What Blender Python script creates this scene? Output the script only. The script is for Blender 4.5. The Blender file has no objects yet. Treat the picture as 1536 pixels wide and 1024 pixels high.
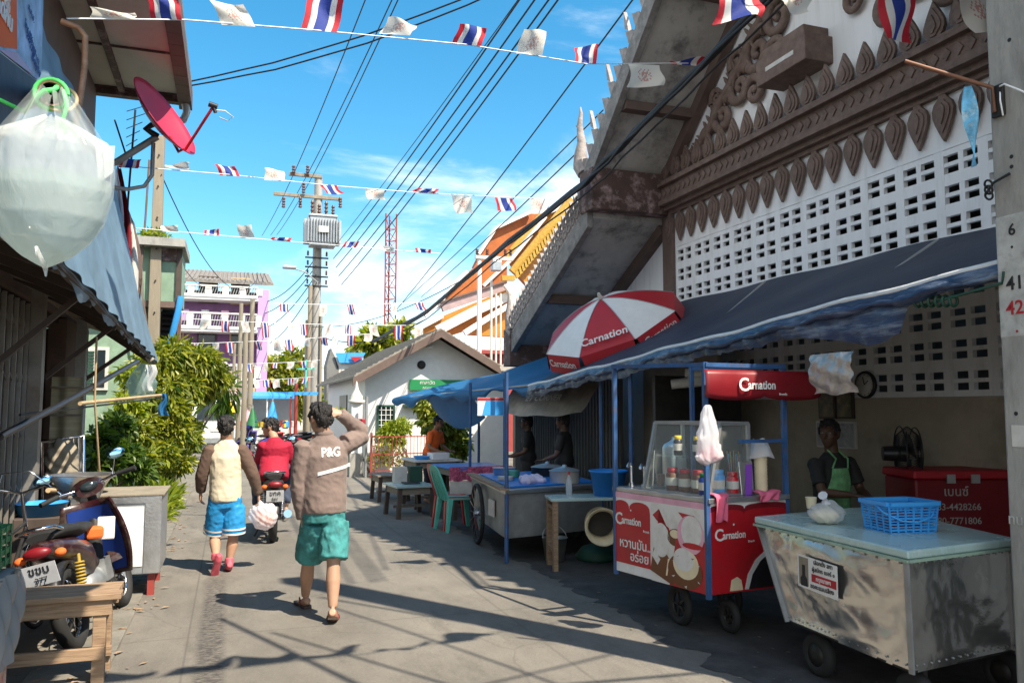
import bpy, bmesh, math, random
import numpy as np
from mathutils import Vector, Matrix, noise as mnoise
random.seed(7); RS = np.random.RandomState(11)
PI = math.pi
scene = bpy.context.scene; COL = scene.collection
V = Vector

# ---------------------------------------------------------------- camera model
F, CH, VPX, VPY = 1200.0, 1.62, 345.0, 612.0
PITCH = math.atan((VPY-512)/F)
YAW = math.atan((768-VPX)/(F/math.cos(PITCH)))
CF = V((math.sin(YAW)*math.cos(PITCH), math.cos(YAW)*math.cos(PITCH), math.sin(PITCH)))
CR = V((math.cos(YAW), -math.sin(YAW), 0)); CU = CR.cross(CF)
def at(x, y, X=None, Y=None, Z=None):
    """point of the place seen at a photo pixel, on the plane X=, Y= or Z="""
    d = CF + CR*((x-768)/F) + CU*((512-y)/F)
    t = X/d.x if X is not None else (Y/d.y if Y is not None else (Z-CH)/d.z)
    return V((d.x*t, d.y*t, CH+d.z*t))

# ---------------------------------------------------------------- things / parts
WM = {}
def tag(o, label=None, cat=None, group=None, kind=None):
    if label: o['label'] = label
    if cat: o['category'] = cat
    if group: o['group'] = group
    if kind: o['kind'] = kind
    return o
def thing(name, label, cat, loc=(0,0,0), rz=0.0, group=None, local=False, rot=None):
    o = bpy.data.objects.new(name, None); COL.objects.link(o)
    o.empty_display_size = .1
    o.location = loc; o.rotation_euler = rot or (0,0,rz)
    tag(o, label, cat, group)
    R = o.rotation_euler.to_matrix().to_4x4()
    WM[o.name] = None if local else (Matrix.Translation(V(loc)) @ R).inverted()
    return o
def children(o): return [c for c in bpy.data.objects if c.parent == o]
def dup(o, loc, rz=None, label=None, group=None, parent=None):
    c = o.copy(); COL.objects.link(c)
    if parent is not None: c.parent = parent
    else:
        c.location = loc
        if rz is not None: c.rotation_euler = (o.rotation_euler[0], o.rotation_euler[1], rz)
        if label: c['label'] = label
        if group: c['group'] = group
    for k in children(o): dup(k, None, parent=c)
    return c

class MB:
    """collects shapes, then becomes ONE mesh object"""
    def __init__(s): s.v=[]; s.f=[]; s.m=[]; s.s=[]; s.mi=0; s.sm=False
    def _add(s, vs, fs, sm=None):
        n=len(s.v); s.v += [tuple(p) for p in vs]
        for f in fs: s.f.append(tuple(i+n for i in f)); s.m.append(s.mi); s.s.append(s.sm if sm is None else sm)
        return s
    def box(s, a, b, M=None):
        (x0,y0,z0),(x1,y1,z1) = a,b
        vs=[V((x,y,z)) for z in (z0,z1) for y in (y0,y1) for x in (x0,x1)]
        if M is not None: vs=[M@p for p in vs]
        return s._add(vs,[(0,2,3,1),(4,5,7,6),(0,1,5,4),(2,6,7,3),(0,4,6,2),(1,3,7,5)],False)
    def cbox(s, c, sz, rz=0, M=None):
        c=V(c); h=V(sz)/2; T=Matrix.Translation(c)@Matrix.Rotation(rz,4,'Z')
        if M is not None: T=T@M
        return s.box(-h,h,T)
    def hexa(s, p):  # 8 points: bottom loop 4, top loop 4
        return s._add(p,[(3,2,1,0),(4,5,6,7),(0,1,5,4),(1,2,6,5),(2,3,7,6),(3,0,4,7)],False)
    def bar(s, p0, p1, w, h=None, up=(0,0,1)):
        p0,p1=V(p0),V(p1); h=h or w; d=(p1-p0).normalized(); u=V(up)
        if abs(d.dot(u))>.98: u=V((1,0,0))
        x=d.cross(u).normalized()*w/2; z=x.cross(d).normalized()*h/2
        return s.hexa([p0-x-z,p0+x-z,p1+x-z,p1-x-z,p0-x+z,p0+x+z,p1+x+z,p1-x+z])
    def rings(s, R, cap=True, close=False, sm=True):
        n=len(R[0]); vs=[p for r in R for p in r]; fs=[]
        m=len(R)
        for i in range(m if close else m-1):
            a=i*n; b=((i+1)%m)*n
            for j in range(n): k=(j+1)%n; fs.append((a+j,a+k,b+k,b+j))
        s._add(vs,fs,sm)
        if cap and not close:
            s._add(R[0],[tuple(range(n))[::-1]],False); s._add(R[-1],[tuple(range(n))],False)
        return s
    def tube(s, pts, r, n=8, cap=True, sm=True, flat=None):
        """r: number or list; flat=(ax,ay) lists: elliptical radii along frame (side, up)"""
        P=[V(p) for p in pts]; R=[]; pu=None
        for i,p in enumerate(P):
            d=(P[min(i+1,len(P)-1)]-P[max(i-1,0)])
            d=d.normalized() if d.length>1e-9 else V((0,0,1))
            if pu is None:
                pu=V((0,1,0)) if abs(d.z)>.8 else V((0,0,1))
            x=d.cross(pu); x=x.normalized() if x.length>1e-6 else V((1,0,0)); u=x.cross(d).normalized(); pu=u
            rr=r[i] if hasattr(r,'__len__') else r
            rx,ru=(rr if hasattr(rr,'__len__') else (rr,rr))
            R.append([p+x*math.cos(2*PI*j/n)*rx+u*math.sin(2*PI*j/n)*ru for j in range(n)])
        return s.rings(R,cap,False,sm)
    def cyl(s, p0, p1, r0, r1=None, n=16, cap=True):
        return s.tube([p0,p1],[r0,r0 if r1 is None else r1],n,cap)
    def lathe(s, prof, c=(0,0,0), n=24, M=None, cap=True):
        R=[]
        for r,z in prof:
            ring=[V((r*math.cos(2*PI*j/n),r*math.sin(2*PI*j/n),z)) for j in range(n)]
            if M is not None: ring=[M@q for q in ring]
            R.append([q+V(c) for q in ring])
        return s.rings(R,cap)
    def torus(s, c, R, r, M=None, n=28, k=8, a0=0, a1=2*PI):
        rr=[]; full=abs(a1-a0-2*PI)<1e-6; M=M or Matrix()
        for i in range(n if full else n+1):
            a=a0+(a1-a0)*i/n
            rr.append([V(c)+M@V(((R+r*math.cos(b))*math.cos(a),(R+r*math.cos(b))*math.sin(a),r*math.sin(b))) for b in [2*PI*j/k for j in range(k)]])
        return s.rings(rr,not full,full)
    def grid(s, fn, nu, nv, sm=True, thick=0):
        vs=[V(fn(i/nu,j/nv)) for j in range(nv+1) for i in range(nu+1)]
        w=nu+1; fs=[(j*w+i,j*w+i+1,(j+1)*w+i+1,(j+1)*w+i) for j in range(nv) for i in range(nu)]
        if not thick: return s._add(vs,fs,sm)
        N=[V((0,0,0)) for _ in vs]
        for f in fs:
            nn=(vs[f[2]]-vs[f[0]]).cross(vs[f[3]]-vs[f[1]])
            for i in f: N[i]+=nn
        v2=[p-(n.normalized() if n.length>0 else V((0,0,1)))*thick for p,n in zip(vs,N)]
        s._add(vs+v2,fs+[tuple(i+len(vs) for i in f[::-1]) for f in fs],sm)
        L=len(vs); e=[]
        for i in range(nu): e+=[(i+1,i,i+L,i+1+L)]; a=nv*w+i; e+=[(a,a+1,a+1+L,a+L)]
        for j in range(nv): a=j*w; e+=[(a,a+w,a+w+L,a+L)]; a=j*w+nu; e+=[(a+w,a,a+L,a+w+L)]
        n=len(s.v)-len(vs)*2
        for f in e: s.f.append(tuple(i+n for i in f)); s.m.append(s.mi); s.s.append(False)
        return s
    def prism(s, pts, d):
        """planar outline (3D points, any convex/concave polygon) pushed along d"""
        P=[V(p) for p in pts]; n=len(P); d=V(d); Q=[p+d for p in P]
        nn=V((0,0,0))
        for i in range(n): nn+=P[i].cross(P[(i+1)%n])
        if nn.dot(d)>0: a,b=tuple(range(n))[::-1],tuple(range(n,2*n)); sd=[(i,(i+1)%n,(i+1)%n+n,i+n) for i in range(n)]
        else: a,b=tuple(range(n)),tuple(range(n,2*n))[::-1]; sd=[(i+n,(i+1)%n+n,(i+1)%n,i) for i in range(n)]
        return s._add(P+Q,[a,b]+sd,False)
    def ball(s, c, r, n=14, m=9, M=None):
        r=V(r) if hasattr(r,'__len__') else V((r,r,r)); R=[]
        for i in range(m+1):
            a=-PI/2+PI*i/m; cr=max(math.cos(a),.02); ring=[]
            for j in range(n):
                q=V((r.x*cr*math.cos(2*PI*j/n),r.y*cr*math.sin(2*PI*j/n),r.z*math.sin(a)))
                if M is not None: q=M@q
                ring.append(q+V(c))
            R.append(ring)
        return s.rings(R)
    def quad(s,a,b,c,d): return s._add([a,b,c,d],[(0,1,2,3)],False)
    def mesh(s, name, W=None):
        me=bpy.data.meshes.new(name)
        vs=s.v if W is None else [tuple(W@V(p)) for p in s.v]
        me.from_pydata(vs,[],s.f)
        me.polygons.foreach_set('material_index',s.m); me.polygons.foreach_set('use_smooth',s.s); me.update()
        return me
    def build(s, name, mat, parent=None, bevel=0, label=None, cat=None, group=None, kind=None, seg=2):
        W=WM.get(parent.name) if parent is not None else None
        me=s.mesh(name,W)
        for m in (mat if isinstance(mat,(list,tuple)) else [mat]): me.materials.append(m)
        o=bpy.data.objects.new(name,me); COL.objects.link(o)
        if parent is not None: o.parent=parent; WM[o.name]=W
        if bevel:
            b=o.modifiers.new('b','BEVEL'); b.width=bevel; b.segments=seg; b.limit_method='ANGLE'; b.angle_limit=.6
        return tag(o,label,cat,group,kind)

def fuse(mb, name, mat, parent, voxel=.012, smooth=4, push=0, fold=None):
    """joins overlapping shapes into ONE continuous skin"""
    me=mb.mesh('tmp'); o=bpy.data.objects.new('tmp',me); COL.objects.link(o)
    r=o.modifiers.new('r','REMESH'); r.mode='VOXEL'; r.voxel_size=voxel
    if smooth:
        sm=o.modifiers.new('s','SMOOTH'); sm.iterations=smooth; sm.factor=.5
    bpy.context.view_layer.update()
    ev=o.evaluated_get(bpy.context.evaluated_depsgraph_get()); m2=bpy.data.meshes.new_from_object(ev)
    bpy.data.objects.remove(o); bpy.data.meshes.remove(me)
    n=len(m2.vertices); co=np.empty(n*3); no=np.empty(n*3)
    m2.vertices.foreach_get('co',co); m2.vertex_normals.foreach_get('vector',no)
    co=co.reshape(-1,3); no=no.reshape(-1,3)
    if fold is not None: co=co+no*np.array([fold(*p) for p in co])[:,None]
    if push: co=co+no*push
    W=WM.get(parent.name) if parent is not None else None
    if W is not None:
        A=np.array(W); co=co@A[:3,:3].T+A[:3,3]
    m2.vertices.foreach_set('co',co.ravel())
    m2.polygons.foreach_set('use_smooth',[True]*len(m2.polygons))
    m2.name=name; m2.materials.clear()
    for m in (mat if isinstance(mat,(list,tuple)) else [mat]): m2.materials.append(m)
    m2.update()
    ob=bpy.data.objects.new(name,m2); COL.objects.link(ob)
    if parent is not None: ob.parent=parent; WM[ob.name]=W
    return ob

def text(s, size, mat, parent, o, xd, yd, align='CENTER', off=0.0, ext=.001, name='lettering', sx=1.0, shear=0, wrap=None):
    cu=bpy.data.curves.new('t','FONT'); cu.body=s; cu.size=size; cu.align_x=align; cu.align_y='CENTER'
    cu.extrude=ext; cu.offset=off*size; cu.shear=shear; cu.resolution_u=3
    t=bpy.data.objects.new('t',cu); COL.objects.link(t); bpy.context.view_layer.update()
    me=bpy.data.meshes.new_from_object(t.evaluated_get(bpy.context.evaluated_depsgraph_get()))
    bpy.data.objects.remove(t); bpy.data.curves.remove(cu)
    xd,yd,o=V(xd).normalized(),V(yd).normalized(),V(o); nd=xd.cross(yd)
    W=WM.get(parent.name) if parent is not None else None
    for v in me.vertices:
        if wrap: p=V(wrap(v.co.x*sx,v.co.y,v.co.z))
        else: p=o+xd*v.co.x*sx+yd*v.co.y+nd*v.co.z
        v.co=W@p if W is not None else p
    me.materials.clear(); me.materials.append(mat); me.name=name
    ob=bpy.data.objects.new(name,me); COL.objects.link(ob)
    if parent is not None: ob.parent=parent
    return ob

# ---------------------------------------------------------------- materials
def nodes(name):
    m=bpy.data.materials.new(name); m.use_nodes=True; nt=m.node_tree
    return m, nt, nt.nodes['Principled BSDF']
def N(nt,t,**k):
    n=nt.nodes.new(t)
    for a,b in k.items():
        if a in n.inputs: n.inputs[a].default_value=b
        else: setattr(n,a,b)
    return n
def c4(c): return (c[0],c[1],c[2],1)
def pm(name, col, rough=.6, metal=0, var=.2, scale=5, bump=0, bscale=30, dirt=None, damt=.5, dscale=3, spec=.5, sub=0, trans=0, alpha=1, coat=0, stretch=(1,1,1), sheen=0):
    m,nt,b=nodes(name); L=nt.links
    tc=N(nt,'ShaderNodeTexCoord'); mp=N(nt,'ShaderNodeMapping'); mp.inputs['Scale'].default_value=stretch
    L.new(tc.outputs['Object'],mp.inputs['Vector'])
    n1=N(nt,'ShaderNodeTexNoise',Scale=scale,Detail=6,Roughness=.65); L.new(mp.outputs[0],n1.inputs['Vector'])
    rp=N(nt,'ShaderNodeMapRange'); rp.inputs[1].default_value=.3; rp.inputs[2].default_value=.7
    rp.inputs[3].default_value=1-var; rp.inputs[4].default_value=1+var*.6; L.new(n1.outputs[0],rp.inputs[0])
    mx=N(nt,'ShaderNodeMix',data_type='RGBA',blend_type='MULTIPLY'); mx.inputs[0].default_value=1
    mx.inputs[6].default_value=c4(col); L.new(rp.outputs[0],mx.inputs[7])
    out=mx.outputs[2]
    if dirt:
        n2=N(nt,'ShaderNodeTexNoise',Scale=dscale,Detail=8,Roughness=.7); L.new(mp.outputs[0],n2.inputs['Vector'])
        r2=N(nt,'ShaderNodeMapRange'); r2.inputs[1].default_value=.5; r2.inputs[2].default_value=.68; r2.inputs[3].default_value=0; r2.inputs[4].default_value=damt
        L.new(n2.outputs[0],r2.inputs[0])
        m2=N(nt,'ShaderNodeMix',data_type='RGBA'); L.new(r2.outputs[0],m2.inputs[0]); L.new(out,m2.inputs[6]); m2.inputs[7].default_value=c4(dirt); out=m2.outputs[2]
    L.new(out,b.inputs['Base Color'])
    rr=N(nt,'ShaderNodeMapRange'); rr.inputs[3].default_value=max(rough-.08,.02); rr.inputs[4].default_value=min(rough+.12,1); L.new(n1.outputs[0],rr.inputs[0]); L.new(rr.outputs[0],b.inputs['Roughness'])
    b.inputs['Metallic'].default_value=metal; b.inputs['Specular IOR Level'].default_value=spec
    if trans: b.inputs['Transmission Weight'].default_value=trans
    if coat: b.inputs['Coat Weight'].default_value=coat; b.inputs['Coat Roughness'].default_value=.08
    if sheen: b.inputs['Sheen Weight'].default_value=sheen
    if sub: b.inputs['Subsurface Weight'].default_value=sub; b.inputs['Subsurface Radius'].default_value=(.02,.01,.006)
    b.inputs['Alpha'].default_value=alpha
    if bump:
        n3=N(nt,'ShaderNodeTexNoise',Scale=bscale,Detail=6,Roughness=.6); L.new(mp.outputs[0],n3.inputs['Vector'])
        bp=N(nt,'ShaderNodeBump',Strength=min(bump*1.0,1),Distance=.02); L.new(n3.outputs[0],bp.inputs['Height']); L.new(bp.outputs[0],b.inputs['Normal'])
    return m
def leafmat(name, a, b_, c=None):
    m,nt,b=nodes(name); L=nt.links
    g=N(nt,'ShaderNodeNewGeometry'); cr=N(nt,'ShaderNodeValToRGB')
    cr.color_ramp.elements[0].color=c4(a); cr.color_ramp.elements[1].color=c4(b_)
    if c: e=cr.color_ramp.elements.new(.93); e.color=c4(c)
    L.new(g.outputs['Random Per Island'],cr.inputs[0]); L.new(cr.outputs[0],b.inputs['Base Color'])
    b.inputs['Roughness'].default_value=.42
    tl=N(nt,'ShaderNodeBsdfTranslucent'); hs=N(nt,'ShaderNodeHueSaturation',Saturation=1.15,Value=1.6); L.new(cr.outputs[0],hs.inputs['Color']); L.new(hs.outputs[0],tl.inputs[0])
    ms=N(nt,'ShaderNodeMixShader'); ms.inputs[0].default_value=.35; L.new(b.outputs[0],ms.inputs[1]); L.new(tl.outputs[0],ms.inputs[2])
    L.new(ms.outputs[0],nt.nodes['Material Output'].inputs[0]); return m
def filmmat(name, col, clear=.5, rough=.2, tl=.5):
    """thin plastic film: part see-through, part milky"""
    m,nt,b=nodes(name); L=nt.links; b.inputs['Base Color'].default_value=c4(col); b.inputs['Roughness'].default_value=rough
    tlb=N(nt,'ShaderNodeBsdfTranslucent'); tlb.inputs[0].default_value=c4(col)
    m1=N(nt,'ShaderNodeMixShader'); m1.inputs[0].default_value=tl; L.new(b.outputs[0],m1.inputs[1]); L.new(tlb.outputs[0],m1.inputs[2])
    tr=N(nt,'ShaderNodeBsdfTransparent'); m2=N(nt,'ShaderNodeMixShader'); m2.inputs[0].default_value=clear
    L.new(m1.outputs[0],m2.inputs[1]); L.new(tr.outputs[0],m2.inputs[2]); L.new(m2.outputs[0],nt.nodes['Material Output'].inputs[0]); return m
def clothmat(name,col,tl=.3,rough=.8,var=.15,scale=4,bump=.3,bscale=14):
    m=pm(name,col,rough,0,var,scale,bump,bscale); nt=m.node_tree; L=nt.links; b=nt.nodes['Principled BSDF']
    t=N(nt,'ShaderNodeBsdfTranslucent'); t.inputs[0].default_value=c4(col)
    ms=N(nt,'ShaderNodeMixShader'); ms.inputs[0].default_value=tl; L.new(b.outputs[0],ms.inputs[1]); L.new(t.outputs[0],ms.inputs[2]); L.new(ms.outputs[0],nt.nodes['Material Output'].inputs[0]); return m
def woodmat(name,a,b_,scale=3,axis=0,rough=.75):
    m,nt,b=nodes(name); L=nt.links; tc=N(nt,'ShaderNodeTexCoord'); mp=N(nt,'ShaderNodeMapping')
    sc=[18,18,18]; sc[axis]=1.5; mp.inputs['Scale'].default_value=sc; L.new(tc.outputs['Object'],mp.inputs[0])
    n=N(nt,'ShaderNodeTexNoise',Scale=scale,Detail=8,Roughness=.6,Distortion=.5); L.new(mp.outputs[0],n.inputs['Vector'])
    cr=N(nt,'ShaderNodeValToRGB'); cr.color_ramp.elements[0].position=.3; cr.color_ramp.elements[1].position=.7
    cr.color_ramp.elements[0].color=c4(a); cr.color_ramp.elements[1].color=c4(b_); L.new(n.outputs[0],cr.inputs[0]); L.new(cr.outputs[0],b.inputs['Base Color'])
    bp=N(nt,'ShaderNodeBump',Strength=.4,Distance=.01); L.new(n.outputs[0],bp.inputs['Height']); L.new(bp.outputs[0],b.inputs['Normal']); b.inputs['Roughness'].default_value=rough; return m
def glassmat(name,col=(.8,.9,.88),clear=.75):
    m,nt,b=nodes(name); L=nt.links; b.inputs['Base Color'].default_value=c4(col); b.inputs['Roughness'].default_value=.05; b.inputs['Specular IOR Level'].default_value=.8
    tr=N(nt,'ShaderNodeBsdfTransparent'); tr.inputs[0].default_value=c4(col); m2=N(nt,'ShaderNodeMixShader'); m2.inputs[0].default_value=clear
    L.new(b.outputs[0],m2.inputs[1]); L.new(tr.outputs[0],m2.inputs[2]); L.new(m2.outputs[0],nt.nodes['Material Output'].inputs[0]); return m
M={}
def P(k,*a,**kw): M[k]=pm(k,*a,**kw)
P('white_wall',(.86,.87,.88),.8,var=.08,scale=2,dirt=(.5,.48,.44),damt=.4,dscale=5,bump=.15,bscale=25,stretch=(1,1,.14))
P('beige_wall',(.42,.36,.27),.85,var=.2,scale=2,dirt=(.18,.15,.11),damt=.6,dscale=1.6,bump=.2)
P('grey_wall',(.2,.2,.19),.85,var=.25,scale=2,dirt=(.07,.07,.06),damt=.6,dscale=2,bump=.2)
P('concrete',(.36,.35,.32),.85,var=.25,scale=4,dirt=(.13,.12,.11),damt=.5,dscale=5,bump=.35,bscale=45,stretch=(1,1,.35))
P('soffit',(.5,.49,.46),.85,var=.22,scale=2,dirt=(.08,.08,.075),damt=.75,dscale=2.4,bump=.2)
P('brown_stone',(.19,.13,.105),.75,var=.35,scale=9,dirt=(.3,.24,.22),damt=.35,dscale=7,bump=.6,bscale=50)
P('brown_paint',(.1,.06,.05),.7,var=.3,scale=4,dirt=(.5,.36,.36),damt=.85,dscale=4.5,bump=.3)
P('brown_plain',(.14,.095,.078),.75,var=.25,scale=4,bump=.2)
P('dark_weather',(.22,.21,.2),.9,var=.4,scale=5,dirt=(.4,.39,.37),damt=.6,dscale=6,bump=.5)
P('gilt_grey',(.34,.3,.28),.7,var=.4,scale=12,bump=.5)
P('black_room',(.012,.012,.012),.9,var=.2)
P('dark_metal',(.035,.033,.03),.5,.3,var=.4,scale=8)
P('grille',(.3,.28,.25),.5,.4,var=.3,scale=6,dirt=(.12,.06,.03),damt=.6)
P('navy_tarp',(.022,.033,.06),.55,var=.25,scale=1.2,bump=.35,bscale=7,dirt=(.05,.065,.1),damt=.35,dscale=2)
M['blue_tarp']=clothmat('blue_tarp',(.03,.17,.38),.3,.45,.25,1.5,.5,6)
M['pale_tarp']=clothmat('pale_tarp',(.16,.25,.33),.12,.5,.35,2,.6,5)
P('silver_sheet',(.68,.67,.64),.2,.95,var=.1,scale=3,bump=.25,bscale=5,dirt=(.45,.43,.4),damt=.2,dscale=5)
P('zinc',(.33,.34,.34),.45,.5,var=.3,scale=4,dirt=(.18,.17,.15),damt=.5); P('steel',(.6,.6,.6),.3,.9,var=.15,scale=5,bump=.1)
P('chrome',(.8,.8,.82),.1,1,var=.05)
P('alum',(.46,.48,.49),.4,.7,var=.15)
P('wood_dark',(.07,.05,.04),.7,var=.3)
M['wood']=woodmat('wood',(.2,.12,.07),(.42,.29,.18)); M['wood_grey']=woodmat('wood_grey',(.13,.11,.09),(.3,.26,.2)); M['wood_y']=woodmat('wood_y',(.13,.11,.09),(.3,.26,.2),axis=1)
P('red_gloss',(.5,.012,.02),.3,var=.1,coat=.3); P('red_matt',(.42,.015,.025),.55,var=.15); P('red_deep',(.2,.008,.014),.4,var=.15)
P('white_paint',(.74,.74,.72),.45,var=.08,scale=6); P('offwhite',(.62,.6,.55),.6,var=.2); P('white_gloss',(.8,.8,.8),.25,var=.05,coat=.3)
P('black_plastic',(.02,.02,.022),.35,var=.2); P('black_rubber',(.018,.018,.018),.75,var=.3); P('black_matt',(.02,.02,.02),.7,var=.2)
P('blue_plastic',(.02,.2,.6),.35,var=.1); P('sky_plastic',(.05,.34,.78),.35,var=.1); P('blue_deep',(.012,.04,.22),.4,var=.15)
P('teal_plastic',(.1,.5,.4),.4,var=.1); P('green_plastic',(.02,.16,.05),.5,var=.2); P('rope_green',(.1,.75,.16),.6,var=.2)
P('blue_paint',(.03,.1,.26),.5,var=.3,scale=9,dirt=(.12,.07,.04),damt=.5,dscale=12)
P('brown_cup',(.16,.06,.025),.5); P('cream',(.8,.68,.45),.5); P('pink',(.7,.14,.24),.9,var=.15,bump=.3); P('orange',(.85,.14,.02),.75,var=.15,bump=.2); P('plate_grey',(.55,.56,.58),.4,var=.2); P('spring',(.4,.27,.04),.5,var=.3); P('yellow',(.8,.55,.03),.5); P('violet',(.25,.07,.5),.4); P('pinkpale',(.75,.4,.5),.7)
P('table_top',(.4,.55,.53),.25,var=.15,scale=2,dirt=(.6,.62,.55),damt=.4,dscale=3,coat=.2)
P('print_red',(.46,.014,.022),.32,var=.12,scale=4,dirt=(.2,.03,.03),damt=.5,dscale=6,coat=.2); P('print_white',(.74,.73,.7),.35,var=.08,scale=5,dirt=(.42,.38,.32),damt=.55,dscale=5); P('skin',(.3,.14,.075),.5,var=.12,scale=10,sub=.08); P('skin_lit',(.45,.26,.17),.48,var=.12,scale=10,sub=.1); P('skin_shaded',(.11,.055,.032),.5,var=.15)  # sunlit and shaded people get paler and darker copies of the skin
P('hair',(.012,.01,.01),.45,var=.4,scale=40,bump=.6,bscale=120)
M['shirt_brown']=pm('shirt_brown',(.2,.145,.125),.85,var=.12,scale=8,bump=.25,bscale=16,sheen=.2)
M['shirt_cream']=pm('shirt_cream',(.62,.54,.4),.85,var=.1,scale=6,bump=.25,bscale=16); M['sleeve_brown']=pm('sleeve_brown',(.12,.075,.055),.85,var=.15,bump=.2)
M['shirt_red']=pm('shirt_red',(.38,.007,.034),.8,var=.12,bump=.25,bscale=14)
M['short_blue']=pm('short_blue',(.02,.27,.6),.5,var=.12,bump=.25,bscale=14); M['short_teal']=pm('short_teal',(.05,.25,.25),.8,var=.45,scale=14,bump=.25)
P('shoe',(.6,.1,.14),.6); P('denim',(.05,.07,.12),.85,var=.2)
P('roof_tile',(.28,.25,.21),.85,var=.3,scale=6,bump=.5,bscale=20); P('roof_orange',(.42,.11,.012),.5,var=.25,scale=3,bump=.4,bscale=26); P('roof_amber',(.5,.19,.012),.45,var=.2,scale=4,bump=.3,bscale=26); P('roof_grey',(.22,.2,.18),.9,var=.35,scale=5,dirt=(.1,.09,.08),bump=.4)
P('roof_side',(.36,.27,.27),.8,var=.2,scale=3); P('gold',(.5,.29,.045),.35,.3,var=.3,scale=14,bump=.5,bscale=30); P('red_oxide',(.3,.045,.035),.6,var=.2); P('royal',(.08,.06,.35),.5)
P('purple',(.19,.09,.22),.7,var=.25,scale=1.2,dirt=(.12,.05,.14),damt=.4); P('lilac',(.48,.3,.54),.7,var=.1); P('tan_wall',(.5,.36,.2),.8,var=.2)
P('green_wall',(.24,.36,.26),.8,var=.25,scale=2,dirt=(.1,.14,.09),damt=.5); P('green_dark',(.015,.07,.045),.6,var=.3); P('green_sign',(.01,.22,.07),.5,var=.05)
P('wire',(.012,.012,.014),.6,var=.1); P('string_white',(.85,.85,.85),.6,var=0); P('ceramic',(.1,.04,.03),.3,var=.1)
P('pole_wood',(.27,.23,.17),.85,var=.25,scale=6,bump=.3,stretch=(1,1,.15)); P('pipe_tan',(.5,.36,.2),.6,var=.2); P('pipe_brown',(.2,.09,.05),.6,.2,var=.3); P('pipe_grey',(.35,.36,.36),.5,.4,var=.25)
P('trunk',(.12,.09,.06),.9,var=.35,scale=10,bump=.6)
M['leaf']=leafmat('leaf',(.035,.085,.01),(.21,.30,.025),(.4,.4,.06)); M['leaf2']=leafmat('leaf2',(.03,.07,.015),(.13,.2,.03)); M['leaf_y']=leafmat('leaf_y',(.13,.2,.02),(.36,.4,.04))
for k,c in dict(flag_red=(.62,.03,.05),flag_white=(.82,.8,.76),flag_blue=(.03,.06,.33),flag_cream=(.78,.74,.66),flag_emblem=(.62,.34,.29),flag_yellow=(.8,.6,.1)).items(): M[k]=clothmat(k,c,.4,.7,.06)
M['film_bag']=filmmat('film_bag',(.9,.93,.92),.58,.08,.5); M['film_water']=filmmat('film_water',(.36,.5,.48),.5,.05,.6); M['film_white']=filmmat('film_white',(.9,.9,.92),.2,.3,.5)
nt=M['film_bag'].node_tree; tc_=N(nt,'ShaderNodeTexCoord'); mp_=N(nt,'ShaderNodeMapping'); mp_.inputs['Scale'].default_value=(1,1,.45); nt.links.new(tc_.outputs['Object'],mp_.inputs[0]); nz_=N(nt,'ShaderNodeTexNoise',Scale=38,Detail=5,Roughness=.55,Distortion=1.2); nt.links.new(mp_.outputs[0],nz_.inputs['Vector']); bp_=N(nt,'ShaderNodeBump',Strength=.35,Distance=.012); nt.links.new(nz_.outputs[0],bp_.inputs['Height']); nt.links.new(bp_.outputs[0],nt.nodes['Principled BSDF'].inputs['Normal'])
M['film_clear']=filmmat('film_clear',(.85,.85,.85),.5,.2,.5)
M['glass']=glassmat('glass',(.93,.97,.95),.9); M['glass_dark']=pm('glass_dark',(.02,.03,.035),.08,var=.1)
# ================================================================= camera, light, sky
cam=bpy.data.cameras.new('Camera'); co=bpy.data.objects.new('Camera',cam); COL.objects.link(co); scene.camera=co
cam.sensor_width=36; cam.lens=36*F/1536; cam.clip_start=.05; cam.clip_end=3000
co.matrix_world=Matrix(((CR.x,CU.x,-CF.x,0),(CR.y,CU.y,-CF.y,0),(CR.z,CU.z,-CF.z,CH),(0,0,0,1)))
SUN=V((.74,-1.12,1.78)).normalized()
ld=bpy.data.lights.new('Sun','SUN'); ld.energy=4.8; ld.angle=math.radians(.5); ld.color=(1,.9,.74)
lo=bpy.data.objects.new('Sun',ld); COL.objects.link(lo); lo.rotation_euler=(-SUN).to_track_quat('-Z','Y').to_euler(); lo.location=(6,-8,20)
w=bpy.data.worlds.new('World'); scene.world=w; w.use_nodes=True; nt=w.node_tree; L=nt.links; bg=nt.nodes['Background']
sky=N(nt,'ShaderNodeTexSky',sky_type='NISHITA',sun_disc=False,sun_elevation=math.asin(SUN.z),sun_rotation=math.atan2(SUN.x,SUN.y),air_density=1.0,dust_density=.6,ozone_density=2.2)
hs=N(nt,'ShaderNodeHueSaturation',Hue=.481,Saturation=1.36,Value=1.05); L.new(sky.outputs[0],hs.inputs['Color'])
tc=N(nt,'ShaderNodeTexCoord'); mp=N(nt,'ShaderNodeMapping'); mp.inputs['Scale'].default_value=(1.6,1.6,5.5); mp.inputs['Location'].default_value=(.3,.1,.4); L.new(tc.outputs['Generated'],mp.inputs[0])
nz=N(nt,'ShaderNodeTexNoise',Scale=1.7,Detail=9,Roughness=.6,Distortion=.4); L.new(mp.outputs[0],nz.inputs['Vector'])
sp=N(nt,'ShaderNodeSeparateXYZ'); L.new(tc.outputs['Generated'],sp.inputs[0])
low=N(nt,'ShaderNodeMapRange'); low.inputs[1].default_value=.03; low.inputs[2].default_value=.36; low.inputs[3].default_value=.26; low.inputs[4].default_value=-.07; L.new(sp.outputs[2],low.inputs[0])
a0=N(nt,'ShaderNodeMath',operation='ADD'); L.new(nz.outputs[0],a0.inputs[0]); L.new(low.outputs[0],a0.inputs[1])
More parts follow.
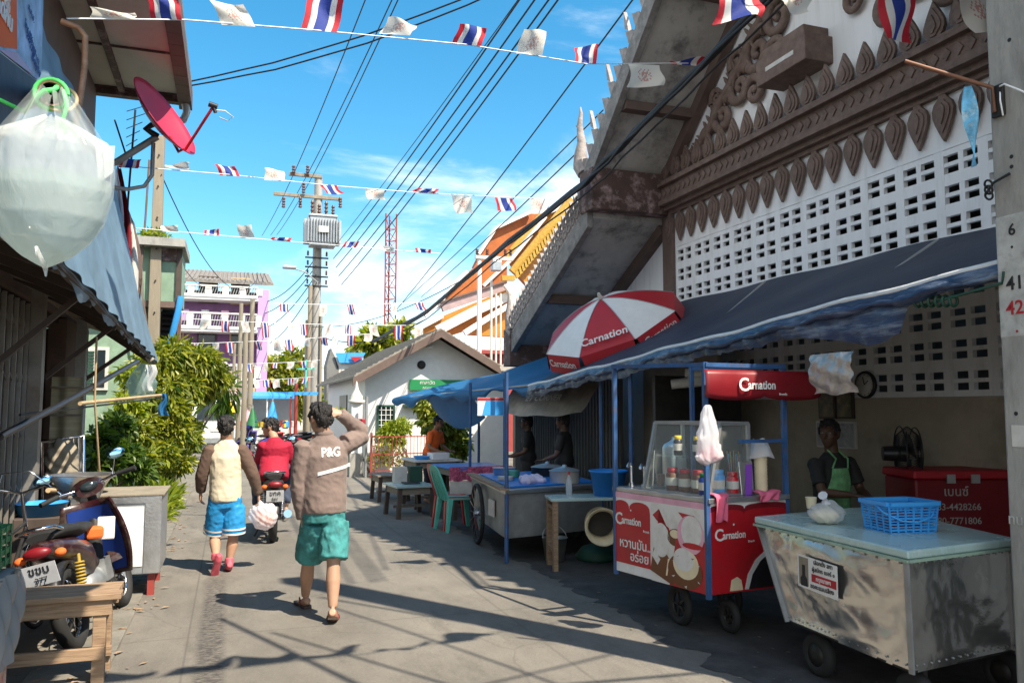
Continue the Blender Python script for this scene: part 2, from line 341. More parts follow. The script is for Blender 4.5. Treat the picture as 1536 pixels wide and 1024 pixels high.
dt=N(nt,'ShaderNodeVectorMath',operation='DOT_PRODUCT'); L.new(tc.outputs['Generated'],dt.inputs[0]); dt.inputs[1].default_value=(-.8,-.6,0)
bk_=N(nt,'ShaderNodeMapRange'); bk_.inputs[1].default_value=-.1; bk_.inputs[2].default_value=.5; bk_.inputs[3].default_value=0; bk_.inputs[4].default_value=.3; L.new(dt.outputs['Value'],bk_.inputs[0])  # more cloud behind the view, added to fill the shade
ad=N(nt,'ShaderNodeMath',operation='ADD'); L.new(a0.outputs[0],ad.inputs[0]); L.new(bk_.outputs[0],ad.inputs[1])
cl=N(nt,'ShaderNodeMapRange',interpolation_type='SMOOTHSTEP'); cl.inputs[1].default_value=.52; cl.inputs[2].default_value=.86; cl.inputs[3].default_value=0; cl.inputs[4].default_value=.92; L.new(ad.outputs[0],cl.inputs[0])
mx=N(nt,'ShaderNodeMix',data_type='RGBA'); L.new(cl.outputs[0],mx.inputs[0]); L.new(hs.outputs[0],mx.inputs[6]); mx.inputs[7].default_value=(8.2,8.3,8.2,1)
L.new(mx.outputs[2],bg.inputs[0]); bg.inputs[1].default_value=.125
scene.view_settings.view_transform='Standard'; scene.view_settings.look='None'; scene.view_settings.exposure=.95; scene.view_settings.gamma=1
scene.cycles.max_bounces=8; scene.cycles.transparent_max_bounces=16; scene.cycles.use_denoising=True
scene.cycles.sample_clamp_indirect=6; scene.cycles.caustics_reflective=False; scene.cycles.caustics_refractive=False

P('black_red',(.03,.006,.008),.3,var=.3,coat=.3,dirt=(.16,.13,.1),damt=.5,dscale=9); P('soffit_l',(.62,.58,.5),.8,var=.1,scale=3,dirt=(.4,.36,.3),damt=.4); P('pipe_rust',(.32,.17,.1),.6,.2,var=.35,scale=30,dirt=(.45,.33,.24),damt=.5,dscale=40); P('dish_red',(.5,.02,.06),.5,var=.12); P('white_scuffed',(.8,.8,.8),.5,var=.06,dirt=(.4,.36,.32),damt=.55,dscale=3.5); M['grey_film']=filmmat('grey_film',(.35,.36,.36),.15,.2,.3); P('floral2',(.5,.35,.28),.5,var=.9,scale=22,dirt=(.6,.1,.05),damt=.8,dscale=12); P('cane',(.4,.36,.24),.8,var=.3,stretch=(1,1,30),scale=2)
# ================================================================= ground and road
def roadmat():
    m,nt,b=nodes('road'); L=nt.links; tc=N(nt,'ShaderNodeTexCoord'); o=tc.outputs['Object']
    def noise(sc,det=8,ro=.6,st=(1,1,1)):
        mp=N(nt,'ShaderNodeMapping'); mp.inputs['Scale'].default_value=st; L.new(o,mp.inputs[0]); n=N(nt,'ShaderNodeTexNoise',Scale=sc,Detail=det,Roughness=ro); L.new(mp.outputs[0],n.inputs['Vector']); return n.outputs[0]
    def rng(s,a,b_,c,d):
        r=N(nt,'ShaderNodeMapRange'); [setattr(r.inputs[i+1],'default_value',v) for i,v in enumerate((a,b_,c,d))]; L.new(s,r.inputs[0]); return r.outputs[0]
    def mul(a,b_):
        n=N(nt,'ShaderNodeMath',operation='MULTIPLY'); L.new(a,n.inputs[0]); (L.new(b_,n.inputs[1]) if not isinstance(b_,float) else setattr(n.inputs[1],'default_value',b_)); return n.outputs[0]
    def mix(f,a,col,):
        n=N(nt,'ShaderNodeMix',data_type='RGBA'); L.new(f,n.inputs[0]); L.new(a,n.inputs[6]); n.inputs[7].default_value=c4(col); return n.outputs[2]
    cr=N(nt,'ShaderNodeValToRGB'); e=cr.color_ramp.elements; e[0].position=.3; e[1].position=.7; e[0].color=(.122,.111,.096,1); e[1].color=(.24,.217,.184,1)
    L.new(noise(.9,9,.68,(1,.45,1)),cr.inputs[0]); c=cr.outputs[0]
    c=mix(rng(noise(55,3,.7),.56,.72,0,.45),c,(.1,.095,.088))
    c=mix(rng(noise(2.3,8,.7,(1.6,.5,1)),.53,.68,0,.55),c,(.105,.096,.084)); c=mix(rng(noise(.22,5,.55,(1.5,.6,1)),.5,.62,0,.35),c,(.125,.117,.105))
    c=mix(rng(noise(.35,4,.5),.55,.7,0,.3),c,(.28,.253,.215)); c=mix(rng(noise(1.1,10,.75,(1.3,.7,1)),.55,.66,0,.4),c,(.09,.084,.075)); c=mix(rng(noise(140,2,.6),.6,.75,0,.5),c,(.34,.315,.28)); c=mix(rng(noise(5.5,9,.8),.6,.68,0,.5),c,(.075,.071,.067))
    sx=N(nt,'ShaderNodeSeparateXYZ'); L.new(o,sx.inputs[0]); x,y=sx.outputs[0],sx.outputs[1]
    def band(s,c0,w,soft):
        a=N(nt,'ShaderNodeMath',operation='SUBTRACT'); L.new(s,a.inputs[0]); a.inputs[1].default_value=c0
        q=N(nt,'ShaderNodeMath',operation='ABSOLUTE'); L.new(a.outputs[0],q.inputs[0]); return rng(q.outputs[0],w,w+soft,1,0)
    wv=N(nt,'ShaderNodeTexNoise',Scale=26,Detail=4,Roughness=.7); mp=N(nt,'ShaderNodeMapping'); mp.inputs['Scale'].default_value=(.7,2.2,1); L.new(o,mp.inputs[0]); L.new(mp.outputs[0],wv.inputs['Vector'])
    stk=mul(mul(band(x,-.08,.06,.05),rng(wv.outputs[0],.42,.56,0,.85)),mul(rng(y,4.2,4.9,0,1),rng(y,7.6,9.5,1,.15)))
    c=mix(stk,c,(.05,.045,.045))
    # joint lines of the slabs and hairline cracks
    c=mix(mul(band(x,-.235,.004,.006),.55),c,(.1,.09,.08)); c=mix(mul(band(x,2.1,.006,.01),.4),c,(.1,.09,.08))
    fr=N(nt,'ShaderNodeMath',operation='FRACT'); d5=mul(y,.24); L.new(d5,fr.inputs[0]); c=mix(mul(band(fr.outputs[0],.5,.0012,.0016),.5),c,(.1,.09,.08))
    vo=N(nt,'ShaderNodeTexVoronoi',feature='DISTANCE_TO_EDGE',Scale=.55); nn=N(nt,'ShaderNodeMix',data_type='RGBA'); nn.inputs[0].default_value=.16; L.new(o,nn.inputs[6]); n9=N(nt,'ShaderNodeTexNoise',Scale=2.5,Detail=6); L.new(o,n9.inputs['Vector']); L.new(n9.outputs[1],nn.inputs[7]); L.new(nn.outputs[2],vo.inputs['Vector'])
    c=mix(rng(vo.outputs[0],.001,.005,.28,0),c,(.09,.08,.07))
    L.new(c,b.inputs['Base Color']); b.inputs['Roughness'].default_value=.86; b.inputs['Specular IOR Level'].default_value=.25
    bp=N(nt,'ShaderNodeBump',Strength=.5,Distance=.012); L.new(noise(38,6,.7),bp.inputs['Height']); L.new(bp.outputs[0],b.inputs['Normal']); return m
M['road']=roadmat()
P('earth',(.18,.16,.13),.9,var=.35,scale=1.3,dirt=(.1,.09,.07),damt=.6,dscale=2.2,bump=.6,bscale=20)
P('gutter',(.2,.185,.155),.9,var=.3,scale=3,dirt=(.11,.1,.07),damt=.7,dscale=4,bump=.5,bscale=25)
P('stall_shade',(.055,.052,.05),.8,var=.5,scale=4,dirt=(.1,.09,.085),damt=.6,dscale=3,bump=.5,bscale=22)
MB().grid(lambda u,v:(-900+1800*u,-900+1800*v,0),8,8).build('ground',M['earth'],kind='structure')
MB().quad((-.66,-6,.004),(6,-6,.004),(6,24,.004),(-.66,24,.004)).build('road',M['road'],kind='structure')
MB().quad((-14,24,.004),(30,24,.004),(30,52,.004),(-14,52,.004)).build('road',M['road'],kind='structure')
g=MB()
for i in range(46):                       # drain cover slabs along the left kerb
    y0=-2+i*.62; dz=random.uniform(-.006,.006)
    g.box((-1.12,y0,-.05),(-.67,y0+.605,.014+dz))
g.build('gutter_slabs',M['gutter'],kind='structure',bevel=.008)
g=MB()                                    # shade under the stalls, painted as a dark strip
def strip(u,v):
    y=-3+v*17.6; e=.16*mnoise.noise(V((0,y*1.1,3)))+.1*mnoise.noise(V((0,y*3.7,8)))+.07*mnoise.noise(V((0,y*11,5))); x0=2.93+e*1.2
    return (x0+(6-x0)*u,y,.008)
g.grid(strip,6,420); g.build('stall_shade_strip',M['stall_shade'],kind='structure')

# ================================================================= TEMPLE HALL with the gabled front
TX,TC=6.0,6.95
temple=thing('temple_hall','tall temple hall with brown carved gable and white pierced block wall behind the stalls','temple',(TX,TC,0))
YL,YR=10.2,3.70
MB().box((TX,YR,0),(TX+.22,9.97,1.72)).box((TX,4.40,0),(TX+.2,YR-.002,1.7)).build('lower_wall',M['beige_wall'],temple)
# pierced block band: uprights and rails round every opening
g=MB(); z0,z1=1.722,3.93; gw,gh=.455,.2208
ng=13; gh=.276
for i in range(ng+1):
    yy=9.965-i*gw; dv=random.uniform(-.004,.004)
    g.box((TX+.002+dv*.3,yy-.05+dv,z0),(TX+.055,yy+.05+dv,z1))
    if i<ng: g.box((TX+.006,yy-gw/2-.027+dv,z0+.001),(TX+.053,yy-gw/2+.027+dv,z1-.001))
for j in range(9):
    zz=z0+j*gh; g.box((TX+.004,9.965-ng*gw,max(zz-.055,z0+.0005)),(TX+.054,9.95,min(zz+.055,z1-.002)))
    if j<8: g.box((TX+.008,9.965-ng*gw+.001,zz+gh/2-.018),(TX+.052,9.949,zz+gh/2+.018))
g.build('pierced_block_wall',M['white_wall'],temple)
MB().box((TX,YR,3.932),(TX+.2,9.97,4.45)).build('upper_wall',M['white_wall'],temple)
apz=7.82
def wl(y): # wall-line height under the roof (upper tier)
    a=abs(y-TC); return apz-.885*a
n=14; pts=[V((TX+.03,YL-.05+(YR+.05-YL+.05)*i/n,0)) for i in range(n+1)]
poly=[V((TX+.03,p.y,max(wl(p.y),4.46))) for p in pts]
MB().prism([(TX+.03,YL-.05,4.452)]+poly+[(TX+.03,YR+.05,4.452)],(.15,0,0)).build('gable_wall',M['white_wall'],temple)
MB().box((TX-.05,9.972,0),(TX+.2,10.25,4.44)).build('corner_post',M['brown_plain'],temple,bevel=.01); MB().box((TX-.05,YR-.26,0),(TX+.2,YR-.003,4.44)).build('corner_post',M['brown_plain'],temple,bevel=.01)
# low side walls under the lower tier
def lt(y): return 4.38-.48*(abs(y-TC)-3.25)
for sgn in (1,-1):
    ya,yb=TC+sgn*3.31,TC+sgn*6.68
    MB().prism([(TX+.06,ya,0),(TX+.06,yb,0),(TX+.06,yb,lt(yb)),(TX+.06,ya,lt(ya))],(.15,0,0)).build('side_wall',M['white_wall'],temple)
# cornice
g=MB()
for (d,za,zb) in ((.06,4.42,4.47),(.13,4.472,4.53),(.22,4.532,4.60),(.17,4.602,4.80),(.24,4.802,4.85),(.19,4.852,4.90)):
    g.box((TX-d,YR-.2,za),(TX+.02,YL+.05,zb))
for i in range(52):
    yy=YR-.1+i*.127
    g.prism([(TX-.17,yy-.05,4.7),(TX-.17,yy,4.64),(TX-.17,yy+.05,4.7),(TX-.17,yy,4.76)],(-.014,0,0))
g.build('cornice',M['brown_stone'],temple)
def leafshape(y,z,w,h,x,up=1,t=.05):
    hf=[(.16,0),(.2,.07),(.4,.17),(.5,.3),(.48,.45),(.36,.62),(.2,.8),(.07,.93)]; pr=[(-a,b) for a,b in hf]+[(0,1)]+hf[::-1]
    return [(x,y+a*w,z+up*b*h) for a,b in pr]
gu,gd=MB(),MB(); nl=23
for i in range(nl):
    yy=YR+.2+(YL-YR-.35)*i/(nl-1)
    for g,z,up,h,x in ((gu,4.9,1,.38,TX-.08),(gd,4.42,-1,.43,TX-.02)):
        g.prism(leafshape(yy,z,.23,h,x,up),(-.035,0,0)); g.prism(leafshape(yy,z+up*.05,.17,h*.7,x-.036,up),(-.012,0,0)); g.prism(leafshape(yy,z+up*.08,.08,h*.45,x-.049,up),(-.012,0,0))
[gu.box((TX-.13,YR+.1,4.9),(TX-.06,YL-.1,4.93))]; gu.build('leaf_crest',M['brown_stone'],temple); gd.build('leaf_pendants',M['brown_stone'],temple)
# scrollwork relief
def spiral(g,c,r,turn,a0,dirn,w,x=TX-.03,n=30,tail=None):
    p=list(tail or [])
    for i in range(n+1):
        t=i/n; a=a0+dirn*turn*2*PI*t; rr=r*(1-.9*t); p.append((x,c[0]+rr*math.cos(a),c[1]+rr*math.sin(a)))
    m=len(p)-1; g.tube(p,[(w*(1-.6*i/m),w*1.3*(1-.5*i/m)) for i in range(m+1)],8); g.ball(p[-1],w*.75,8,6)
def frond(g,c,a,ln,w,x=TX-.05):
    """a flame shaped leaf with a curled tip"""
    d=V((0,math.cos(a),math.sin(a))); s=V((0,-math.sin(a),math.cos(a))); c=V((x,c[0],c[1])); P_=[]
    for k in range(9): t=k/8; q=c+d*ln*t+s*w*1.1*t*t*math.sin(t*2.6); P_.append(q)
    g.tube(P_,[(w*.55*math.sin(PI*(.12+.86*t/8))**.8+.004,w*.35*math.sin(PI*(.12+.86*t/8))+.004) for t in range(9)],7)
for sg in (1,-1):
    g=MB(); Yf=lambda a: TC+sg*a*1.16
    # main stem follows the rake of the gable and throws scrolls to the inside
    stem=[(2.32,5.05),(2.0,5.14),(1.72,5.36),(1.5,5.62),(1.3,5.78),(1.08,5.98),(.9,6.25),(.62,6.4),(.42,6.68),(.2,7.0)]
    g.tube([(TX-.04,Yf(a),z) for a,z in stem],[.02,.045,.06,.062,.06,.058,.055,.05,.04,.02],8)
    for (a,z,r,tn,a0,dr,w_) in ((1.83,5.22,.12,1.35,2.3,-1,.038),(1.5,5.42,.19,1.5,2.4,-1,.05),(1.17,5.66,.2,1.5,2.4,-1,.052),(.85,5.95,.22,1.55,2.2,-1,.055),(.5,6.22,.2,1.5,2.4,-1,.05),(1.2,6.02,.13,1.3,-.6,1,.036),(1.62,5.72,.1,1.3,-.5,1,.03),(.72,6.52,.13,1.3,-.6,1,.036),(.92,5.5,.15,1.4,.4,1,.042),(.55,5.82,.13,1.4,.4,1,.036)):
        spiral(g,(Yf(a),z),r*1.3,tn,a0 if sg>0 else PI-a0,dr*sg,w_*1.2)
    for i in range(len(stem)-1):
        (a0,z0_),(a1,z1_)=stem[i],stem[i+1]
        for t in (.15,.5,.85):
            a,z=a0+(a1-a0)*t,z0_+(z1_-z0_)*t
            for k in (0,1):
                b=(.55+.3*math.sin(i*3+t*5)) if k else (1.45+.3*math.cos(i*2+t*4)); ang=PI-b if sg<0 else b
                frond(g,(Yf(a),z),ang if k else ang+.4*sg,.2 if k else .17,.05)
        for t in (.3,.7):
            a,z=a0+(a1-a0)*t,z0_+(z1_-z0_)*t; b=-1.9+.4*math.sin(i*2+t); frond(g,(Yf(a),z),PI-b if sg<0 else b,.15,.042)
    g.build('scroll_relief',M['brown_stone'],temple)
MB().box((TX-.34,6.72,5.32),(TX+.05,7.56,5.62)).box((TX-.30,6.78,5.622),(TX+.05,7.50,5.74)).build('pedestal_bracket',M['brown_stone'],temple,bevel=.012)
g=MB().box((TX-.346,6.9,5.44),(TX-.339,7.38,5.49)); g.build('pale_inlay',M['offwhite'],temple)
# roofs: upper tier (soffit slab, beams, barge boards with cusps), lower tiers
OX=4.75
def ub(y): a=abs(y-TC); return apz+.02-.885*a
for sgn in (1,-1):
    n=10; A=[TC+sgn*3.33*i/n for i in range(n+1)]
    g=MB()
    for i in range(n):
        a,b_=A[i],A[i+1]
        g.hexa([(OX+.1,a,ub(a)),(14,a,ub(a)),(14,b_,ub(b_)),(OX+.1,b_,ub(b_)),(OX+.1,a,ub(a)+.14),(14,a,ub(a)+.14),(14,b_,ub(b_)+.14),(OX+.1,b_,ub(b_)+.14)])
    g.build('upper_roof',M['soffit'],temple)
    g=MB()
    for f in (.36,.72):
        yy=TC+sgn*3.33*f; s=V((0,sgn*.08,-1.18*.08)); 
        g.bar((OX+.11,yy,ub(yy)-.06),(TX,yy,ub(yy)-.06),.16,.12)
    for i in range(n): g.bar((TX-.06,A[i],ub(A[i])-.09),(TX-.06,A[i+1],ub(A[i+1])-.09),.12,.18)
    g.build('roof_beam',M['brown_plain'],temple)
    g=MB(); B=[TC+sgn*3.43*i/n for i in range(n+1)]
    low=[V((OX,y,ub(y)-.1)) for y in B]; top=[V((OX,y,ub(y)+.24)) for y in B]
    for i in range(n): g.hexa([low[i],low[i]+V((.1,0,0)),low[i+1]+V((.1,0,0)),low[i+1],top[i],top[i]+V((.1,0,0)),top[i+1]+V((.1,0,0)),top[i+1]])
    g.build('barge_board',M['dark_weather'],temple)
    g=MB()
    for k in range(19):
        yy=TC+sgn*(.15+3.23*k/18); z=ub(yy)+.22; o=V((OX+.02,yy,z)); up=V((0,sgn*.55,.83)); sd=V((0,sgn*.6,-.8)); h=.3
        g.prism([o-sd*.07,o-sd*.09+up*h*.35,o-sd*.01+up*h*.7,o+sd*.04+up*h,o+sd*.07+up*h*.55,o+sd*.09+up*h*.2,o+sd*.07],(.06,0,0))
        if k%3==1: g.prism([o+up*.2-sd*.02,o+up*.3-sd*.05,o+up*.52-sd*.09,o+up*.34+sd*.03],(.05,0,0))
    g.build('cusp_row',M['gilt_grey'],temple)
    # tier bracket and finial
    yb=TC+sgn*3.1; ye=TC+sgn*3.52
    MB().box((OX-.03,min(yb,ye),4.42),(TX-.02,max(yb,ye),5.02)).build('tier_bracket',M['brown_paint'],temple,bevel=.015)
    g=MB(); b0=V((OX+.04,TC+sgn*3.5,5.02))
    prof=[(0,0,.1),(.1,.16,.13),(.13,.34,.1),(.08,.5,.07),(.12,.62,.06),(.15,.78,.045),(.1,.95,.03),(.12,1.05,.012)]
    g.tube([b0+V((0,sgn*a,z)) for a,z,_ in prof],[r for *_,r in prof],8)
    for a,z,r in prof[1:6]: g.prism([b0+V((0,sgn*(a+r*.5),z-.06)),b0+V((0,sgn*(a+r+.1),z+.04)),b0+V((0,sgn*(a+r*.6),z+.08))],(.04,0,0))
    g.build('roof_finial',M['gilt_grey'],temple)
    # lower tier
    ya,yc=TC+sgn*3.33,TC+sgn*6.63
    g=MB(); n=6
    for i in range(n):
        a=ya+(yc-ya)*i/n; b_=ya+(yc-ya)*(i+1)/n
        g.hexa([(OX+.1,a,lt(a)),(14,a,lt(a)),(14,b_,lt(b_)),(OX+.1,b_,lt(b_)),(OX+.1,a,lt(a)+.14),(14,a,lt(a)+.14),(14,b_,lt(b_)+.14),(OX+.1,b_,lt(b_)+.14)])
    g.build('lower_roof',M['soffit'],temple)
    ym=ya+(yc-ya)*.55
    g=MB().bar((OX+.11,ym,lt(ym)-.07),(TX+.05,ym,lt(ym)-.07),.14,.14); g.bar((TX,ya,lt(ya)-.08),(TX,yc,lt(yc)-.08),.14,.16); g.build('roof_beam',M['brown_plain'],temple)
    g=MB().hexa([(OX,ya,lt(ya)-.14),(OX+.1,ya,lt(ya)-.14),(OX+.1,yc,lt(yc)-.14),(OX,yc,lt(yc)-.14),(OX,ya,lt(ya)+.2),(OX+.1,ya,lt(ya)+.2),(OX+.1,yc,lt(yc)+.2),(OX,yc,lt(yc)+.2)])
    MB().box((OX-.03,min(yc-sgn*.02,yc+sgn*.34),lt(yc)-.38),(TX-.1,max(yc-sgn*.02,yc+sgn*.34),lt(yc)+.3)).build('end_block',M['brown_paint'],temple,bevel=.01); g.build('barge_board',M['dark_weather'],temple,bevel=.01)
    g=MB()
    for k in range(22):
        yy=ya+(yc-ya)*(k+.4)/22; o=V((OX+.02,yy,lt(yy)+.18)); up=V((0,sgn*.3,.95)); sd=V((0,sgn*.9,-.43)); h=.52
        g.prism([o-sd*.08,o-sd*.1+up*h*.35,o-sd*.01+up*h*.7,o+sd*.04+up*h,o+sd*.07+up*h*.55,o+sd*.1+up*h*.2,o+sd*.08],(.06,0,0))
        g.torus(o+up*.3+sd*.08,.07,.022,Matrix.Rotation(PI/2,3,'Y'),n=10,k=5); g.torus(o+up*.14,.06,.02,Matrix.Rotation(PI/2,3,'Y'),n=10,k=5)
    b0=V((OX+.04,yc,lt(yc)+.2)); g.tube([b0,b0+V((0,sgn*.2,.1)),b0+V((0,sgn*.28,.35)),b0+V((0,sgn*.2,.6)),b0+V((0,sgn*.24,.8))],[.08,.08,.06,.04,.01],7)
    g.build('cusp_row',M['gilt_grey'],temple)
MB().box((13.8,YR-3,0),(14,YL+3,4)).box((TX+.3,YR-.2,4.2),(13.8,YL+.2,4.22)).box((TX+.25,YL+.22,0),(13.8,YL+.4,4.2)).box((TX+.25,YR-.4,0),(13.8,YR-.22,4.2)).build('inner_wall',M['grey_wall'],temple)

# ================================================================= SMALL WHITE HOUSE at the bend
house=thing('small_house','small white house with grey tiled gable roof and green shutters down the lane','house',(5.0,22,0))
HY=20.2; hx0,hx1,hap=3.19,6.85,at(655,497,Y=19.7).z-.06
def hr(x): return hap+.08-abs(x-5.0)*.57
MB().prism([(hx0,HY,0),(hx1,HY,0),(hx1,HY,hr(hx1)-.12),(5.0,HY,hap-.04),(hx0,HY,hr(hx0)-.12)],(0,8,0)).build('wall',M['white_paint'],house)
roof=MB()
for sg in (-1,1):
    xe=5.0+sg*2.16
    roof.hexa([(5.0,19.70,hr(5.0)),(xe,19.70,hr(xe)),(xe,29,hr(xe)),(5.0,29,hr(5.0)),(5.0,19.70,hr(5.0)+.07),(xe,19.70,hr(xe)+.07),(xe,29,hr(xe)+.07),(5.0,29,hr(5.0)+.07)])
    for k in range(16):
        x=5.0+sg*(.1+2.0*k/15); roof.bar((x,19.71,hr(x)+.075),(x,28.9,hr(x)+.075),.035,.03)
roof=roof.build('roof',M['roof_tile'],house)
g=MB()
for sg in (-1,1):
    xe=5.0+sg*2.2
    g.hexa([(5.0,19.62,hr(5.0)-.17),(xe,19.62,hr(xe)-.17),(xe,19.695,hr(xe)-.17),(5.0,19.695,hr(5.0)-.17),(5.0,19.62,hr(5.0)+.03),(xe,19.62,hr(xe)+.03),(xe,19.695,hr(xe)+.03),(5.0,19.695,hr(5.0)+.03)])
g.build('barge_board',M['brown_plain'],roof)
def grillwin(parent,x0,x1,z0,z1,y,frame,n=4):
    f=MB(); t=.05
    f.box((x0,y-.05,z0),(x0+t,y+.0,z1)).box((x1-t,y-.05,z0),(x1,y,z1)).box((x0+t,y-.05,z0),(x1-t,y,z0+t)).box((x0+t,y-.05,z1-t),(x1-t,y,z1)); fo=f.build('window',frame,parent)
    MB().box((x0+t,y-.02,z0+t),(x1-t,y-.006,z1-t)).build('pane',M['glass_dark'],fo)
    q=MB()
    for i in range(1,n): xx=x0+(x1-x0)*i/n; q.box((xx-.008,y-.045,z0+t),(xx+.008,y-.03,z1-t))
    for i in range(1,7): zz=z0+(z1-z0)*i/7; q.box((x0+t,y-.043,zz-.007),(x1-t,y-.032,zz+.007))
    q.build('window_bars',M['white_paint'],fo)
grillwin(house,at(565,612,Y=HY).x,at(592,612,Y=HY).x,at(570,660,Y=HY).z,at(570,607,Y=HY).z,HY-.002,M['green_dark'])
g=MB(); a=at(604,608,Y=HY); g.box((a.x,HY-.2,a.z-.03),(a.x+.5,HY-.003,a.z+.03)); g.build('awning_ledge',M['green_dark'],house)
MB().box((5.0,HY-.06,0),(5.75,HY-.004,1.9)).build('door',M['green_dark'],house)
sg=MB().box((at(614,570,Y=HY).x,HY-.07,at(614,585,Y=HY).z),(at(690,570,Y=HY).x+.6,HY-.03,at(614,569,Y=HY).z)).build('name_board',M['green_sign'],house)
text('ศาลาวัด',.13,M['white_paint'],sg,(at(640,577,Y=HY).x,HY-.078,at(640,574,Y=HY).z),(1,0,0),(0,0,1)); text('ที่ทำการ',.08,M['white_paint'],sg,(at(640,577,Y=HY).x,HY-.078,at(640,582,Y=HY).z),(1,0,0),(0,0,1))
MB().lathe([(.11,0),(.11,.02),(.05,.04)],(at(632,545,Y=HY).x,HY-.01,at(632,547,Y=HY).z),16,Matrix.Rotation(PI/2,4,'X')).build('vent_hole',M['black_matt'],house)
MB().lathe([(.02,0),(.1,.02),(.1,.05),(.03,.07)],(at(644,523,Y=HY).x,HY-.08,at(644,523,Y=HY).z),14).build('lamp_shade',M['white_gloss'],house)
for k in range(2):
    f=MB(); y0=21.2+k*2.2
    f.box((hx0-.03,y0,1.25),(hx0-.003,y0+1.4,2.0)); fo=f.build('window',M['glass_dark'],house)
    q=MB()
    for i in range(9): q.box((hx0-.05,y0+i*.17,1.25),(hx0-.032,y0+i*.17+.07,2.0))
    q.build('window_bars',M['offwhite'],fo)
# ---- yard fence, gate posts with shrine top, shrubs
fx=[at(546,712,Z=0).x,at(614,712,Z=0).x]
fen=thing('metal_fence','low rusty white metal fence in front of the small white house','fence',(fx[0],19.2,0))
g=MB()
for i in range(15): x=fx[0]+.1+i*.085; g.bar((x,18.9,.1),(x,18.9,.98),.011)
for z in (.15,.55,.95): g.bar((fx[0],18.9,z),(fx[0]+1.35,18.9,z),.025)
g.build('rail',M['red_oxide'],fen); [MB().bar((x,18.9,0),(x,18.9,1.05),.05).build('post',M['red_oxide'],fen) for x in (fx[0]+.02,fx[0]+1.35)]
gp=thing('gate_pillar','white gate pillar with bell shaped finial and red letter box beside the house corner','gate pillar',(at(533,710,Z=0).x,19.4,0))
px0=at(533,705,Y=19.4).x
MB().box((px0-.16,19.25,0),(px0+.16,19.55,.55)).build('plinth',M['concrete'],gp); MB().box((px0-.13,19.28,.552),(px0+.13,19.52,1.75)).build('shaft',M['white_paint'],gp,bevel=.01)
MB().lathe([(.2,0),(.22,.05),(.14,.08),(.15,.16),(.1,.22),(.06,.3),(.04,.36),(.03,.44),(.005,.52)],(px0,19.4,1.752),18).build('finial',M['offwhite'],gp)
MB().cbox((px0+.12,19.22,1.25),(.2,.1,.24)).build('letter_box',M['red_matt'],gp,bevel=.02)
tag(MB().cyl((at(550,600,Y=19).x,19.0,0),(at(550,600,Y=19).x,19.0,1.9),.035).build('gate_post',M['pipe_grey'],None,),'slim grey steel post standing at the white house corner','post')
# ================================================================= foliage
def leaf_mesh(name,centers,rad,n,ln,wd,mat,parent,droop=.5,seed=1,squash=.8,trail=0):
    """n real leaves spread through the volume of several clumps"""
    R=np.random.RandomState(seed); C=np.array(centers); rr=np.array(rad)
    w_=rr**2.2; k=R.choice(len(C),n,p=w_/w_.sum())
    d=R.normal(size=(n,3)); d/=np.linalg.norm(d,axis=1)[:,None]
    t=R.rand(n)**.42
    p=C[k]+d*(rr[k]*t)[:,None]*np.array([1,1,squash]); p[:,2]=np.maximum(p[:,2],.05)
    ax=d*.8+R.normal(size=(n,3))*.6; ax[:,2]-=droop; ax/=np.linalg.norm(ax,axis=1)[:,None]
    s=np.cross(ax,R.normal(size=(n,3))*.5+np.array([0,0,1])); s/=np.linalg.norm(s,axis=1)[:,None]+1e-9
    nn=np.cross(s,ax); L_=(ln*(.45+1.1*R.rand(n)**1.3))[:,None]; W_=L_*wd
    v=np.empty((n,6,3)); v[:,0]=p; v[:,1]=p+ax*L_*.38-s*W_*.5+nn*L_*.05; v[:,2]=p+ax*L_*.75-s*W_*.36-nn*L_*.02; v[:,3]=p+ax*L_-nn*L_*.16; v[:,4]=p+ax*L_*.75+s*W_*.36-nn*L_*.02; v[:,5]=p+ax*L_*.38+s*W_*.5+nn*L_*.05
    f=(np.arange(n)[:,None]*6)[:,:,None]+np.array([[0,1,2,3],[0,3,4,5]])[None]
    W=WM.get(parent.name) if parent is not None else None; v=v.reshape(-1,3)
    if W is not None: A=np.array(W); v=v@A[:3,:3].T+A[:3,3]
    me=bpy.data.meshes.new(name); me.from_pydata(v.tolist(),[],f.reshape(-1,4).tolist()); me.materials.append(mat)
    o=bpy.data.objects.new(name,me); COL.objects.link(o)
    if parent is not None: o.parent=parent
    return o
def limbs(name,base,tops,r0,parent,mat=None):
    g=MB(); b=V(base)
    for i,t in enumerate(tops):
        t=V(t); m=b.lerp(t,.5)+V((random.uniform(-.1,.1),random.uniform(-.1,.1),.08)); q=b.lerp(t,.25)+V((0,0,.05))
        g.tube([b+V((.02*i,0,0)),q,m,t],[r0,r0*.75,r0*.5,r0*.15],7)
    return g.build(name,mat or M['trunk'],parent)
def plant(name,label,cat,base,clumps,n,ln,wd,mat,r0=.05,droop=.5,seed=1,group=None,squash=.8):
    t=thing(name,label,cat,base,group=group)
    leaf_mesh('crown',[c[:3] for c in clumps],[c[3] for c in clumps],n,ln,wd,mat,t,droop,seed,squash)
    limbs('trunk',base,[c[:3] for c in clumps],r0,t); return t
def cl(px,py,Y,rpx): p=at(px,py,Y=Y); s=(at(px+10,py,Y=Y)-p).length/10; return (p.x,p.y,p.z,rpx*s)
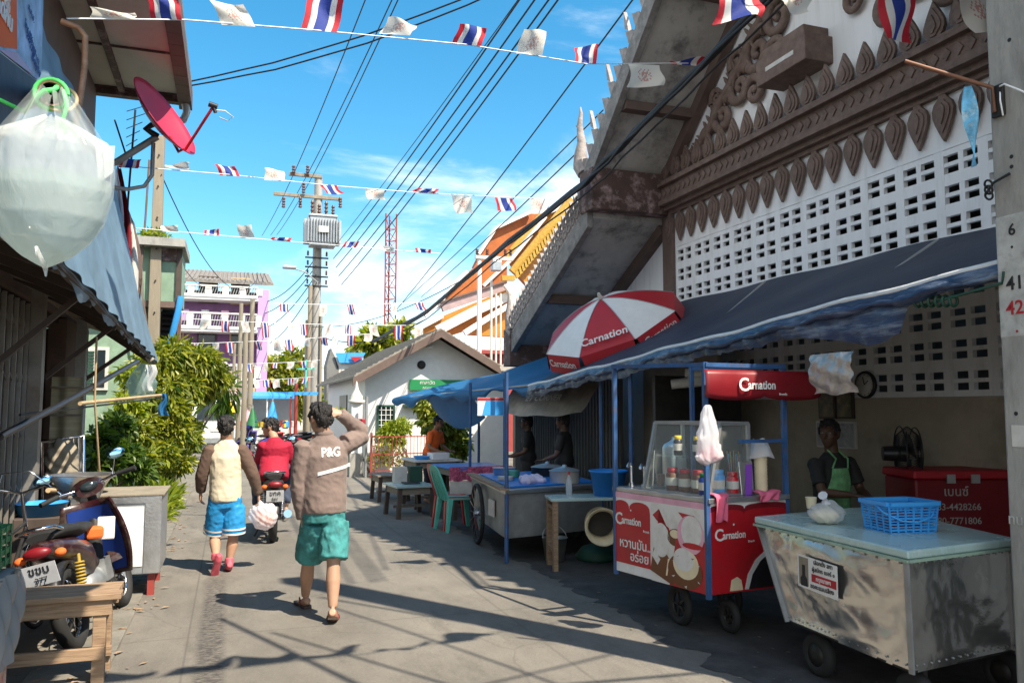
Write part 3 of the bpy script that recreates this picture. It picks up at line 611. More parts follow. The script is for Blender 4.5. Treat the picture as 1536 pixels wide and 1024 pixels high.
# big mango on the left verge, its neighbours and the low growth under them
plant('mango_tree','bushy mango tree with drooping yellow green leaves on the left verge','tree',(-1.9,16.2,0),[cl(*a) for a in ((235,545,16,34),(262,530,16.3,30),(300,545,16.5,34),(325,565,16.6,22),(240,585,15.8,36),(275,580,16.2,32),(215,600,15.5,26),(205,585,15.6,22),(300,580,16.8,24),(255,615,15.6,30))],8200,.17,.25,M['leaf'],.07,.7,3)
plant('verge_shrub','dense light green shrub below the mango tree beside the gutter','shrub',(-1.35,16.2,0),[cl(*a) for a in ((225,640,15.4,32),(258,645,15.6,30),(278,660,16.2,24),(200,650,15,28),(240,680,15.2,28),(270,695,15.8,20),(215,690,14.8,24),(285,640,16.8,16))],7000,.12,.36,M['leaf'],.04,.35,4)
plant('dark_shrub','dark green shrub in shade behind the sheet metal cart','shrub',(-1.9,12.4,0),[cl(*a) for a in ((175,640,13,24),(150,660,12.5,24),(185,680,12.6,26),(160,700,12.2,26),(205,705,12.8,24),(140,690,12,18))],2600,.13,.4,M['leaf2'],.04,.3,5)
plant('potted_creeper','pale leafed creeper climbing the grey house wall behind the hanging bag','creeper',(-1.75,14.4,0),[cl(*a) for a in ((190,560,14.5,16),(200,610,14.5,18),(185,600,14.4,14),(175,625,14.3,14))],700,.12,.4,M['leaf_y'],.03,.5,6)
plant('weedy_clump','grassy weeds sprouting at the edge of the gutter slabs','weeds',(-1.0,14.2,0),[(-.95,13.2,.1,.2),(-1.0,14.2,.15,.25),(-1.05,15,.12,.25),(-.9,12.6,.06,.12)],900,.2,.12,M['leaf_y'],.008,-.6,8)
plant('street_tree','leafy green tree beyond the far market stalls between lilac building and pole','tree',(2.9,48,0),[cl(*a) for a in ((420,560,48,32),(445,545,49,30),(410,590,48,30),(450,585,48,30),(435,610,48,26),(470,600,49,20))],3600,.42,.4,M['leaf'],.16,.3,9)
plant('hill_tree','round green tree showing above the white house roof beside the lattice mast','tree',(11,58,0),[cl(*a) for a in ((570,512,58,26),(545,520,58,18),(600,500,59,18),(555,505,59,16))],1500,.6,.45,M['leaf'],.25,.2,10)
plant('palm_bush','dark spiky palm in front of the lilac building','palm',(-1.2,26,0),[cl(*a) for a in ((330,600,26,16),(345,585,26,14),(335,575,26,12))],120,.6,.1,M['leaf2'],.06,.7,12)
plant('yard_bush','rounded yellow green bush behind the metal fence','bush',(4.3,19.7,0),[cl(*a) for a in ((590,648,19.6,17),(603,640,19.6,15),(577,650,19.6,12),(595,660,19.6,12))],1500,.1,.4,M['leaf_y'],.03,.1,13)
plant('fence_weeds','sparse flowering weeds growing through the metal fence','weeds',(3.9,19.1,0),[cl(*a) for a in ((565,690,19.1,16),(590,685,19.1,18),(575,672,19.1,14),(605,695,19.1,12))],500,.1,.35,M['leaf'],.015,-.2,14)
plant('hanging_vine','bright leafy vine hanging below the blue canopy corner','vine',(4.0,15.4,0),[cl(*a) for a in ((640,610,15.2,16),(655,630,15.2,20),(675,640,15.2,22),(665,660,15.2,18),(690,665,15.4,14),(685,685,15.4,12),(640,635,15,10))],1500,.15,.5,M['leaf'],.03,.6,15)
plant('pot_bush','small potted bush between gate pillar and house wall','bush',(3.3,20.0,0),[cl(*a) for a in ((515,622,20,8),(508,618,20,6))],220,.1,.4,M['leaf_y'],.02,0,16)

# ================================================================= far end of the lane
def prop(name,label,cat,g,m,loc=None,**k): return tag(g.build(name,m,None,k.get('bevel',0)),label,cat,k.get('group'))
# lilac apartment building
Y0=42; A=lambda x,y:at(x,y,Y=Y0)
x0,x1=A(225,600).x,A(398,600).x; zt=A(300,420).z
ap=thing('apartment_block','three storey purple apartment block with cluttered white balconies','building',((x0+x1)/2,Y0,0))
MB().box((x0,Y0,0),(x1-.5,Y0+9,zt-.5)).build('wall',M['purple'],ap)
MB().box((x1-.498,Y0-1.2,0),(x1,Y0+9,zt-.5)).build('corner_pier',M['lilac'],ap)
rf=MB().hexa([(x0-.3,Y0-1.3,zt-.3),(x1+.2,Y0-1.3,zt-.3),(x1+.2,Y0+5,zt+1.2),(x0-.3,Y0+5,zt+1.2),(x0-.3,Y0-1.3,zt-.18),(x1+.2,Y0-1.3,zt-.18),(x1+.2,Y0+5,zt+1.3),(x0-.3,Y0+5,zt+1.3)])
for i in range(26): xx=x0+(x1-x0)*i/25; rf.bar((xx,Y0-1.29,zt-.16),(xx,Y0+4.9,zt+1.3),.1,.06)
rf.build('roof',M['roof_grey'],ap)
for k,(ya,yb) in enumerate(((434,449),(474,496),(550,572))):
    za,zb=A(300,yb).z,A(300,ya).z
    bal=MB().box((x0,Y0-1.2,za-.12),(x1-.5,Y0,za)).box((x0,Y0-1.25,za),(x1-.52,Y0-1.15,za+.14)).build('balcony',M['white_paint'],ap)
    g=MB()
    for i in range(7): xx=x0+(x1-.6-x0)*i/6; g.box((xx,Y0-1.24,za+.14),(xx+.3,Y0-1.16,zb))
    g.box((x0,Y0-1.26,zb),(x1-.52,Y0-1.14,zb+.08)); g.build('parapet',M['offwhite'],bal)
    g=MB()
    for i in range(40): xx=x0+(x1-.6-x0)*i/39; g.bar((xx,Y0-1.2,za+.14),(xx+.1,Y0-1.2,zb),.03)
    g.build('railing',M['pipe_grey'],bal)
    if k==0: continue
    for i in range(4):
        xx=x0+.4+i*.9; h=random.uniform(.5,1.0); MB().grid(lambda u,v,xx=xx,h=h:(xx+.34*u,Y0-.8+.05*math.sin(u*9+xx),za+.95-h*.6*v),3,2).build('laundry',random.choice([M['pinkpale'],M['offwhite'],M['lilac']]),bal)
for k in range(3):
    za=A(300,(462,540,605)[k]).z
    for i in range(3):
        xx=x0+.5+i*1.5; f=MB().box((xx,Y0-.05,za+.25),(xx+.9,Y0-.003,za+1.6)).build('window',M['tan_wall'] if i!=1 else M['wood_dark'],ap); MB().box((xx+.08,Y0-.07,za+.33),(xx+.82,Y0-.052,za+1.52)).build('pane',M['glass_dark'],f)
# tan wall low beside it and market frontage
tag(MB().box((-3.4,36,0),(1.0,36.3,2.5)).build('yard_wall',M['tan_wall']),'tan plastered yard wall below the lilac building','wall')
# white delivery van far down the lane
def van(x,y):
    t=thing('white_van','white van parked far down the lane under the tan wall','van',(x,y,0))
    W,H,Ln=1.75,1.95,4.2
    b=MB(); prof=[(0,.35),(0,1.2),(.12,1.9),(.3,H),(2.9,H),(3.5,1.25),(4.15,1.05),(4.2,.4)]
    b.prism([(x-W/2,y+a,z) for a,z in prof],(W,0,0)); b=b.build('body',M['white_gloss'],t,bevel=.06)
    MB().prism([(x-.72,y-.012,1.2),(x+.72,y-.012,1.2),(x+.62,y+.085,1.78),(x-.62,y+.085,1.78)],(0,-.02,0)).build('rear_window',M['glass_dark'],t)
    MB().box((x-.8,y-.08,.36),(x+.8,y-.005,.58)).build('bumper',M['alum'],t,bevel=.02)
    for s in (-1,1):
        MB().cbox((x+s*.8,y-.015,1.0),(.12,.05,.3)).build('tail_light',M['red_gloss'],t,bevel=.01)
        for yy in (.75,3.4):
            wh=MB().lathe([(.16,-.09),(.31,-.1),(.33,0),(.31,.1),(.16,.09)],(x+s*.78,y+yy,.33),18,Matrix.Rotation(PI/2,4,'Y')).build('wheel',M['black_rubber'],t); MB().lathe([(.02,-.1),(.16,-.08),(.16,.08),(.02,.1)],(x+s*.78,y+yy,.33),14,Matrix.Rotation(PI/2,4,'Y')).build('hub',M['alum'],wh)
    MB().cbox((x,y-.02,.85),(.42,.02,.14)).build('number_plate',M['offwhite'],t)
van(at(325,660,Y=31).x,31)
stall=thing('market_stall','white shuttered market kiosk with pink fascia far down the lane','kiosk',(0,34,0))
xa,xb=at(296,600,Y=34).x,at(352,600,Y=34).x
MB().box((xa,34,0),(xb,35.6,2.15)).build('wall',M['white_paint'],stall); MB().box((xa-.1,33.7,2.15),(xb+.1,35.6,2.32)).build('fascia',M['pinkpale'],stall)
g=MB()
for i in range(9): g.box((xa+.1,33.96,.3+i*.2),(xb-.1,33.995,.42+i*.2))
g.build('shutter',M['offwhite'],stall)
st2=thing('market_stall','pale open fronted market kiosk with blue fascia beside the folded blue parasol','kiosk',(2,34,0))
xa,xb=at(352,600,Y=34).x+.05,at(445,600,Y=34).x
MB().box((xa,35,0),(xb,35.6,2.1)).build('wall',M['white_paint'],st2); MB().hexa([(xa,33.4,2.0),(xb,33.4,2.0),(xb,35.7,2.2),(xa,35.7,2.2),(xa,33.4,2.1),(xb,33.4,2.1),(xb,35.7,2.32),(xa,35.7,2.32)]).build('roof',M['sky_plastic'],st2)
MB().box((xa,33.5,0),(xb,34.6,.85)).build('counter',M['offwhite'],st2)
g=MB()
for i in range(22):
    g.mi=random.randrange(4); g.cbox((xa+.1+random.random()*(xb-xa-.2),33.7+random.random()*.6,.98),(.12+.1*random.random(),.15,.2+.1*random.random()),random.random())
g.build('goods',[M['sky_plastic'],M['offwhite'],M['red_matt'],M['yellow']],st2)
for i in range(3): xx=xa+.1+i*(xb-xa-.2)/2; MB().cyl((xx,33.5,.85),(xx,33.5,2.02),.03).build('post',M['white_paint'],st2)
def parasol(px,py0,py1,Y,m,label):
    a=at(px,py0,Y=Y); b_=at(px,py1,Y=Y); t=thing('folded_parasol',label,'parasol',(a.x,Y,0),group='folded parasols of the far market')
    h=a.z-b_.z; g=MB(); R=[]
    for r,z in ((.03,a.z),(.07,a.z-h*.2),(.14,a.z-h*.6),(.2,b_.z)):
        R.append([V((a.x+r*(1+.25*(j%2))*math.cos(PI*j/8),Y+r*(1+.25*(j%2))*math.sin(PI*j/8),z)) for j in range(16)])
    g.rings(R[::-1]).build('canopy',m,t); MB().cyl((a.x,Y,0),(a.x,Y,a.z+.1),.025).build('pole',M['pipe_grey'],t)
parasol(409,602,640,29,M['sky_plastic'],'folded bright blue parasol beside the rider in red'); parasol(373,608,640,30,M['pinkpale'],'folded pink parasol far down the lane'); parasol(379,612,642,29.5,M['green_plastic'],'folded green parasol next to the pink one'); parasol(343,598,618,29,M['yellow'],'folded yellow parasol behind the man in blue shorts')
def lpole(px,py0,Y,r,label,m='pole_wood',arms=()):
    a=at(px,py0,Y=Y); t=thing('utility_pole',label,'pole',(a.x,Y,0)); MB().cyl((a.x,Y,0),(a.x,Y,a.z),r*1.25,r,10).build('shaft',M[m],t)
    for z,w_ in arms: MB().box((a.x-w_/2,Y-.06,z-.05),(a.x+w_/2,Y-.0,z+.05)).build('crossarm',M['pole_wood'],t)
    return t,a
lpole(362,455,27,.06,'thin timber post on the left of the pair before the lilac building'); lpole(379,448,30,.08,'tall pale post before the right end of the lilac building'); lpole(369,498,25,.07,'short thick post between two taller posts at the lane end'); lpole(461,480,34,.08,'slim post just left of the transformer pole'); lpole(352,515,29,.05,'thin white post left of the timber posts')
red=thing('scaffold_tower','red rusty pole frame with blue cloth top beside the pole','frame',(at(443,650,Y=27).x,27,0))
xx=at(443,650,Y=27).x
g=MB().cyl((xx,27,0),(xx,27,at(443,575,Y=27).z),.06).cyl((xx-.16,27,0),(xx-.16,27,2.0),.03); g.build('post',M['red_oxide'],red); g=MB().bar((xx-.3,27,2.1),(xx+.7,27,2.1),.14,.1); g.build('top_bar',M['sky_plastic'],red); g=MB().bar((xx,27,2.9),(xx+.6,27,2.9),.05).bar((xx+.3,27,2.3),(xx+.3,27,3.2),.05); g.build('green_pipe',M['teal_plastic'],red)
# transformer pole
tp,a=lpole(478,268,34,.17,'concrete utility pole carrying the grey transformer','concrete')
X0=a.x; PZ=lambda y:at(478,y,Y=34).z
for z,xl,xr in ((PZ(297),410,512),(PZ(266),432,482)):
    MB().box((at(xl,300,Y=34).x,33.8,z-.08),(at(xr,300,Y=34).x,33.92,z+.06)).build('crossarm',M['pole_wood'],tp,bevel=.01)
def insul(p,h,up=1,parent=tp,r=.09):
    pr=[]; n=4
    for i in range(n): z=h*i/n; pr+= [(r*.55,z),(r,z+h*.06),(r*.55,z+h*.14)]
    pr+=[(r*.4,h)]; MB().lathe([(a_,z*up) for a_,z in pr],p,10).build('insulator',M['ceramic'],parent)
for px_,py_ in ((440,264),(461,264),(425,312),(450,312),(510,312),(455,290)): q=at(px_,py_,Y=33.8); insul((q.x,33.75,q.z),.45)
tx=at(483,350,Y=33.4).x; zt,zb=at(483,328,Y=33.4).z,at(483,371,Y=33.4).z
tr=MB().box((tx-.52,33.0,zb),(tx+.52,33.7,zt)).box((tx-.58,32.95,zt),(tx+.58,33.75,zt+.08)).build('transformer',M['alum'],tp,bevel=.02)
g=MB()
for i in range(12): xx=tx-.62+i*.113; g.box((xx,32.78,zb+.12),(xx+.03,33.0,zt-.12))
for i in range(8): yy=33.05+i*.08; g.box((tx-.74,yy,zb+.12),(tx-.52,yy+.03,zt-.12)).box((tx+.52,yy,zb+.12),(tx+.74,yy+.03,zt-.12))
g.build('cooling_fin',M['alum'],tr); MB().box((tx-.2,32.72,zb+.5),(tx+.2,32.775,zt-.45)).build('rating_plate',M['offwhite'],tr)
for i in range(4): insul((tx-.42+i*.28,33.3,zt+.08),.5 if i%2 else .65,parent=tr)
g=MB()
for k,py_ in enumerate((388,402,416,430)):
    z=PZ(py_); g.box((X0-.5,33.8,z-.03),(X0+.45,33.86,z+.03))
g.build('rack',M['dark_metal'],tp)
for py_ in (386,400,414,428):
    for dx in (-.4,.36): q=(X0+dx,33.7,PZ(py_)); insul(q,.2,parent=tp,r=.06)
g=MB().tube([(X0,33.7,PZ(425)),(X0-.5,33.5,PZ(412)),(X0-1.0,33.4,PZ(408))],.03).build('lamp_arm',M['pipe_grey'],tp); MB().cbox((X0-1.15,33.4,PZ(407)),(.55,.28,.14)).build('lamp_head',M['alum'],tp,bevel=.05)
MB().cyl((X0-.28,33.6,0),(X0-.26,33.8,PZ(430)),.09,.09,10).build('cable_riser',M['pole_wood'],tp); MB().cyl((X0+.22,33.7,0),(X0+.2,33.8,PZ(470)),.06,.06,8).build('cable_riser',M['pole_wood'],tp)
# red lattice mast
Ym=60; q0,q1=at(579,320,Y=Ym),at(595,320,Y=Ym); mt=thing('lattice_mast','red and white steel lattice mast behind the white house','mast',(q0.x+.4,Ym,0)); g=MB(); wd=q1.x-q0.x
C=[(q0.x,Ym),(q1.x,Ym),(q0.x+wd/2,Ym+wd*.85)]
for x,y in C: g.cyl((x,y,0),(x,y,q0.z),.06,.06,6)
z=0; k=0
while z<q0.z-.9:
    for i in range(3): p,r=C[i],C[(i+1)%3]; g.bar((*p,z),(*r,z),.045); g.bar((*(p if k%2 else r),z),(*(r if k%2 else p),z+.9),.04)
    z+=.9; k+=1
g.build('lattice',M['red_oxide'],mt)
# orange roofed temple behind
def T(x,y,Y=30): return at(x,y,Y=Y)
ch=thing('orange_temple','temple chapel with tiered orange roof edged in gold and white behind the gabled hall','temple',(11,30,0))
def sheet(pts,m,name,t=.15,par=ch):
    P_=[T(x,y,Y) for x,y,Y in pts]; nrm=(P_[1]-P_[0]).cross(P_[2]-P_[0]).normalized()
    if nrm.y<0: nrm=-nrm
    return MB().prism(P_,nrm*t).build(name,m,par)
def band(p,w_,m,name,Y,d=.12):
    g=MB()
    for a,b_ in zip(p[:-1],p[1:]): g.bar(T(*a,Y),T(*b_,Y),w_,d,up=(0,1,0))
    return g.build(name,m,ch)
def Z_(x,y): return (600+x/2.99,260+y/2.99)
def slab(pts,Y,m,name,t=.3): return sheet([Z_(*p)+(Y,) for p in pts],m,name,t)
def edge(p,w_,m,name,Y,d=.2): return band([Z_(*q) for q in p],w_,m,name,Y,d)
slab([(330,420),(358,362),(430,252),(590,176),(640,176),(505,352),(470,420)],31.5,M['roof_orange'],'upper_roof')
slab([(500,400),(650,188),(745,142),(760,150),(520,440)],30.9,M['roof_amber'],'upper_roof')
slab([(118,640),(180,590),(240,505),(360,398),(480,330),(480,500),(185,596)],30.6,M['roof_orange'],'middle_roof')
slab([(60,715),(190,640),(345,575),(480,520),(500,600),(345,690),(205,735)],30.0,M['roof_amber'],'lower_roof')
slab([(300,722),(500,585),(560,585),(560,735),(480,735)],29.4,M['roof_amber'],'lower_roof')
slab([(520,445),(778,128),(812,160),(570,500)],30.6,M['roof_amber'],'lower_roof')
edge([(352,362),(428,246),(590,172)],.13,M['white_paint'],'white_ridge',31.3); edge([(112,640),(178,584),(236,500),(300,440)],.13,M['white_paint'],'white_ridge',30.4); edge([(50,715),(190,640)],.14,M['white_paint'],'white_ridge',29.9); edge([(650,184),(745,140)],.14,M['white_paint'],'white_ridge',30.7)
edge([(425,445),(500,345),(638,180)],.22,M['gold'],'gold_edging',30.75); edge([(372,505),(500,385),(652,196)],.12,M['white_paint'],'white_edging',30.55)
edge([(505,445),(770,118)],.36,M['gold'],'gold_edging',30.2); edge([(522,462),(715,238)],.1,M['royal'],'blue_edging',30.05)
edge([(185,598),(470,505)],.4,M['roof_side'],'roof_side',30.3); edge([(180,578),(470,486)],.06,M['brown_plain'],'roof_side',30.2)
edge([(165,705),(345,612),(500,545)],.36,M['offwhite'],'white_edging',29.75); edge([(288,716),(400,645),(505,582)],.2,M['white_paint'],'white_edging',29.2)
edge([(455,470),(512,470)],.2,M['gold'],'gold_edging',29.6); edge([(470,500),(500,540)],.14,M['offwhite'],'white_edging',29.5)
x0,x1=T(672,522,28.5).x,16; MB().box((x0,28.6,0),(x1,34,T(700,524,28.5).z)).build('wall',M['red_oxide'],ch); MB().box((x0-.3,28.2,T(700,524,28.3).z),(x1,28.6,T(700,519,28.3).z)).build('cornice',M['white_paint'],ch); MB().box((x0-.2,28.1,T(700,530,28.3).z),(x1,28.59,T(700,524.5,28.3).z)).build('cornice',M['red_oxide'],ch)
g=MB()
for k in range(16): t=k/15; q=T(775+62*t,414-74*t,29.9); g.prism([q+V((0,0,-.1)),q+V((.16,0,.02)),q+V((.1,0,.3)),q+V((-.06,0,.12))],(0,.1,0))
g.build('flame_finial',M['gold'],ch)
# white service poles with a small transformer in front of it
wp=thing('service_poles','white twin pole stand with small transformer in front of the orange temple roof','pole',(at(718,600,Y=22).x,22,0))
for px_,pt,w_ in ((719,388,.07),(737,420,.035),(751,440,.03),(744,440,.03)):
    q=at(px_,pt,Y=22); MB().cyl((q.x,22,0),(q.x,22,q.z),w_,w_,9).build('pole',M['white_paint'] if px_==719 else M['offwhite'],wp)
q=at(740,388,Y=22); MB().box((at(712,384,Y=22).x,21.9,q.z-.04),(at(768,384,Y=22).x,22.0,q.z+.06)).build('crossarm',M['offwhite'],wp); MB().cbox((at(741,398,Y=22).x,21.8,q.z-.25),(.28,.25,.3)).build('transformer',M['alum'],wp,bevel=.02)
for px_ in (715,730,757,765): p=at(px_,384,Y=22); insul((p.x,21.95,p.z),.2,parent=wp,r=.06)
# grey roof low beside temple + canvas booth
lr=thing('low_shed','low shed with pale weathered roof between white house and gabled hall','shed',(8,19,0))
MB().hexa([at(752,560,Y=17.6),at(835,590,Y=15.2),V((9,15.4,3.0)),V((9,19,3.2)),at(752,556,Y=17.6),at(835,586,Y=15.2),V((9,15.4,3.3)),V((9,19,3.5))]).build('roof',M['roof_grey'],lr)
MB().prism([at(752,556,Y=17.5),at(800,518,Y=19),V((9.6,19,3.6)),V((9.6,17.5,2.4))],(0,.12,.1)).build('roof_slope',M['roof_tile'],lr)
MB().box((6.7,17.9,0),(9.5,19,2.3)).build('wall',M['grey_wall'],lr)
bo=thing('painted_booth','small gabled booth with blue and red painted roof behind the white house','booth',(at(520,560,Y=30).x,30,0))
q=lambda x,y,Y=30:at(x,y,Y=Y)
MB().prism([q(500,530),q(545,530),q(545,560),q(510,566)],(0,.1,.02)).build('roof',M['offwhite'],bo); MB().prism([q(503,529,29.9),q(548,529,29.9),q(540,544,29.9),q(509,544,29.9)],(0,-.05,0)).build('blue_panel',M['sky_plastic'],bo); MB().prism([q(525,535,29.8),q(545,535,29.8),q(532,543,29.8)],(0,-.04,0)).build('red_panel',M['red_matt'],bo)
MB().prism([q(490,548),q(497,522),q(508,550),q(508,600),q(490,600)],(0,1,0)).build('gable',M['grey_wall'],bo)
# far background shops closing the lane
sh=thing('shop_row','pale far shop row closing the end of the lane','building',(6,64,0)); MB().box((-14,62,0),(22,66,3.2)).build('wall',M['offwhite'],sh); MB().box((-14,61,3.2),(22,66,3.5)).build('roof',M['roof_grey'],sh)

# fallen leaves and scraps
def litter(name,label,n,rect,mat,sz,seed):
    R=np.random.RandomState(seed); g=MB()
    for i in range(n):
        x=rect[0]+(rect[1]-rect[0])*R.rand(); y=rect[2]+(rect[3]-rect[2])*R.rand()**1.3; a=R.rand()*6.3; s=sz*(.5+R.rand()); d=V((math.cos(a),math.sin(a),0)); e=V((-d.y,d.x,0)); c=V((x,y,.014)); h=V((0,0,s*.25*R.rand()))
        g.quad(c-d*s,c-e*s*.35+h,c+d*s+h*.4,c+e*s*.35+h)
    o=g.build(name,mat); tag(o,label,'leaf litter',kind='stuff')
litter('leaf_litter','dry fallen leaves scattered along the left gutter slabs',260,(-1.2,-.45,4,20),M['wood'],.035,3)
litter('street_litter','small scraps and grit on the pavement below the stalls',110,(2.7,4.2,3.5,13),M['pole_wood'],.014,4)
# ================================================================= overhead cables
def cable(label,a,b,r=.01,sag=.0,ext=(0,0),group=None,name='overhead_cable',n=22,wob=0):
    a,b=V(a),V(b); d=b-a; a2=a-d*ext[0]; b2=b+d*ext[1]; L_=1+ext[0]+ext[1]
    pts=[]
    for i in range(n+1):
        t=i/n; p=a2.lerp(b2,t); s=(t*L_-ext[0]); p=p+V((0,0,-sag*4*s*(1-s))); 
        if wob: p+=V((wob*math.sin(i*1.9),0,wob*math.cos(i*2.3)))
        pts.append(p)
    return tag(MB().tube(pts,r,5).build(name,M['wire']),label,'cable',group)
ov='power lines over the lane'
cable('high line from the left insulator of the pole top, leftmost of the steep lines',at(440,262,Y=34),at(548,0,Z=11.2),.016,.1,(1.2,.8))
cable('high line from the middle pole top insulator, left one of the close steep pair',at(461,262,Y=34),at(588,0,Z=11.2),.016,.1,(1.2,.8))
cable('high line of the pole top, right one of the close steep pair',at(470,262,Y=34),at(597,0,Z=11.2),.016,.1,(1.2,.8))
for i,(x,k) in enumerate(zip((779,802,823,837),('upper left','second','third','lowest'))):
    cable(f'low voltage line from the pole rack, {k} of the parallel four',at(500+4*i,388+13*i,Y=33.8),at(x,0,Z=8.6),.018,.15,(0,.5))
cable('thin single line crossing above the parallel four lines',at(500,372,Y=33.8),at(777,0,Z=9.6),.011,.1,(0,.4))
cable('thin service line slanting from the far roofs to the top of the barge board',at(590,470,Y=31),at(940,12,Y=9.6),.014,.1,(0,.3))
cable('thin service line running just below the one to the barge board top',at(620,440,Y=30),at(905,165,Y=11.5),.012,.05,(.2,.0))
cable('thin line passing behind the striped flag towards the gilded roof finial',at(650,430,Y=27),at(880,215,Y=11),.012,.05,(.2,.0))
# heavy black bundle
P0=at(560,512,Y=30)
def bun(k,dx,dz,r,lab):
    pts=[P0+V((dx,0,dz))]
    for (x,y) in ((640,468),(740,382),(880,272),(960,190),(1110,40)): q=at(x,y,X=4.55); pts.append(q+V((dx,0,dz)))
    e=pts[-1]+(pts[-1]-pts[-2])*1.4; pts.append(e); s=[]
    for i in range(len(pts)-1):
        for j in range(6): s.append(pts[i].lerp(pts[i+1],j/6)+V((.012*math.sin(i*7+j*1.3+k),0,.014*math.cos(i*5+j*1.7+k))))
    s.append(pts[-1]); tag(MB().tube(s,r,6).build('cable_bundle',M['wire']),lab,'cable')
bun(0,0,0,.04,'heavy black cable bundle sagging along the temple front, thickest strand'); bun(1,.05,.07,.026,'black cable twisted along the top of the heavy bundle'); bun(2,-.05,-.07,.02,'thin black cable hanging just below the heavy bundle'); bun(3,.02,-.16,.012,'thinnest loose cable under the heavy bundle')
# lines that cast the long shadows over the road and go overhead
cable('slack pair of dark lines from the left eave to the upper right, upper one',at(240,130,Y=11.4),at(690,0,Y=9),.011,.12,(0,1.2),wob=.004); cable('slack pair of dark lines from the left eave to the upper right, lower one',at(240,134,Y=11.5),at(700,8,Y=9),.011,.16,(0,1.2),wob=.006)
cable('drop wire curving down from the timber post to the lilac building',at(242,262,Y=16.75),at(385,420,Y=38),.012,1.2); cable('lower drop wire from the timber post to the lilac balcony',at(236,330,Y=16.75),at(330,425,Y=38),.01,.7)
for i,(x,y) in enumerate(((400,452),(396,470),(398,492),(404,515))):
    cable(f"thin service line from the pole rack down left to the lilac building, {('top','second','third','bottom')[i]} of four",at(474,386+13*i,Y=33.8),at(x,y,Y=41),.02,.35)
cable('thin sagging line from the far post to the white twin poles',at(463,490,Y=34),at(718,405,Y=22),.014,.5); cable('thin line low behind the house roof towards the pole',at(480,505,Y=34),at(640,478,Y=29),.02,.5)
cable('thick cable slung across the lane over the camera from pole side to shophouse',(5.8,1.0,5.3),(-1.7,1.9,5.6),.02,.25); cable('second cable slung across the lane over the camera, lower',(5.8,1.5,5.9),(-1.7,.4,5.2),.014,.3)
cable('cable running over the camera from the near gable end towards the lane',(4.6,-2.2,6.3),(2.3,3.2,5.6),.024,.2); cable('slack cable over the camera beside the gable cable',(5.2,-1.5,5.4),(2.7,2.6,5.7),.016,.45); cable('thin looped cable over the camera near the concrete pole',(4.4,.2,5.4),(3.4,2.9,6.2),.014,.5); cable('short stay cable over the camera above the awning',(5.6,.6,5.2),(3.6,2.9,6.8),.018,.1)
# ================================================================= bunting
ORD=['first','second','third','fourth','fifth','sixth','seventh','eighth','ninth','tenth','eleventh','twelfth','thirteenth','fourteenth','fifteenth']
FM=[M['flag_red'],M['flag_white'],M['flag_blue'],M['flag_cream'],M['flag_emblem'],M['flag_yellow']]
def flag(c,ux,vv,typ,label,group,seed):
    rr=random.Random(seed); ux,vv=V(ux),V(vv); nn=ux.cross(vv).normalized(); w_=ux.length; h=vv.length
    ph=rr.random()*6; am=.22*w_; cu_=rr.uniform(-.6,.6)
    n,m=(12,8) if typ=='T' else (24,16)
    def fn(i,j):
        u,v=i/n,j/m; a=am*v*math.sin(ph+u*4.2+v*3)+cu_*h*.5*v*v
        skew=.14*math.sin(ph*2)*v
        return V(c)+ux*(u-.5+skew+.05*v*math.sin(ph+v*5))+vv*(v*(1-.12*abs(cu_))+.06*math.sin(u*5+ph)*v)+nn*a
    g=MB(); vs=[fn(i,j) for j in range(m+1) for i in range(n+1)]; o=len(g.v); g.v+=[tuple(p) for p in vs]
    for j in range(m):
        for i in range(n):
            g.f.append((j*(n+1)+i,j*(n+1)+i+1,(j+1)*(n+1)+i+1,(j+1)*(n+1)+i)); g.s.append(True)
            if typ=='T': k=(0,0,1,1,2,2,2,2,1,1,0,0)[i]
            else:
                k=3; du,dv=(i+.5)/n-.5,(j+.5)/m-.5; q=du*du*4+dv*dv*4
                if .09<q<.17 and (i*5+j*3)%4!=0 or (abs(du)<.09 and abs(dv)<.1 and (i+j)%3) or (.3<abs(dv)*2+.02<.62 and dv<0 and abs(du)<.2 and (i*7+j)%3==0): k=4
                if typ=='Y': k=5
            g.m.append(k)
    tag(g.build('bunting_flag',FM),label,'flag',group)
def bunting(name,where,pts,flags,group,r=.006):
    P_=[V(p) for p in pts]; s=[]
    for a,b_ in zip(P_[:-1],P_[1:]):
        for j in range(6): s.append(a.lerp(b_,j/6))
    s.append(P_[-1]); tag(MB().tube(s,r,4).build('bunting_string',M['string_white']),f'white bunting string {where}','string')
    for k,(x,y,wp,vx,vy,t) in enumerate(flags):
        # the plane of the string at this flag
        best=None
        for i,q in enumerate(s):
            pj=q-V((0,0,CH)); z=pj.dot(CF); X_=768+F*pj.dot(CR)/z
            if best is None or abs(X_-x)<best[0]: best=(abs(X_-x),q.y)
        Y=best[1]; c=at(x,y,Y=Y); ux=at(x+wp,y+wp*.06,Y=Y)-c; vv=at(x+vx,y+vy,Y=Y)-c; vv.y+=random.uniform(-.3,.3)*vv.length
        nm='striped' if t=='T' else 'off white'
        flag(c,ux,vv,t,f'{nm} paper flag, {ORD[k]} from the left on the {name}',group,hash((x,y))%9999)
A_=lambda x,y,Y:at(x,y,Y=Y)
bunting('near bunting string','across the top of the view from left eave to temple gable',[A_(100,28,6.3),A_(280,30,6.7),(A_(478,46,7)),A_(700,67,7.4),A_(880,96,8),A_(1050,95,8.6)],
 [(168,28,64,8,-11,'W'),(250,29,46,-12,-28,'T'),(358,39,50,-10,-36,'W'),(478,47,54,8,-54,'T'),(592,52,46,6,-20,'W'),(700,68,44,8,-27,'T'),(794,82,38,0,-34,'W'),(878,95,32,8,-34,'T'),(966,97,46,6,32,'W'),(1030,98,44,0,-9,'T')],'flags of the near bunting string')
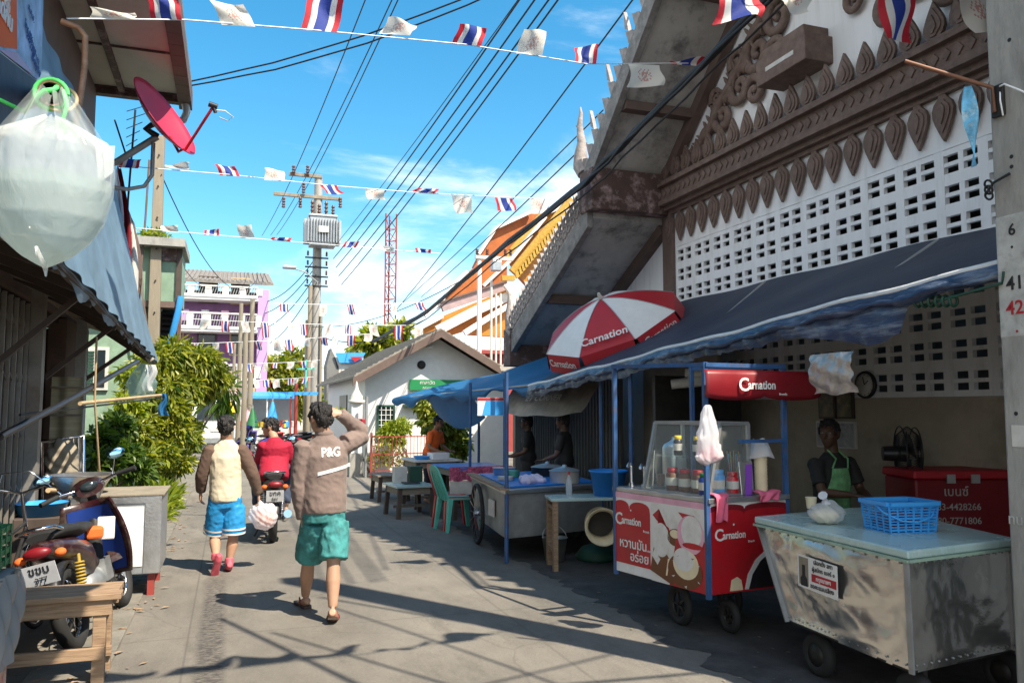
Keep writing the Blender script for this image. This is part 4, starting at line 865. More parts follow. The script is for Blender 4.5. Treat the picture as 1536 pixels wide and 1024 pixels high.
bunting('nearest string by the concrete pole','along the top right between gable and concrete pole',[A_(1020,-6,5.6),A_(1200,-8,5.2),A_(1350,-10,4.8),A_(1530,-12,4.2)],
 [(1108,-4,60,4,36,'T'),(1198,-6,44,-4,22,'W'),(1345,-8,54,16,64,'T'),(1458,-10,40,8,66,'W')],'flags of the top right bunting string')
bunting('second bunting string','crossing the lane between timber post and low roof',[A_(150,246,10.5),A_(345,262,11),A_(492,278,11.5),A_(640,290,12),A_(830,299,12.6)],
 [(192,252,30,4,-13,'T'),(265,253,36,0,-8,'W'),(345,264,30,-3,-17,'T'),(412,271,30,0,-23,'W'),(492,277,26,8,16,'T'),(562,284,28,4,15,'W'),(635,289,34,2,-6,'T'),(692,294,28,4,25,'W'),(755,297,26,10,22,'T'),(808,298,24,5,24,'W')],'flags of the second bunting string')
bunting('third bunting string','crossing the lane below the transformer',[A_(205,342,13.5),A_(420,361,14.5),A_(660,380,15.5)],
 [(255,348,26,0,-10,'W'),(317,353,22,0,-10,'T'),(372,358,22,-5,-21,'W'),(420,361,30,0,-5,'T'),(523,371,20,4,-9,'T'),(582,377,18,0,-8,'W'),(635,379,22,0,-6,'T')],'flags of the third bunting string')
def auto(name,where,p,q,Y,n,w_,h,group,seed):
    rr=random.Random(seed); fl=[]
    for i in range(n):
        t=(i+.5+rr.uniform(-.25,.25))/n; x=p[0]+(q[0]-p[0])*t; y=p[1]+(q[1]-p[1])*t+12*t*(1-t); fl.append((x,y,w_*rr.uniform(.8,1.2),rr.uniform(-3,3),h*rr.uniform(.7,1.15),'T' if (i+seed)%2 else 'W'))
    pts=[A_(p[0]+(q[0]-p[0])*t,p[1]+(q[1]-p[1])*t+12*t*(1-t),Y) for t in (0,.25,.5,.75,1)]
    bunting(name,where,pts,fl,group,.008)
auto('fourth far bunting string','far up the lane near the lattice mast',(410,455),(660,452),20,5,11,17,'flags of the fourth bunting string',1)
auto('fifth far bunting string','in front of the upper lilac balcony',(285,478),(640,488),22,11,11,20,'flags of the fifth bunting string',2)
auto('sixth far bunting string','in front of the middle lilac balcony',(240,516),(560,500),25,14,10,15,'flags of the sixth bunting string',3)
auto('seventh far bunting string','above the far tree crown',(270,545),(480,540),29,11,9,12,'flags of the seventh bunting string',4)
auto('lowest far bunting string','low across the far market stalls',(270,570),(470,565),32,13,9,11,'flags of the lowest bunting string',5)
# string right overhead whose flags drop shadows on the near road
bunting('string right above the camera','right above the camera',[(-1.4,2.1,5.3),(1,2.2,5.06),(3,2.3,5.02),(4.6,2.5,5.2)],[],'')
for i,x in enumerate((1.45,1.9,2.32,2.70,3.2,3.58)):
    flag((x,2.25+.02*i,5.02),(.34,0.02,0),(.06,.24,-.18),'T' if i%2 else 'W',f'paper flag overhead, {ORD[i]} from the left on the string above the camera','flags of the overhead string',i)

# ================================================================= CONCRETE POLE on the right
PY=2.95; pw=.14; XF=at(1501,520,Y=PY+pw).x; pc=XF+pw; cp=thing('concrete_pole','square concrete utility pole with stencilled numbers at the right edge','pole',(pc,PY,0))
def prect(z,e=0): w_=pw*(1-.02*(z-2)); return [V((pc-w_-e,PY-w_-e,z)),V((pc+w_+e,PY-w_-e,z)),V((pc+w_+e,PY+w_+e,z)),V((pc-w_-e,PY+w_+e,z))]
MB().hexa(prect(0)+prect(8)).build('shaft',M['concrete'],cp,bevel=.012)
def xf(z): return pc-pw*(1-.02*(z-2))
def pq(x,y,o=0): q=at(x,y,X=XF); return V((xf(q.z)-o,q.y,q.z))
P('stencil_white',(.5,.5,.47),.8,var=.25,scale=9,dirt=(.25,.24,.22),damt=.6,dscale=14)
MB().hexa(prect(pq(1510,508).z,.0015)+prect(pq(1505,322).z,.0015)).build('painted_band',M['stencil_white'],cp,bevel=.012)
def ptext(s,px_,py_,h,m,name='stencilled_number'): text(s,h,m,cp,pq(px_,py_,.004),(0,-1,0),(0,0,1),off=.012,name=name)
ptext('6',1518,345,.085,M['black_matt']); ptext('41',1523,425,.1,M['black_matt']); ptext('42',1523,462,.1,M['red_matt']); ptext('.',1518,364,.09,M['black_matt']); ptext('.',1526,490,.09,M['red_matt'])
q=pq(1524,652); MB().box((q.x-.004,q.y-.07,q.z-.06),(q.x+.0,q.y+.02,q.z+.05)).build('paper_notice',M['offwhite'],cp); ptext('ทน.',1527,780,.07,M['stencil_white'],'chalk_mark')
for y_ in (60,235,250,620): q=pq(1512+y_*.02,y_); MB().cyl((q.x-.002,q.y,q.z),(q.x+.04,q.y,q.z),.011,n=8).build('bolt_hole',M['black_matt'],cp)
q=pq(1499,152); MB().cbox((q.x-.012,q.y,q.z),(.022,.07,.17)).build('bracket_plate',M['dark_metal'],cp,bevel=.004)
e=at(1357,92,Y=q.y+.25); MB().tube([q+V((-.03,.01,-.06)),q+V((-.035,.012,.075)),e],.011,8).build('bracket_arm',M['pipe_brown'],cp)
MB().tube([q+V((-.02,-.02,.07)),q+V((-.05,-.07,.06)),q+V((-.02,-.14,.0)),q+V((-.01,-.2,-.06))],.005,6).tube([q+V((-.02,-.02,.04)),q+V((-.06,-.05,-.02)),q+V((-.02,-.03,-.09))],.004,6).build('tie_wire',M['string_white'],cp)
q=pq(1496,275); g=MB()
for k in range(3): g.torus(q+V((-.03,.03,-.03*k)),.022,.006,Matrix.Rotation(1.2,3,'Y'),n=14,k=5)
g.tube([q+V((-.01,-.08,.03)),q+V((-.03,-.0,0)),q+V((-.03,.05,-.05))],.007,6); g.build('cable_coil',M['wire'],cp)
a=at(1452,128,Y=PY+.15); b_=at(1461,250,Y=PY+.15); wdt=.062
def pen(u,v):
    wv=math.sin(PI*min(1,.22+v*.78))**.7*wdt; c=a.lerp(b_,v); return c+CR*((u-.5)*wv*.9)+CF*(.03*math.sin(u*3+v*5))
P('pennant',(.16,.5,.75),.5,var=.7,scale=9,dirt=(.7,.75,.7),damt=.8,dscale=14)
tag(MB().grid(pen,8,14).build('paper_pennant',M['pennant']),'small pale blue and white pennant hanging from the concrete pole bracket','pennant')

# ================================================================= BIG NAVY AWNING
aw=thing('stall_awning','long navy tarpaulin awning with pale rolled front edge over the drink and meat stalls','awning',(4.9,6.8,0))
def awf(v): # front edge along the lane; unseen near stretch added to block sun
    y=-1.5+v*11.85; return V((3.9,y,2.40-.066*(y-3.2)+.009*math.sin(y*3.1)+.005*math.sin(y*7.7)))
def awp(u,v):
    a=awf(v); b_=V((5.97,-1.2+v*12.1,3.16-.05*v)); p=a.lerp(b_,u); p.z-=.07*math.sin(PI*u)*(1+.5*math.sin(v*19))+.012*math.sin(v*40+u*7); return p
MB().grid(awp,24,120).build('canopy',M['navy_tarp'],aw)
g=MB().tube([awf(i/90)+V((-.015,0,.0)) for i in range(91)],.022,8); g.build('front_pipe',M['white_paint'],aw)
P('tarp_skirt',(.03,.05,.11),.28,var=.5,scale=3,bump=.8,bscale=9,stretch=(1,.35,2.5),dirt=(.4,.46,.52),damt=.45,dscale=6)  # pale streaks are sun highlights painted into the colour
def skirt(u,v):
    a=awf(u); y=a.y; h=.16+.012*math.sin(y*5.2)+.01*math.sin(y*11+1)+.006*math.sin(y*43)
    if y<4.9: h=.17+.16*max(0,1-abs(y-4.05)/.7)
    if y<3.75: h=.10
    d=v*h; return (a.x-.03-.035*math.sin(v*2.4)*(.75+.25*math.sin(y*4))+.018*math.sin(y*31+v*5)*v,y,a.z-d)
MB().grid(skirt,190,8).build('skirt',M['tarp_skirt'],aw)
def roll(u,v):
    a=awf(.02+.96*u); r=.028+.012*math.sin(a.y*9)+.006*math.sin(a.y*37); t=v*2*PI; return (a.x-.055+r*math.cos(t),a.y,a.z-.075+.01*math.sin(a.y*13)+r*math.sin(t))
MB().grid(roll,200,8).build('rolled_edge',M['tarp_skirt'],aw)
for yy in (2.75,4.95,7.35,10.1):
    v=(yy+1.5)/11.85; a=awf(v); b_=awp(1,v); MB().tube([a+V((0,0,-.04)),awp(.5,v)+V((0,0,-.06)),b_+V((-.05,0,-.03))],.02,7).build('rafter',M['pipe_grey'],aw)
for yy in (7.45,):
    v=(yy+1.5)/11.85; a=awf(v); MB().cyl((3.92,yy,0),(3.92,yy,a.z-.04),.022,n=10).build('post',M['blue_paint'],aw)
MB().grid(lambda u,v:(3.95+1.95*u,1.3+.05*math.sin(u*19),.12+(2.3+.6*u)*v),40,8).build('unseen_shade_curtain',M['navy_tarp'],aw)  # curtain out of view, added to darken the metal cart's end
g=MB(); q=at(1385,458,X=3.88)
for k in range(6): g.torus((q.x-.01,q.y-.22+.05*k,q.z+.005*k),.03,.009,Matrix.Rotation(PI/2,3,'X'),n=14,k=5)
g.tube([q,q+V((-.1,-.6,.04)),(XF,PY+.1,q.z+.1)],.008,6); g.build('tie_rope',M['green_dark'],aw)
# crumpled foil sheet hanging at the edge
P('foil',(.55,.53,.48),.3,.6,var=.3,scale=9,bump=.8,bscale=22)
a=at(1219,532,X=3.8); b_=at(1285,590,X=3.8)
def foil(u,v): return (3.79-.03*math.sin(v*4)+.006*math.sin(u*23+v*9)+.008*math.sin(u*8-v*13),a.y+(b_.y-a.y)*u+.01*math.sin(v*20),a.z+(b_.z-a.z)*v+.01*math.sin(u*9)*(v))
tag(MB().grid(foil,30,26).build('foil_sheet',M['foil']),'crumpled silver foil sheet hanging from the navy awning edge','sheet')
# low dark beam and hanging rag under the edge further along
tag(MB().bar((3.98,7.6,2.02),(3.98,10.2,1.93),.05,.08).build('hanging_beam',M['wood_grey']),'grey timber beam slung under the far part of the navy awning','beam')

# ================================================================= umbrella on the awning
UC=V((4.72,9.5,2.74)); UT=Matrix.Translation(UC)@Matrix.Rotation(math.radians(-30),4,'Y')@Matrix.Rotation(math.radians(12),4,'X')@Matrix.Rotation(math.radians(30),4,'Z')
um=thing('market_umbrella','large red and white striped market umbrella with white lettering lying on the navy awning','umbrella',UC)
UR,UH=.95,.36
def up_(a,t,dz=0): # t 0 apex .. 1 rim
    k=8; f=(a/(2*PI)*k)%1; ch_=math.cos(PI/k)/math.cos((f-.5)*2*PI/k); r=UR*t*(ch_+(1-ch_)*max(0,1-t*1.3)); return UT@V((r*math.cos(a),r*math.sin(a),UH*(1-t**1.7)+dz))
for k in range(8):
    a0=2*PI*k/8; g=MB(); g.mi=0
    pan=g.grid(lambda u,v,a0=a0:up_(a0+u*2*PI/8*.999,max(v,.02)),6,10).build('canopy_panel',M['red_matt'] if k%2==0 else M['white_paint'],um)
    fl=MB()
    def vf(u,v,a0=a0): return up_(a0+(.03+u*.94)*2*PI/8,1.0)+ (UT.to_3x3()@V((math.cos(a0+PI/8)*.04*v,math.sin(a0+PI/8)*.07*v,-.24*v)))
    fl.grid(vf,4,3).build('valance',M['red_matt'],um)
    MB().tube([up_(a0,t/8,.004) for t in range(9)],.006,5).build('rib',M['alum'],um)
    if k in (3,4,5):
        am=a0+PI/8; wd=2*UR*math.sin(PI/8)
        if k%2==0: # lettering on the red panel
            rad=lambda t:up_(am,t)
            c0=rad(.86); xd=(up_(a0,.86)-up_(a0+2*PI/8,.86)).normalized()*-1; yd=(rad(.6)-rad(.95)).normalized()
            nd=xd.cross(yd)
            text('Carnation',.16,M['white_paint'],pan,c0+nd*.05,xd,yd,off=.016,sx=.95)
        else:
            c0=up_(am,1.0)+(UT.to_3x3()@V((math.cos(am)*.03,math.sin(am)*.03,-.1))); xd=(up_(a0+2*PI/8,1)-up_(a0,1)).normalized(); yd=UT.to_3x3()@V((0,0,1)); nd=xd.cross(yd)
            text('Carnation',.14,M['white_paint'],pan,c0+nd*.02,xd,yd,off=.012)
MB().lathe([(.02,0),(.035,.03),(.015,.1)],(0,0,0),12,UT@Matrix.Translation((0,0,UH-.01))).build('top_cap',M['offwhite'],um)
MB().cyl(UT@V((0,0,UH)),UT@V((0,0,-.3)),.02).build('shaft',M['alum'],um)
# ================================================================= people
from mathutils.bvhtree import BVHTree
from mathutils import noise as mnoise
def bvh(o):
    inv=WM.get(o.name); Wd=inv.inverted() if inv is not None else Matrix()
    return BVHTree.FromPolygons([Wd@v.co for v in o.data.vertices],[tuple(p.vertices) for p in o.data.polygons])
def ell(g,path,side,rad,n=16,fw=None):
    side=V(side).normalized(); R=[]
    for i,p in enumerate(path):
        p=V(p); d=(V(path[min(i+1,len(path)-1)])-V(path[max(i-1,0)])).normalized(); f=side.cross(d).normalized(); s=d.cross(f)
        rx,ry=rad[i]; R.append([p+s*rx*math.cos(2*PI*j/n)+f*ry*math.sin(2*PI*j/n) for j in range(n)])
    g.rings(R)
def hand(g,wr,d,palm,k=1.0,curl=.5,thumb=1):
    """palm, four unequal bent fingers and a thumb; d = pointing direction, palm = palm normal"""
    d=V(d).normalized(); n=V(palm); n=(n-d*n.dot(d)).normalized(); s=d.cross(n)*thumb
    p0=V(wr); ell(g,[p0-d*.02*k,p0+d*.03*k,p0+d*.07*k,p0+d*.092*k],s,[(.026*k,.02*k),(.036*k,.017*k),(.041*k,.015*k),(.036*k,.012*k)],12)
    for i,l in enumerate((.068,.078,.072,.056)):
        b=p0+d*.086*k+s*(.030-.02*i)*k; a1,a2=curl*.6,curl*1.5
        q1=b+(d*math.cos(a1)+n*math.sin(a1))*l*.45*k; q2=q1+(d*math.cos(a2)+n*math.sin(a2))*l*.32*k; q3=q2+(d*math.cos(a2+.5*curl)+n*math.sin(a2+.5*curl))*l*.28*k
        g.tube([b-d*.015*k,b,q1,q2,q3],[.0088*k,.0092*k,.0086*k,.0078*k,.0058*k],7)
    b=p0+d*.03*k+s*.032*k; t=(d*.7+s*.75+n*.35*curl).normalized(); t2=(d*.95+s*.3+n*.6*curl).normalized()
    g.tube([b-t*.012*k,b+t*.03*k,b+t*.03*k+t2*.032*k],[.0125*k,.0105*k,.007*k],7)
def foot(g,an,toe,k=1.0):
    an,toe=V(an),V(toe); d=toe-an; dd=V((d.x,d.y,0)).normalized() if V((d.x,d.y,0)).length>.02 else d.normalized()
    s=V((0,0,1)).cross(d).normalized() if abs(d.normalized().z)<.95 else V((1,0,0))
    up=d.cross(s).normalized(); up=up if up.z>-.2 else -up
    L_=d.length; u=d.normalized(); heel=an-u*.05*k-up*.05*k
    ell(g,[heel,heel+u*.05*k,heel+u*.14*k,heel+u*.2*k,heel+u*.25*k],s,[(.026*k,.028*k),(.034*k,.04*k),(.036*k,.03*k),(.043*k,.02*k),(.03*k,.012*k)],12)
    for i in range(5): b=heel+u*(.235-.008*abs(i-1))*k+s*(.032-.016*i)*k; g.tube([b,b+u*.03*k-up*.006*k],[.011*k,.007*k],6)
def head(g,c,fwd,k=1.0,up=(0,0,1)):
    """skull, jaw, nose, lips, brow, ears; returns local frame"""
    f=V(fwd).normalized(); u=V(up).normalized(); s=f.cross(u).normalized(); u=s.cross(f); R=Matrix((s,f,u)).transposed(); c=V(c)
    P_=lambda x,y,z:c+R@V((x,y,z))*k
    g.ball(P_(0,-.012,.03),(.074*k,.094*k,.09*k),16,11,R); g.ball(P_(0,.03,-.035),(.056*k,.058*k,.075*k),14,9,R); g.ball(P_(0,.055,-.088),(.028*k,.028*k,.022*k),10,7,R)
    g.tube([P_(0,.083,.03),P_(0,.102,-.012),P_(0,.105,-.024)],[.008*k,.013*k,.014*k],8); g.ball(P_(.013,.09,-.026),.010*k,8,6); g.ball(P_(-.013,.09,-.026),.010*k,8,6)
    g.ball(P_(0,.083,-.053),(.022*k,.01*k,.006*k),10,6,R); g.ball(P_(0,.081,-.066),(.019*k,.01*k,.007*k),10,6,R); g.ball(P_(0,.074,.045),(.05*k,.014*k,.011*k),12,6,R)
    for e in (-1,1):
        g.ball(P_(e*.046,.056,-.012),(.02*k,.02*k,.016*k),8,6,R)
        g.ball(P_(e*.078,-.008,-.004),(.009*k,.019*k,.031*k),10,7,R); g.ball(P_(e*.084,-.014,.012),(.007*k,.013*k,.016*k),8,6,R)
    return P_,R
def eyes(P_,R,k,par):
    g=MB(); g2=MB()
    for e in (-1,1): g.ball(P_(e*.031,.075,.018),(.0105*k,.006*k,.0055*k),10,7,R); g2.ball(P_(e*.031,.0795,.018),(.0048*k,.003*k,.0052*k),8,6,R)
    e=g.build('eyes',M['offwhite'],par); g2.build('pupils',M['black_matt'],e)
def hair(P_,R,k,par,mat=None,back=1.0,vox=.008):
    g=MB(); g.ball(P_(0,-.022,.046),(.083*k,.096*k,.086*k),18,11,R); g.ball(P_(0,-.062,.0),(.072*k,.05*k,.075*k*back),14,9,R); g.ball(P_(0,.045,.095),(.058*k,.045*k,.03*k),12,8,R)
    for e in (-1,1): g.ball(P_(e*.07,.012,.028),(.014*k,.03*k,.04*k),10,7,R)
    return fuse(g,'hair',mat or M['hair'],par,vox,2,0,lambda x,y,z:.016*mnoise.noise(V((x*38,y*38,z*16)))+.010*mnoise.noise(V((x*95,y*95,z*36)))+.004*mnoise.noise(V((x*200,y*200,z*80))))
def limb(g,a,b_,c,r,n=12):
    a,b_,c=V(a),V(b_),V(c); m1=a.lerp(b_,.45); m2=b_.lerp(c,.35)
    g.tube([a,m1,b_.lerp(a,.08),b_.lerp(c,.08),m2,c],[r[0],r[1],r[2],r[2],r[3],r[4]],n)
def fld(am,f=1.0,ph=0):
    def fn(x,y,z):
        a=mnoise.noise(V((x*7*f+ph,y*7*f,z*4.5*f))); b=mnoise.noise(V((x*13*f+z*9,y*13*f+ph,z*11*f-x*8))); c=mnoise.noise(V((x*30*f,y*30*f,z*20*f+ph)))
        return am*(2.0*(.35-abs(b))+.9*a+.6*(.3-abs(c)))
    return fn
def person(label,J,base,facing,hfw,k,skin,shirt,shorts,torsoW=(.19,.155,.165),sleeve=None,hem=0,short_len=.9,vox=.008,sleeve_to='wrist',shoes=None,hair_=True,hands=((0,-1),(0,-1)),curl=(.5,.5),group=None,foldamp=.0032,trousers=False,name='person',slv=1.0,palmL=(1,0,0),palmR=(-1,0,0)):
    t=thing(name,label,'person',base,group=group); J={a:V(b_) for a,b_ in J.items()}
    f=V(facing).normalized(); side=(J['shR']-J['shL']).normalized()
    g=MB(); hc=J['head']; P_,R=head(g,hc,hfw,k)
    ell(g,[J['neck']-V((0,0,.05)),J['neck'],hc+V((0,0,-.05*k))-V(hfw).normalized()*.02],side,[(.075*k,.062*k),(.057*k,.057*k),(.056*k,.06*k)],14)
    pel,ch=J['pelvis'],J['chest']; mid=pel.lerp(ch,.5)
    ell(g,[pel-(ch-pel).normalized()*.09*k,pel,mid,ch,J['neck']-V((0,0,.03))],side,[(.12*k,.09*k),(.155*k,.105*k),(.13*k,.09*k),(.16*k,.105*k),(.085*k,.065*k)])
    for q in 'LR':
        limb(g,J['sh'+q],J['el'+q],J['ha'+q],[.05*k,.046*k,.038*k,.039*k,.026*k]); 
        w_=J['ha'+q]; d=J.get('hd'+q); d=(w_-J['el'+q]) if d is None else d; hand(g,w_,d,palmL if q=='L' else palmR,k,curl[0 if q=='L' else 1],1 if q=='R' else -1)
        limb(g,J['hip'+q],J['kn'+q],J['an'+q],[.085*k,.075*k,.052*k,.056*k,.034*k],14); foot(g,J['an'+q],J['toe'+q],k)
    fuse(g,'body',skin,t,vox,3)
    if hair_: hair(P_,R,k,t,vox=min(vox,.006))
    eyes(P_,R,k,t)
    # shirt
    g=MB(); up=(ch-pel).normalized(); w1,w2,w3=[x*k*.95 for x in torsoW]; hemp=pel+up*(-.02+hem)
    sc_=(J['shL']+J['shR'])/2; hw=(J['shR']-J['shL']).length/2; sc_=sc_-up*.035
    ell(g,[hemp,hemp+up*.05,mid,ch,sc_,sc_.lerp(J['neck'],.62),J['neck']+V((0,0,.0))],side,[(w1*.97,.135*k),(w1,.14*k),(w2*1.05,.122*k),(w3*1.04,.125*k),(hw+.02*k,.098*k),(.105*k,.08*k),(.064*k,.062*k)],22)
    sl=MB()
    for q in 'LR': (sl if sleeve else g).ball(J['sh'+q]-V((0,0,.022)),(.058*k,.064*k,.062*k))
    for q in 'LR':
        e=J['ha'+q] if sleeve_to=='wrist' else J['sh'+q].lerp(J['el'+q],.75)
        tgt=sl if sleeve else g
        sh0=J['sh'+q].lerp(J['neck'],.12)-V((0,0,.012))
        if sleeve_to=='wrist': limb(tgt,sh0,J['el'+q],e,[.068*k*(.4+.6*slv),.06*k*slv,.05*k*slv,.048*k*slv,.039*k*(.5+.5*slv)],14)
        else: tgt.tube([sh0,J['sh'+q].lerp(e,.5),e],[.07*k,.062*k,.06*k],14)
    so=fuse(g,'shirt',shirt,t,vox*1.15,3,0,fld(foldamp))
    if sleeve: fuse(sl,'sleeves',sleeve,t,vox*1.15,3,.002,fld(foldamp*.8,1.3,1))
    # shorts / trousers
    g=MB(); ell(g,[pel+up*.09,pel,pel-up*.09*k],side,[(.148*k,.11*k),(.168*k,.125*k),(.165*k,.115*k)],20)
    for q in 'LR':
        a,b_,c=J['hip'+q],J['kn'+q],J['an'+q]
        if trousers: limb(g,a,b_,c.lerp(b_,.08),[.105*k,.095*k,.075*k,.072*k,.06*k],14)
        else:
            e=a.lerp(b_,short_len); g.tube([a+V((0,0,.02)),a.lerp(b_,.35),e],[.105*k,.112*k,.112*k],16)
    sh=fuse(g,'trousers' if trousers else 'shorts',shorts,t,vox*1.15,2,0,fld(foldamp*1.3,1.1,2))
    if shoes:
        g=MB()
        for q in 'LR':
            an,toe=J['an'+q],J['toe'+q]; foot(g,an,toe,k*1.1); d=(toe-an).normalized(); g.tube([an+V((0,0,.03)),an-V((0,0,.03))],[.045*k,.05*k],10)
        fuse(g,'shoes',shoes,t,vox*1.1,2)
    return t,so,sh,J
def project(o,pts,dirn=(0,1,0),off=.004):
    b=bvh(o); d=V(dirn).normalized(); r=[]
    for p in pts:
        h=b.ray_cast(V(p)-d*1.0,d)[0]; r.append((h if h is not None else V(p))-d*off)
    return r
A_=lambda x,y,Y:at(x,y,Y=Y)
# ---- man in the grey brown jacket scratching his head
J=dict(head=A_(480,628,6.5),neck=A_(486,651,6.5),chest=A_(487,684,6.5),pelvis=A_(486,764,6.5),
 shL=A_(454,667,6.5),shR=A_(520,665,6.5),elL=A_(448,729,6.5),haL=A_(454,777,6.52),hdL=V((.02,.02,-1)),elR=A_(547,652,6.62),haR=A_(510,620,6.5),hdR=V((-.85,.05,.25)),
 hipL=A_(472,785,6.52),hipR=A_(503,785,6.48),knL=A_(462,846,6.72),knR=A_(500,850,6.38),anL=A_(458,899,6.86),anR=A_(499,919,6.3),toeL=V((.585,7.02,.05)),toeR=V((.80,6.45,.03)))
J['anL'].z=.1; J['anR'].z=.12
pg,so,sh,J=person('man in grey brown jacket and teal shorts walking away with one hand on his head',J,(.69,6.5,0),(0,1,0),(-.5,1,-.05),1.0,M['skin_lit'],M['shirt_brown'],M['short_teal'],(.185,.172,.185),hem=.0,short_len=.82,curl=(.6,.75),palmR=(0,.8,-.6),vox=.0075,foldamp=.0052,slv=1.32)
c=A_(494,677,6.5)
tx=text('P&G',.098,M['white_paint'],pg,c,(1,0,.04),(0,0,1),off=.024,name='lettering',ext=0,sx=.82)
def stick(ob,target,off=.005,par=None):
    Wd=WM[par.name].inverted() if WM.get(par.name) is not None else Matrix(); b=bvh(target); iv=Wd.inverted()
    for v in ob.data.vertices:
        p=Wd@v.co; h=b.ray_cast(V((p.x,p.y-1,p.z)),V((0,1,0)))[0]
        if h is not None: v.co=iv@(h+V((0,-off,0)))
stick(tx,so,.006,pg); tx.parent=so
g=MB(); a,b_=A_(474,709,6.5),A_(525,696,6.5)
pts=project(so,[a.lerp(b_,i/30)+V((0,0,dz)) for i in range(31) for dz in (-.014,.014)],off=.006)
for i in range(30): g.quad(pts[2*i],pts[2*i+2],pts[2*i+3],pts[2*i+1])
g.build('reflective_stripe',M['white_paint'],so)
g=MB(); g.lathe([(.066,0),(.073,.02),(.07,.045),(.062,.05)],J['neck']+V((0,-.0,-.02)),20); g.build('collar',M['shirt_brown'],so)
for q in 'LR': # flip flops
    an,toe=J['an'+q],J['toe'+q]; d=(toe-an); d=V((d.x,d.y,0)).normalized(); s=V((d.y,-d.x,0)); tilt=.0 if q=='L' else .0
    o=V((an.x,an.y,0))-d*.07; g=MB(); P8=[(0,.03),(.05,.042),(.13,.038),(.2,.05),(.25,.04),(.27,.0),(.25,-.04),(.2,-.05),(.13,-.038),(.05,-.042),(0,-.03)]
    zz=lambda a:.008+ (0.0 if q=='L' else max(0,.13-a)*.3)
    g.prism([o+d*a+s*b_+V((0,0,zz(a))) for a,b_ in P8],(0,0,.018)); fo=g.build('flip_flop',M['wood_dark'],pg)
    MB().tube([o+d*.19+V((0,0,.03)),o+d*.13+s*.03+V((0,0,.075)),o+d*.08+s*.04+V((0,0,.03))],.006,6).tube([o+d*.19+V((0,0,.03)),o+d*.13-s*.03+V((0,0,.075)),o+d*.08-s*.04+V((0,0,.03))],.006,6).build('strap',M['red_oxide'],fo)
# ---- man in blue shorts
J=dict(head=A_(339,641,8.6),neck=A_(339,659,8.6),chest=A_(339,686,8.6),pelvis=A_(338,748,8.6),
 shL=A_(315,672,8.6),shR=A_(363,672,8.6),elL=A_(303,712,8.62),haL=A_(301,737,8.7),elR=A_(378,708,8.6),haR=A_(388,740,8.66),hdL=V((0,.25,-1)),hdR=V((.05,.1,-1)),
 hipL=A_(327,760,8.6),hipR=A_(351,760,8.6),knL=A_(322,803,8.7),knR=A_(350,805,8.62),anL=A_(324,834,8.42),anR=A_(344,840,8.6),toeL=V((-.115,8.47,.06)),toeR=V((.02,8.78,.03)))
J['anR'].z=.11
bm,so,sh,J=person('man in cream shirt with brown sleeves and bright blue shorts carrying a white bag',J,(.0,8.6,0),(0,1,0),(.05,1,0),.97,M['skin_lit'],M['shirt_cream'],M['short_blue'],(.165,.155,.165),sleeve=M['sleeve_brown'],hem=.0,short_len=.86,curl=(.6,.8),vox=.009,shoes=M['shoe'],slv=1.25,foldamp=.0045)
g=MB()
for q in 'LR':
    e=J['hip'+q].lerp(J['kn'+q],.84); d=(J['kn'+q]-J['hip'+q]).normalized()
    for o_,r_ in ((0,.116),(-.045,.117)):
        c=e+d*o_; g.tube([c-d*.009,c+d*.009],[r_,r_],22,cap=False)
g.build('hem_stripe',M['white_paint'],sh)
# white carrier bag in his hand
hb=J['haR']+V((.0,.0,-.08)); g=MB()
g.tube([hb+V((0,0,.03)),hb+V((.03,-.03,-.04))],[.012,.03],8); g.ball(hb+V((.06,-.05,-.15)),(.125,.1,.13)); g.ball(hb+V((-.02,-.02,-.13)),(.07,.08,.09)); g.ball(hb+V((.12,-.02,-.1)),(.06,.06,.08))
bt=thing('carrier_bag','crumpled white carrier bag held by the man in blue shorts','bag',hb); fuse(g,'bag_body',M['film_white'],bt,.01,1,0,lambda x,y,z:.009*math.sin(x*70+z*40)*math.sin(z*65-y*50)+.006*math.sin(x*120+y*140)); MB().ball(hb+V((.09,-.08,-.17)),(.06,.04,.06)).ball(hb+V((.02,-.06,-.14)),(.05,.05,.05)).build('contents',M['orange'],bt)

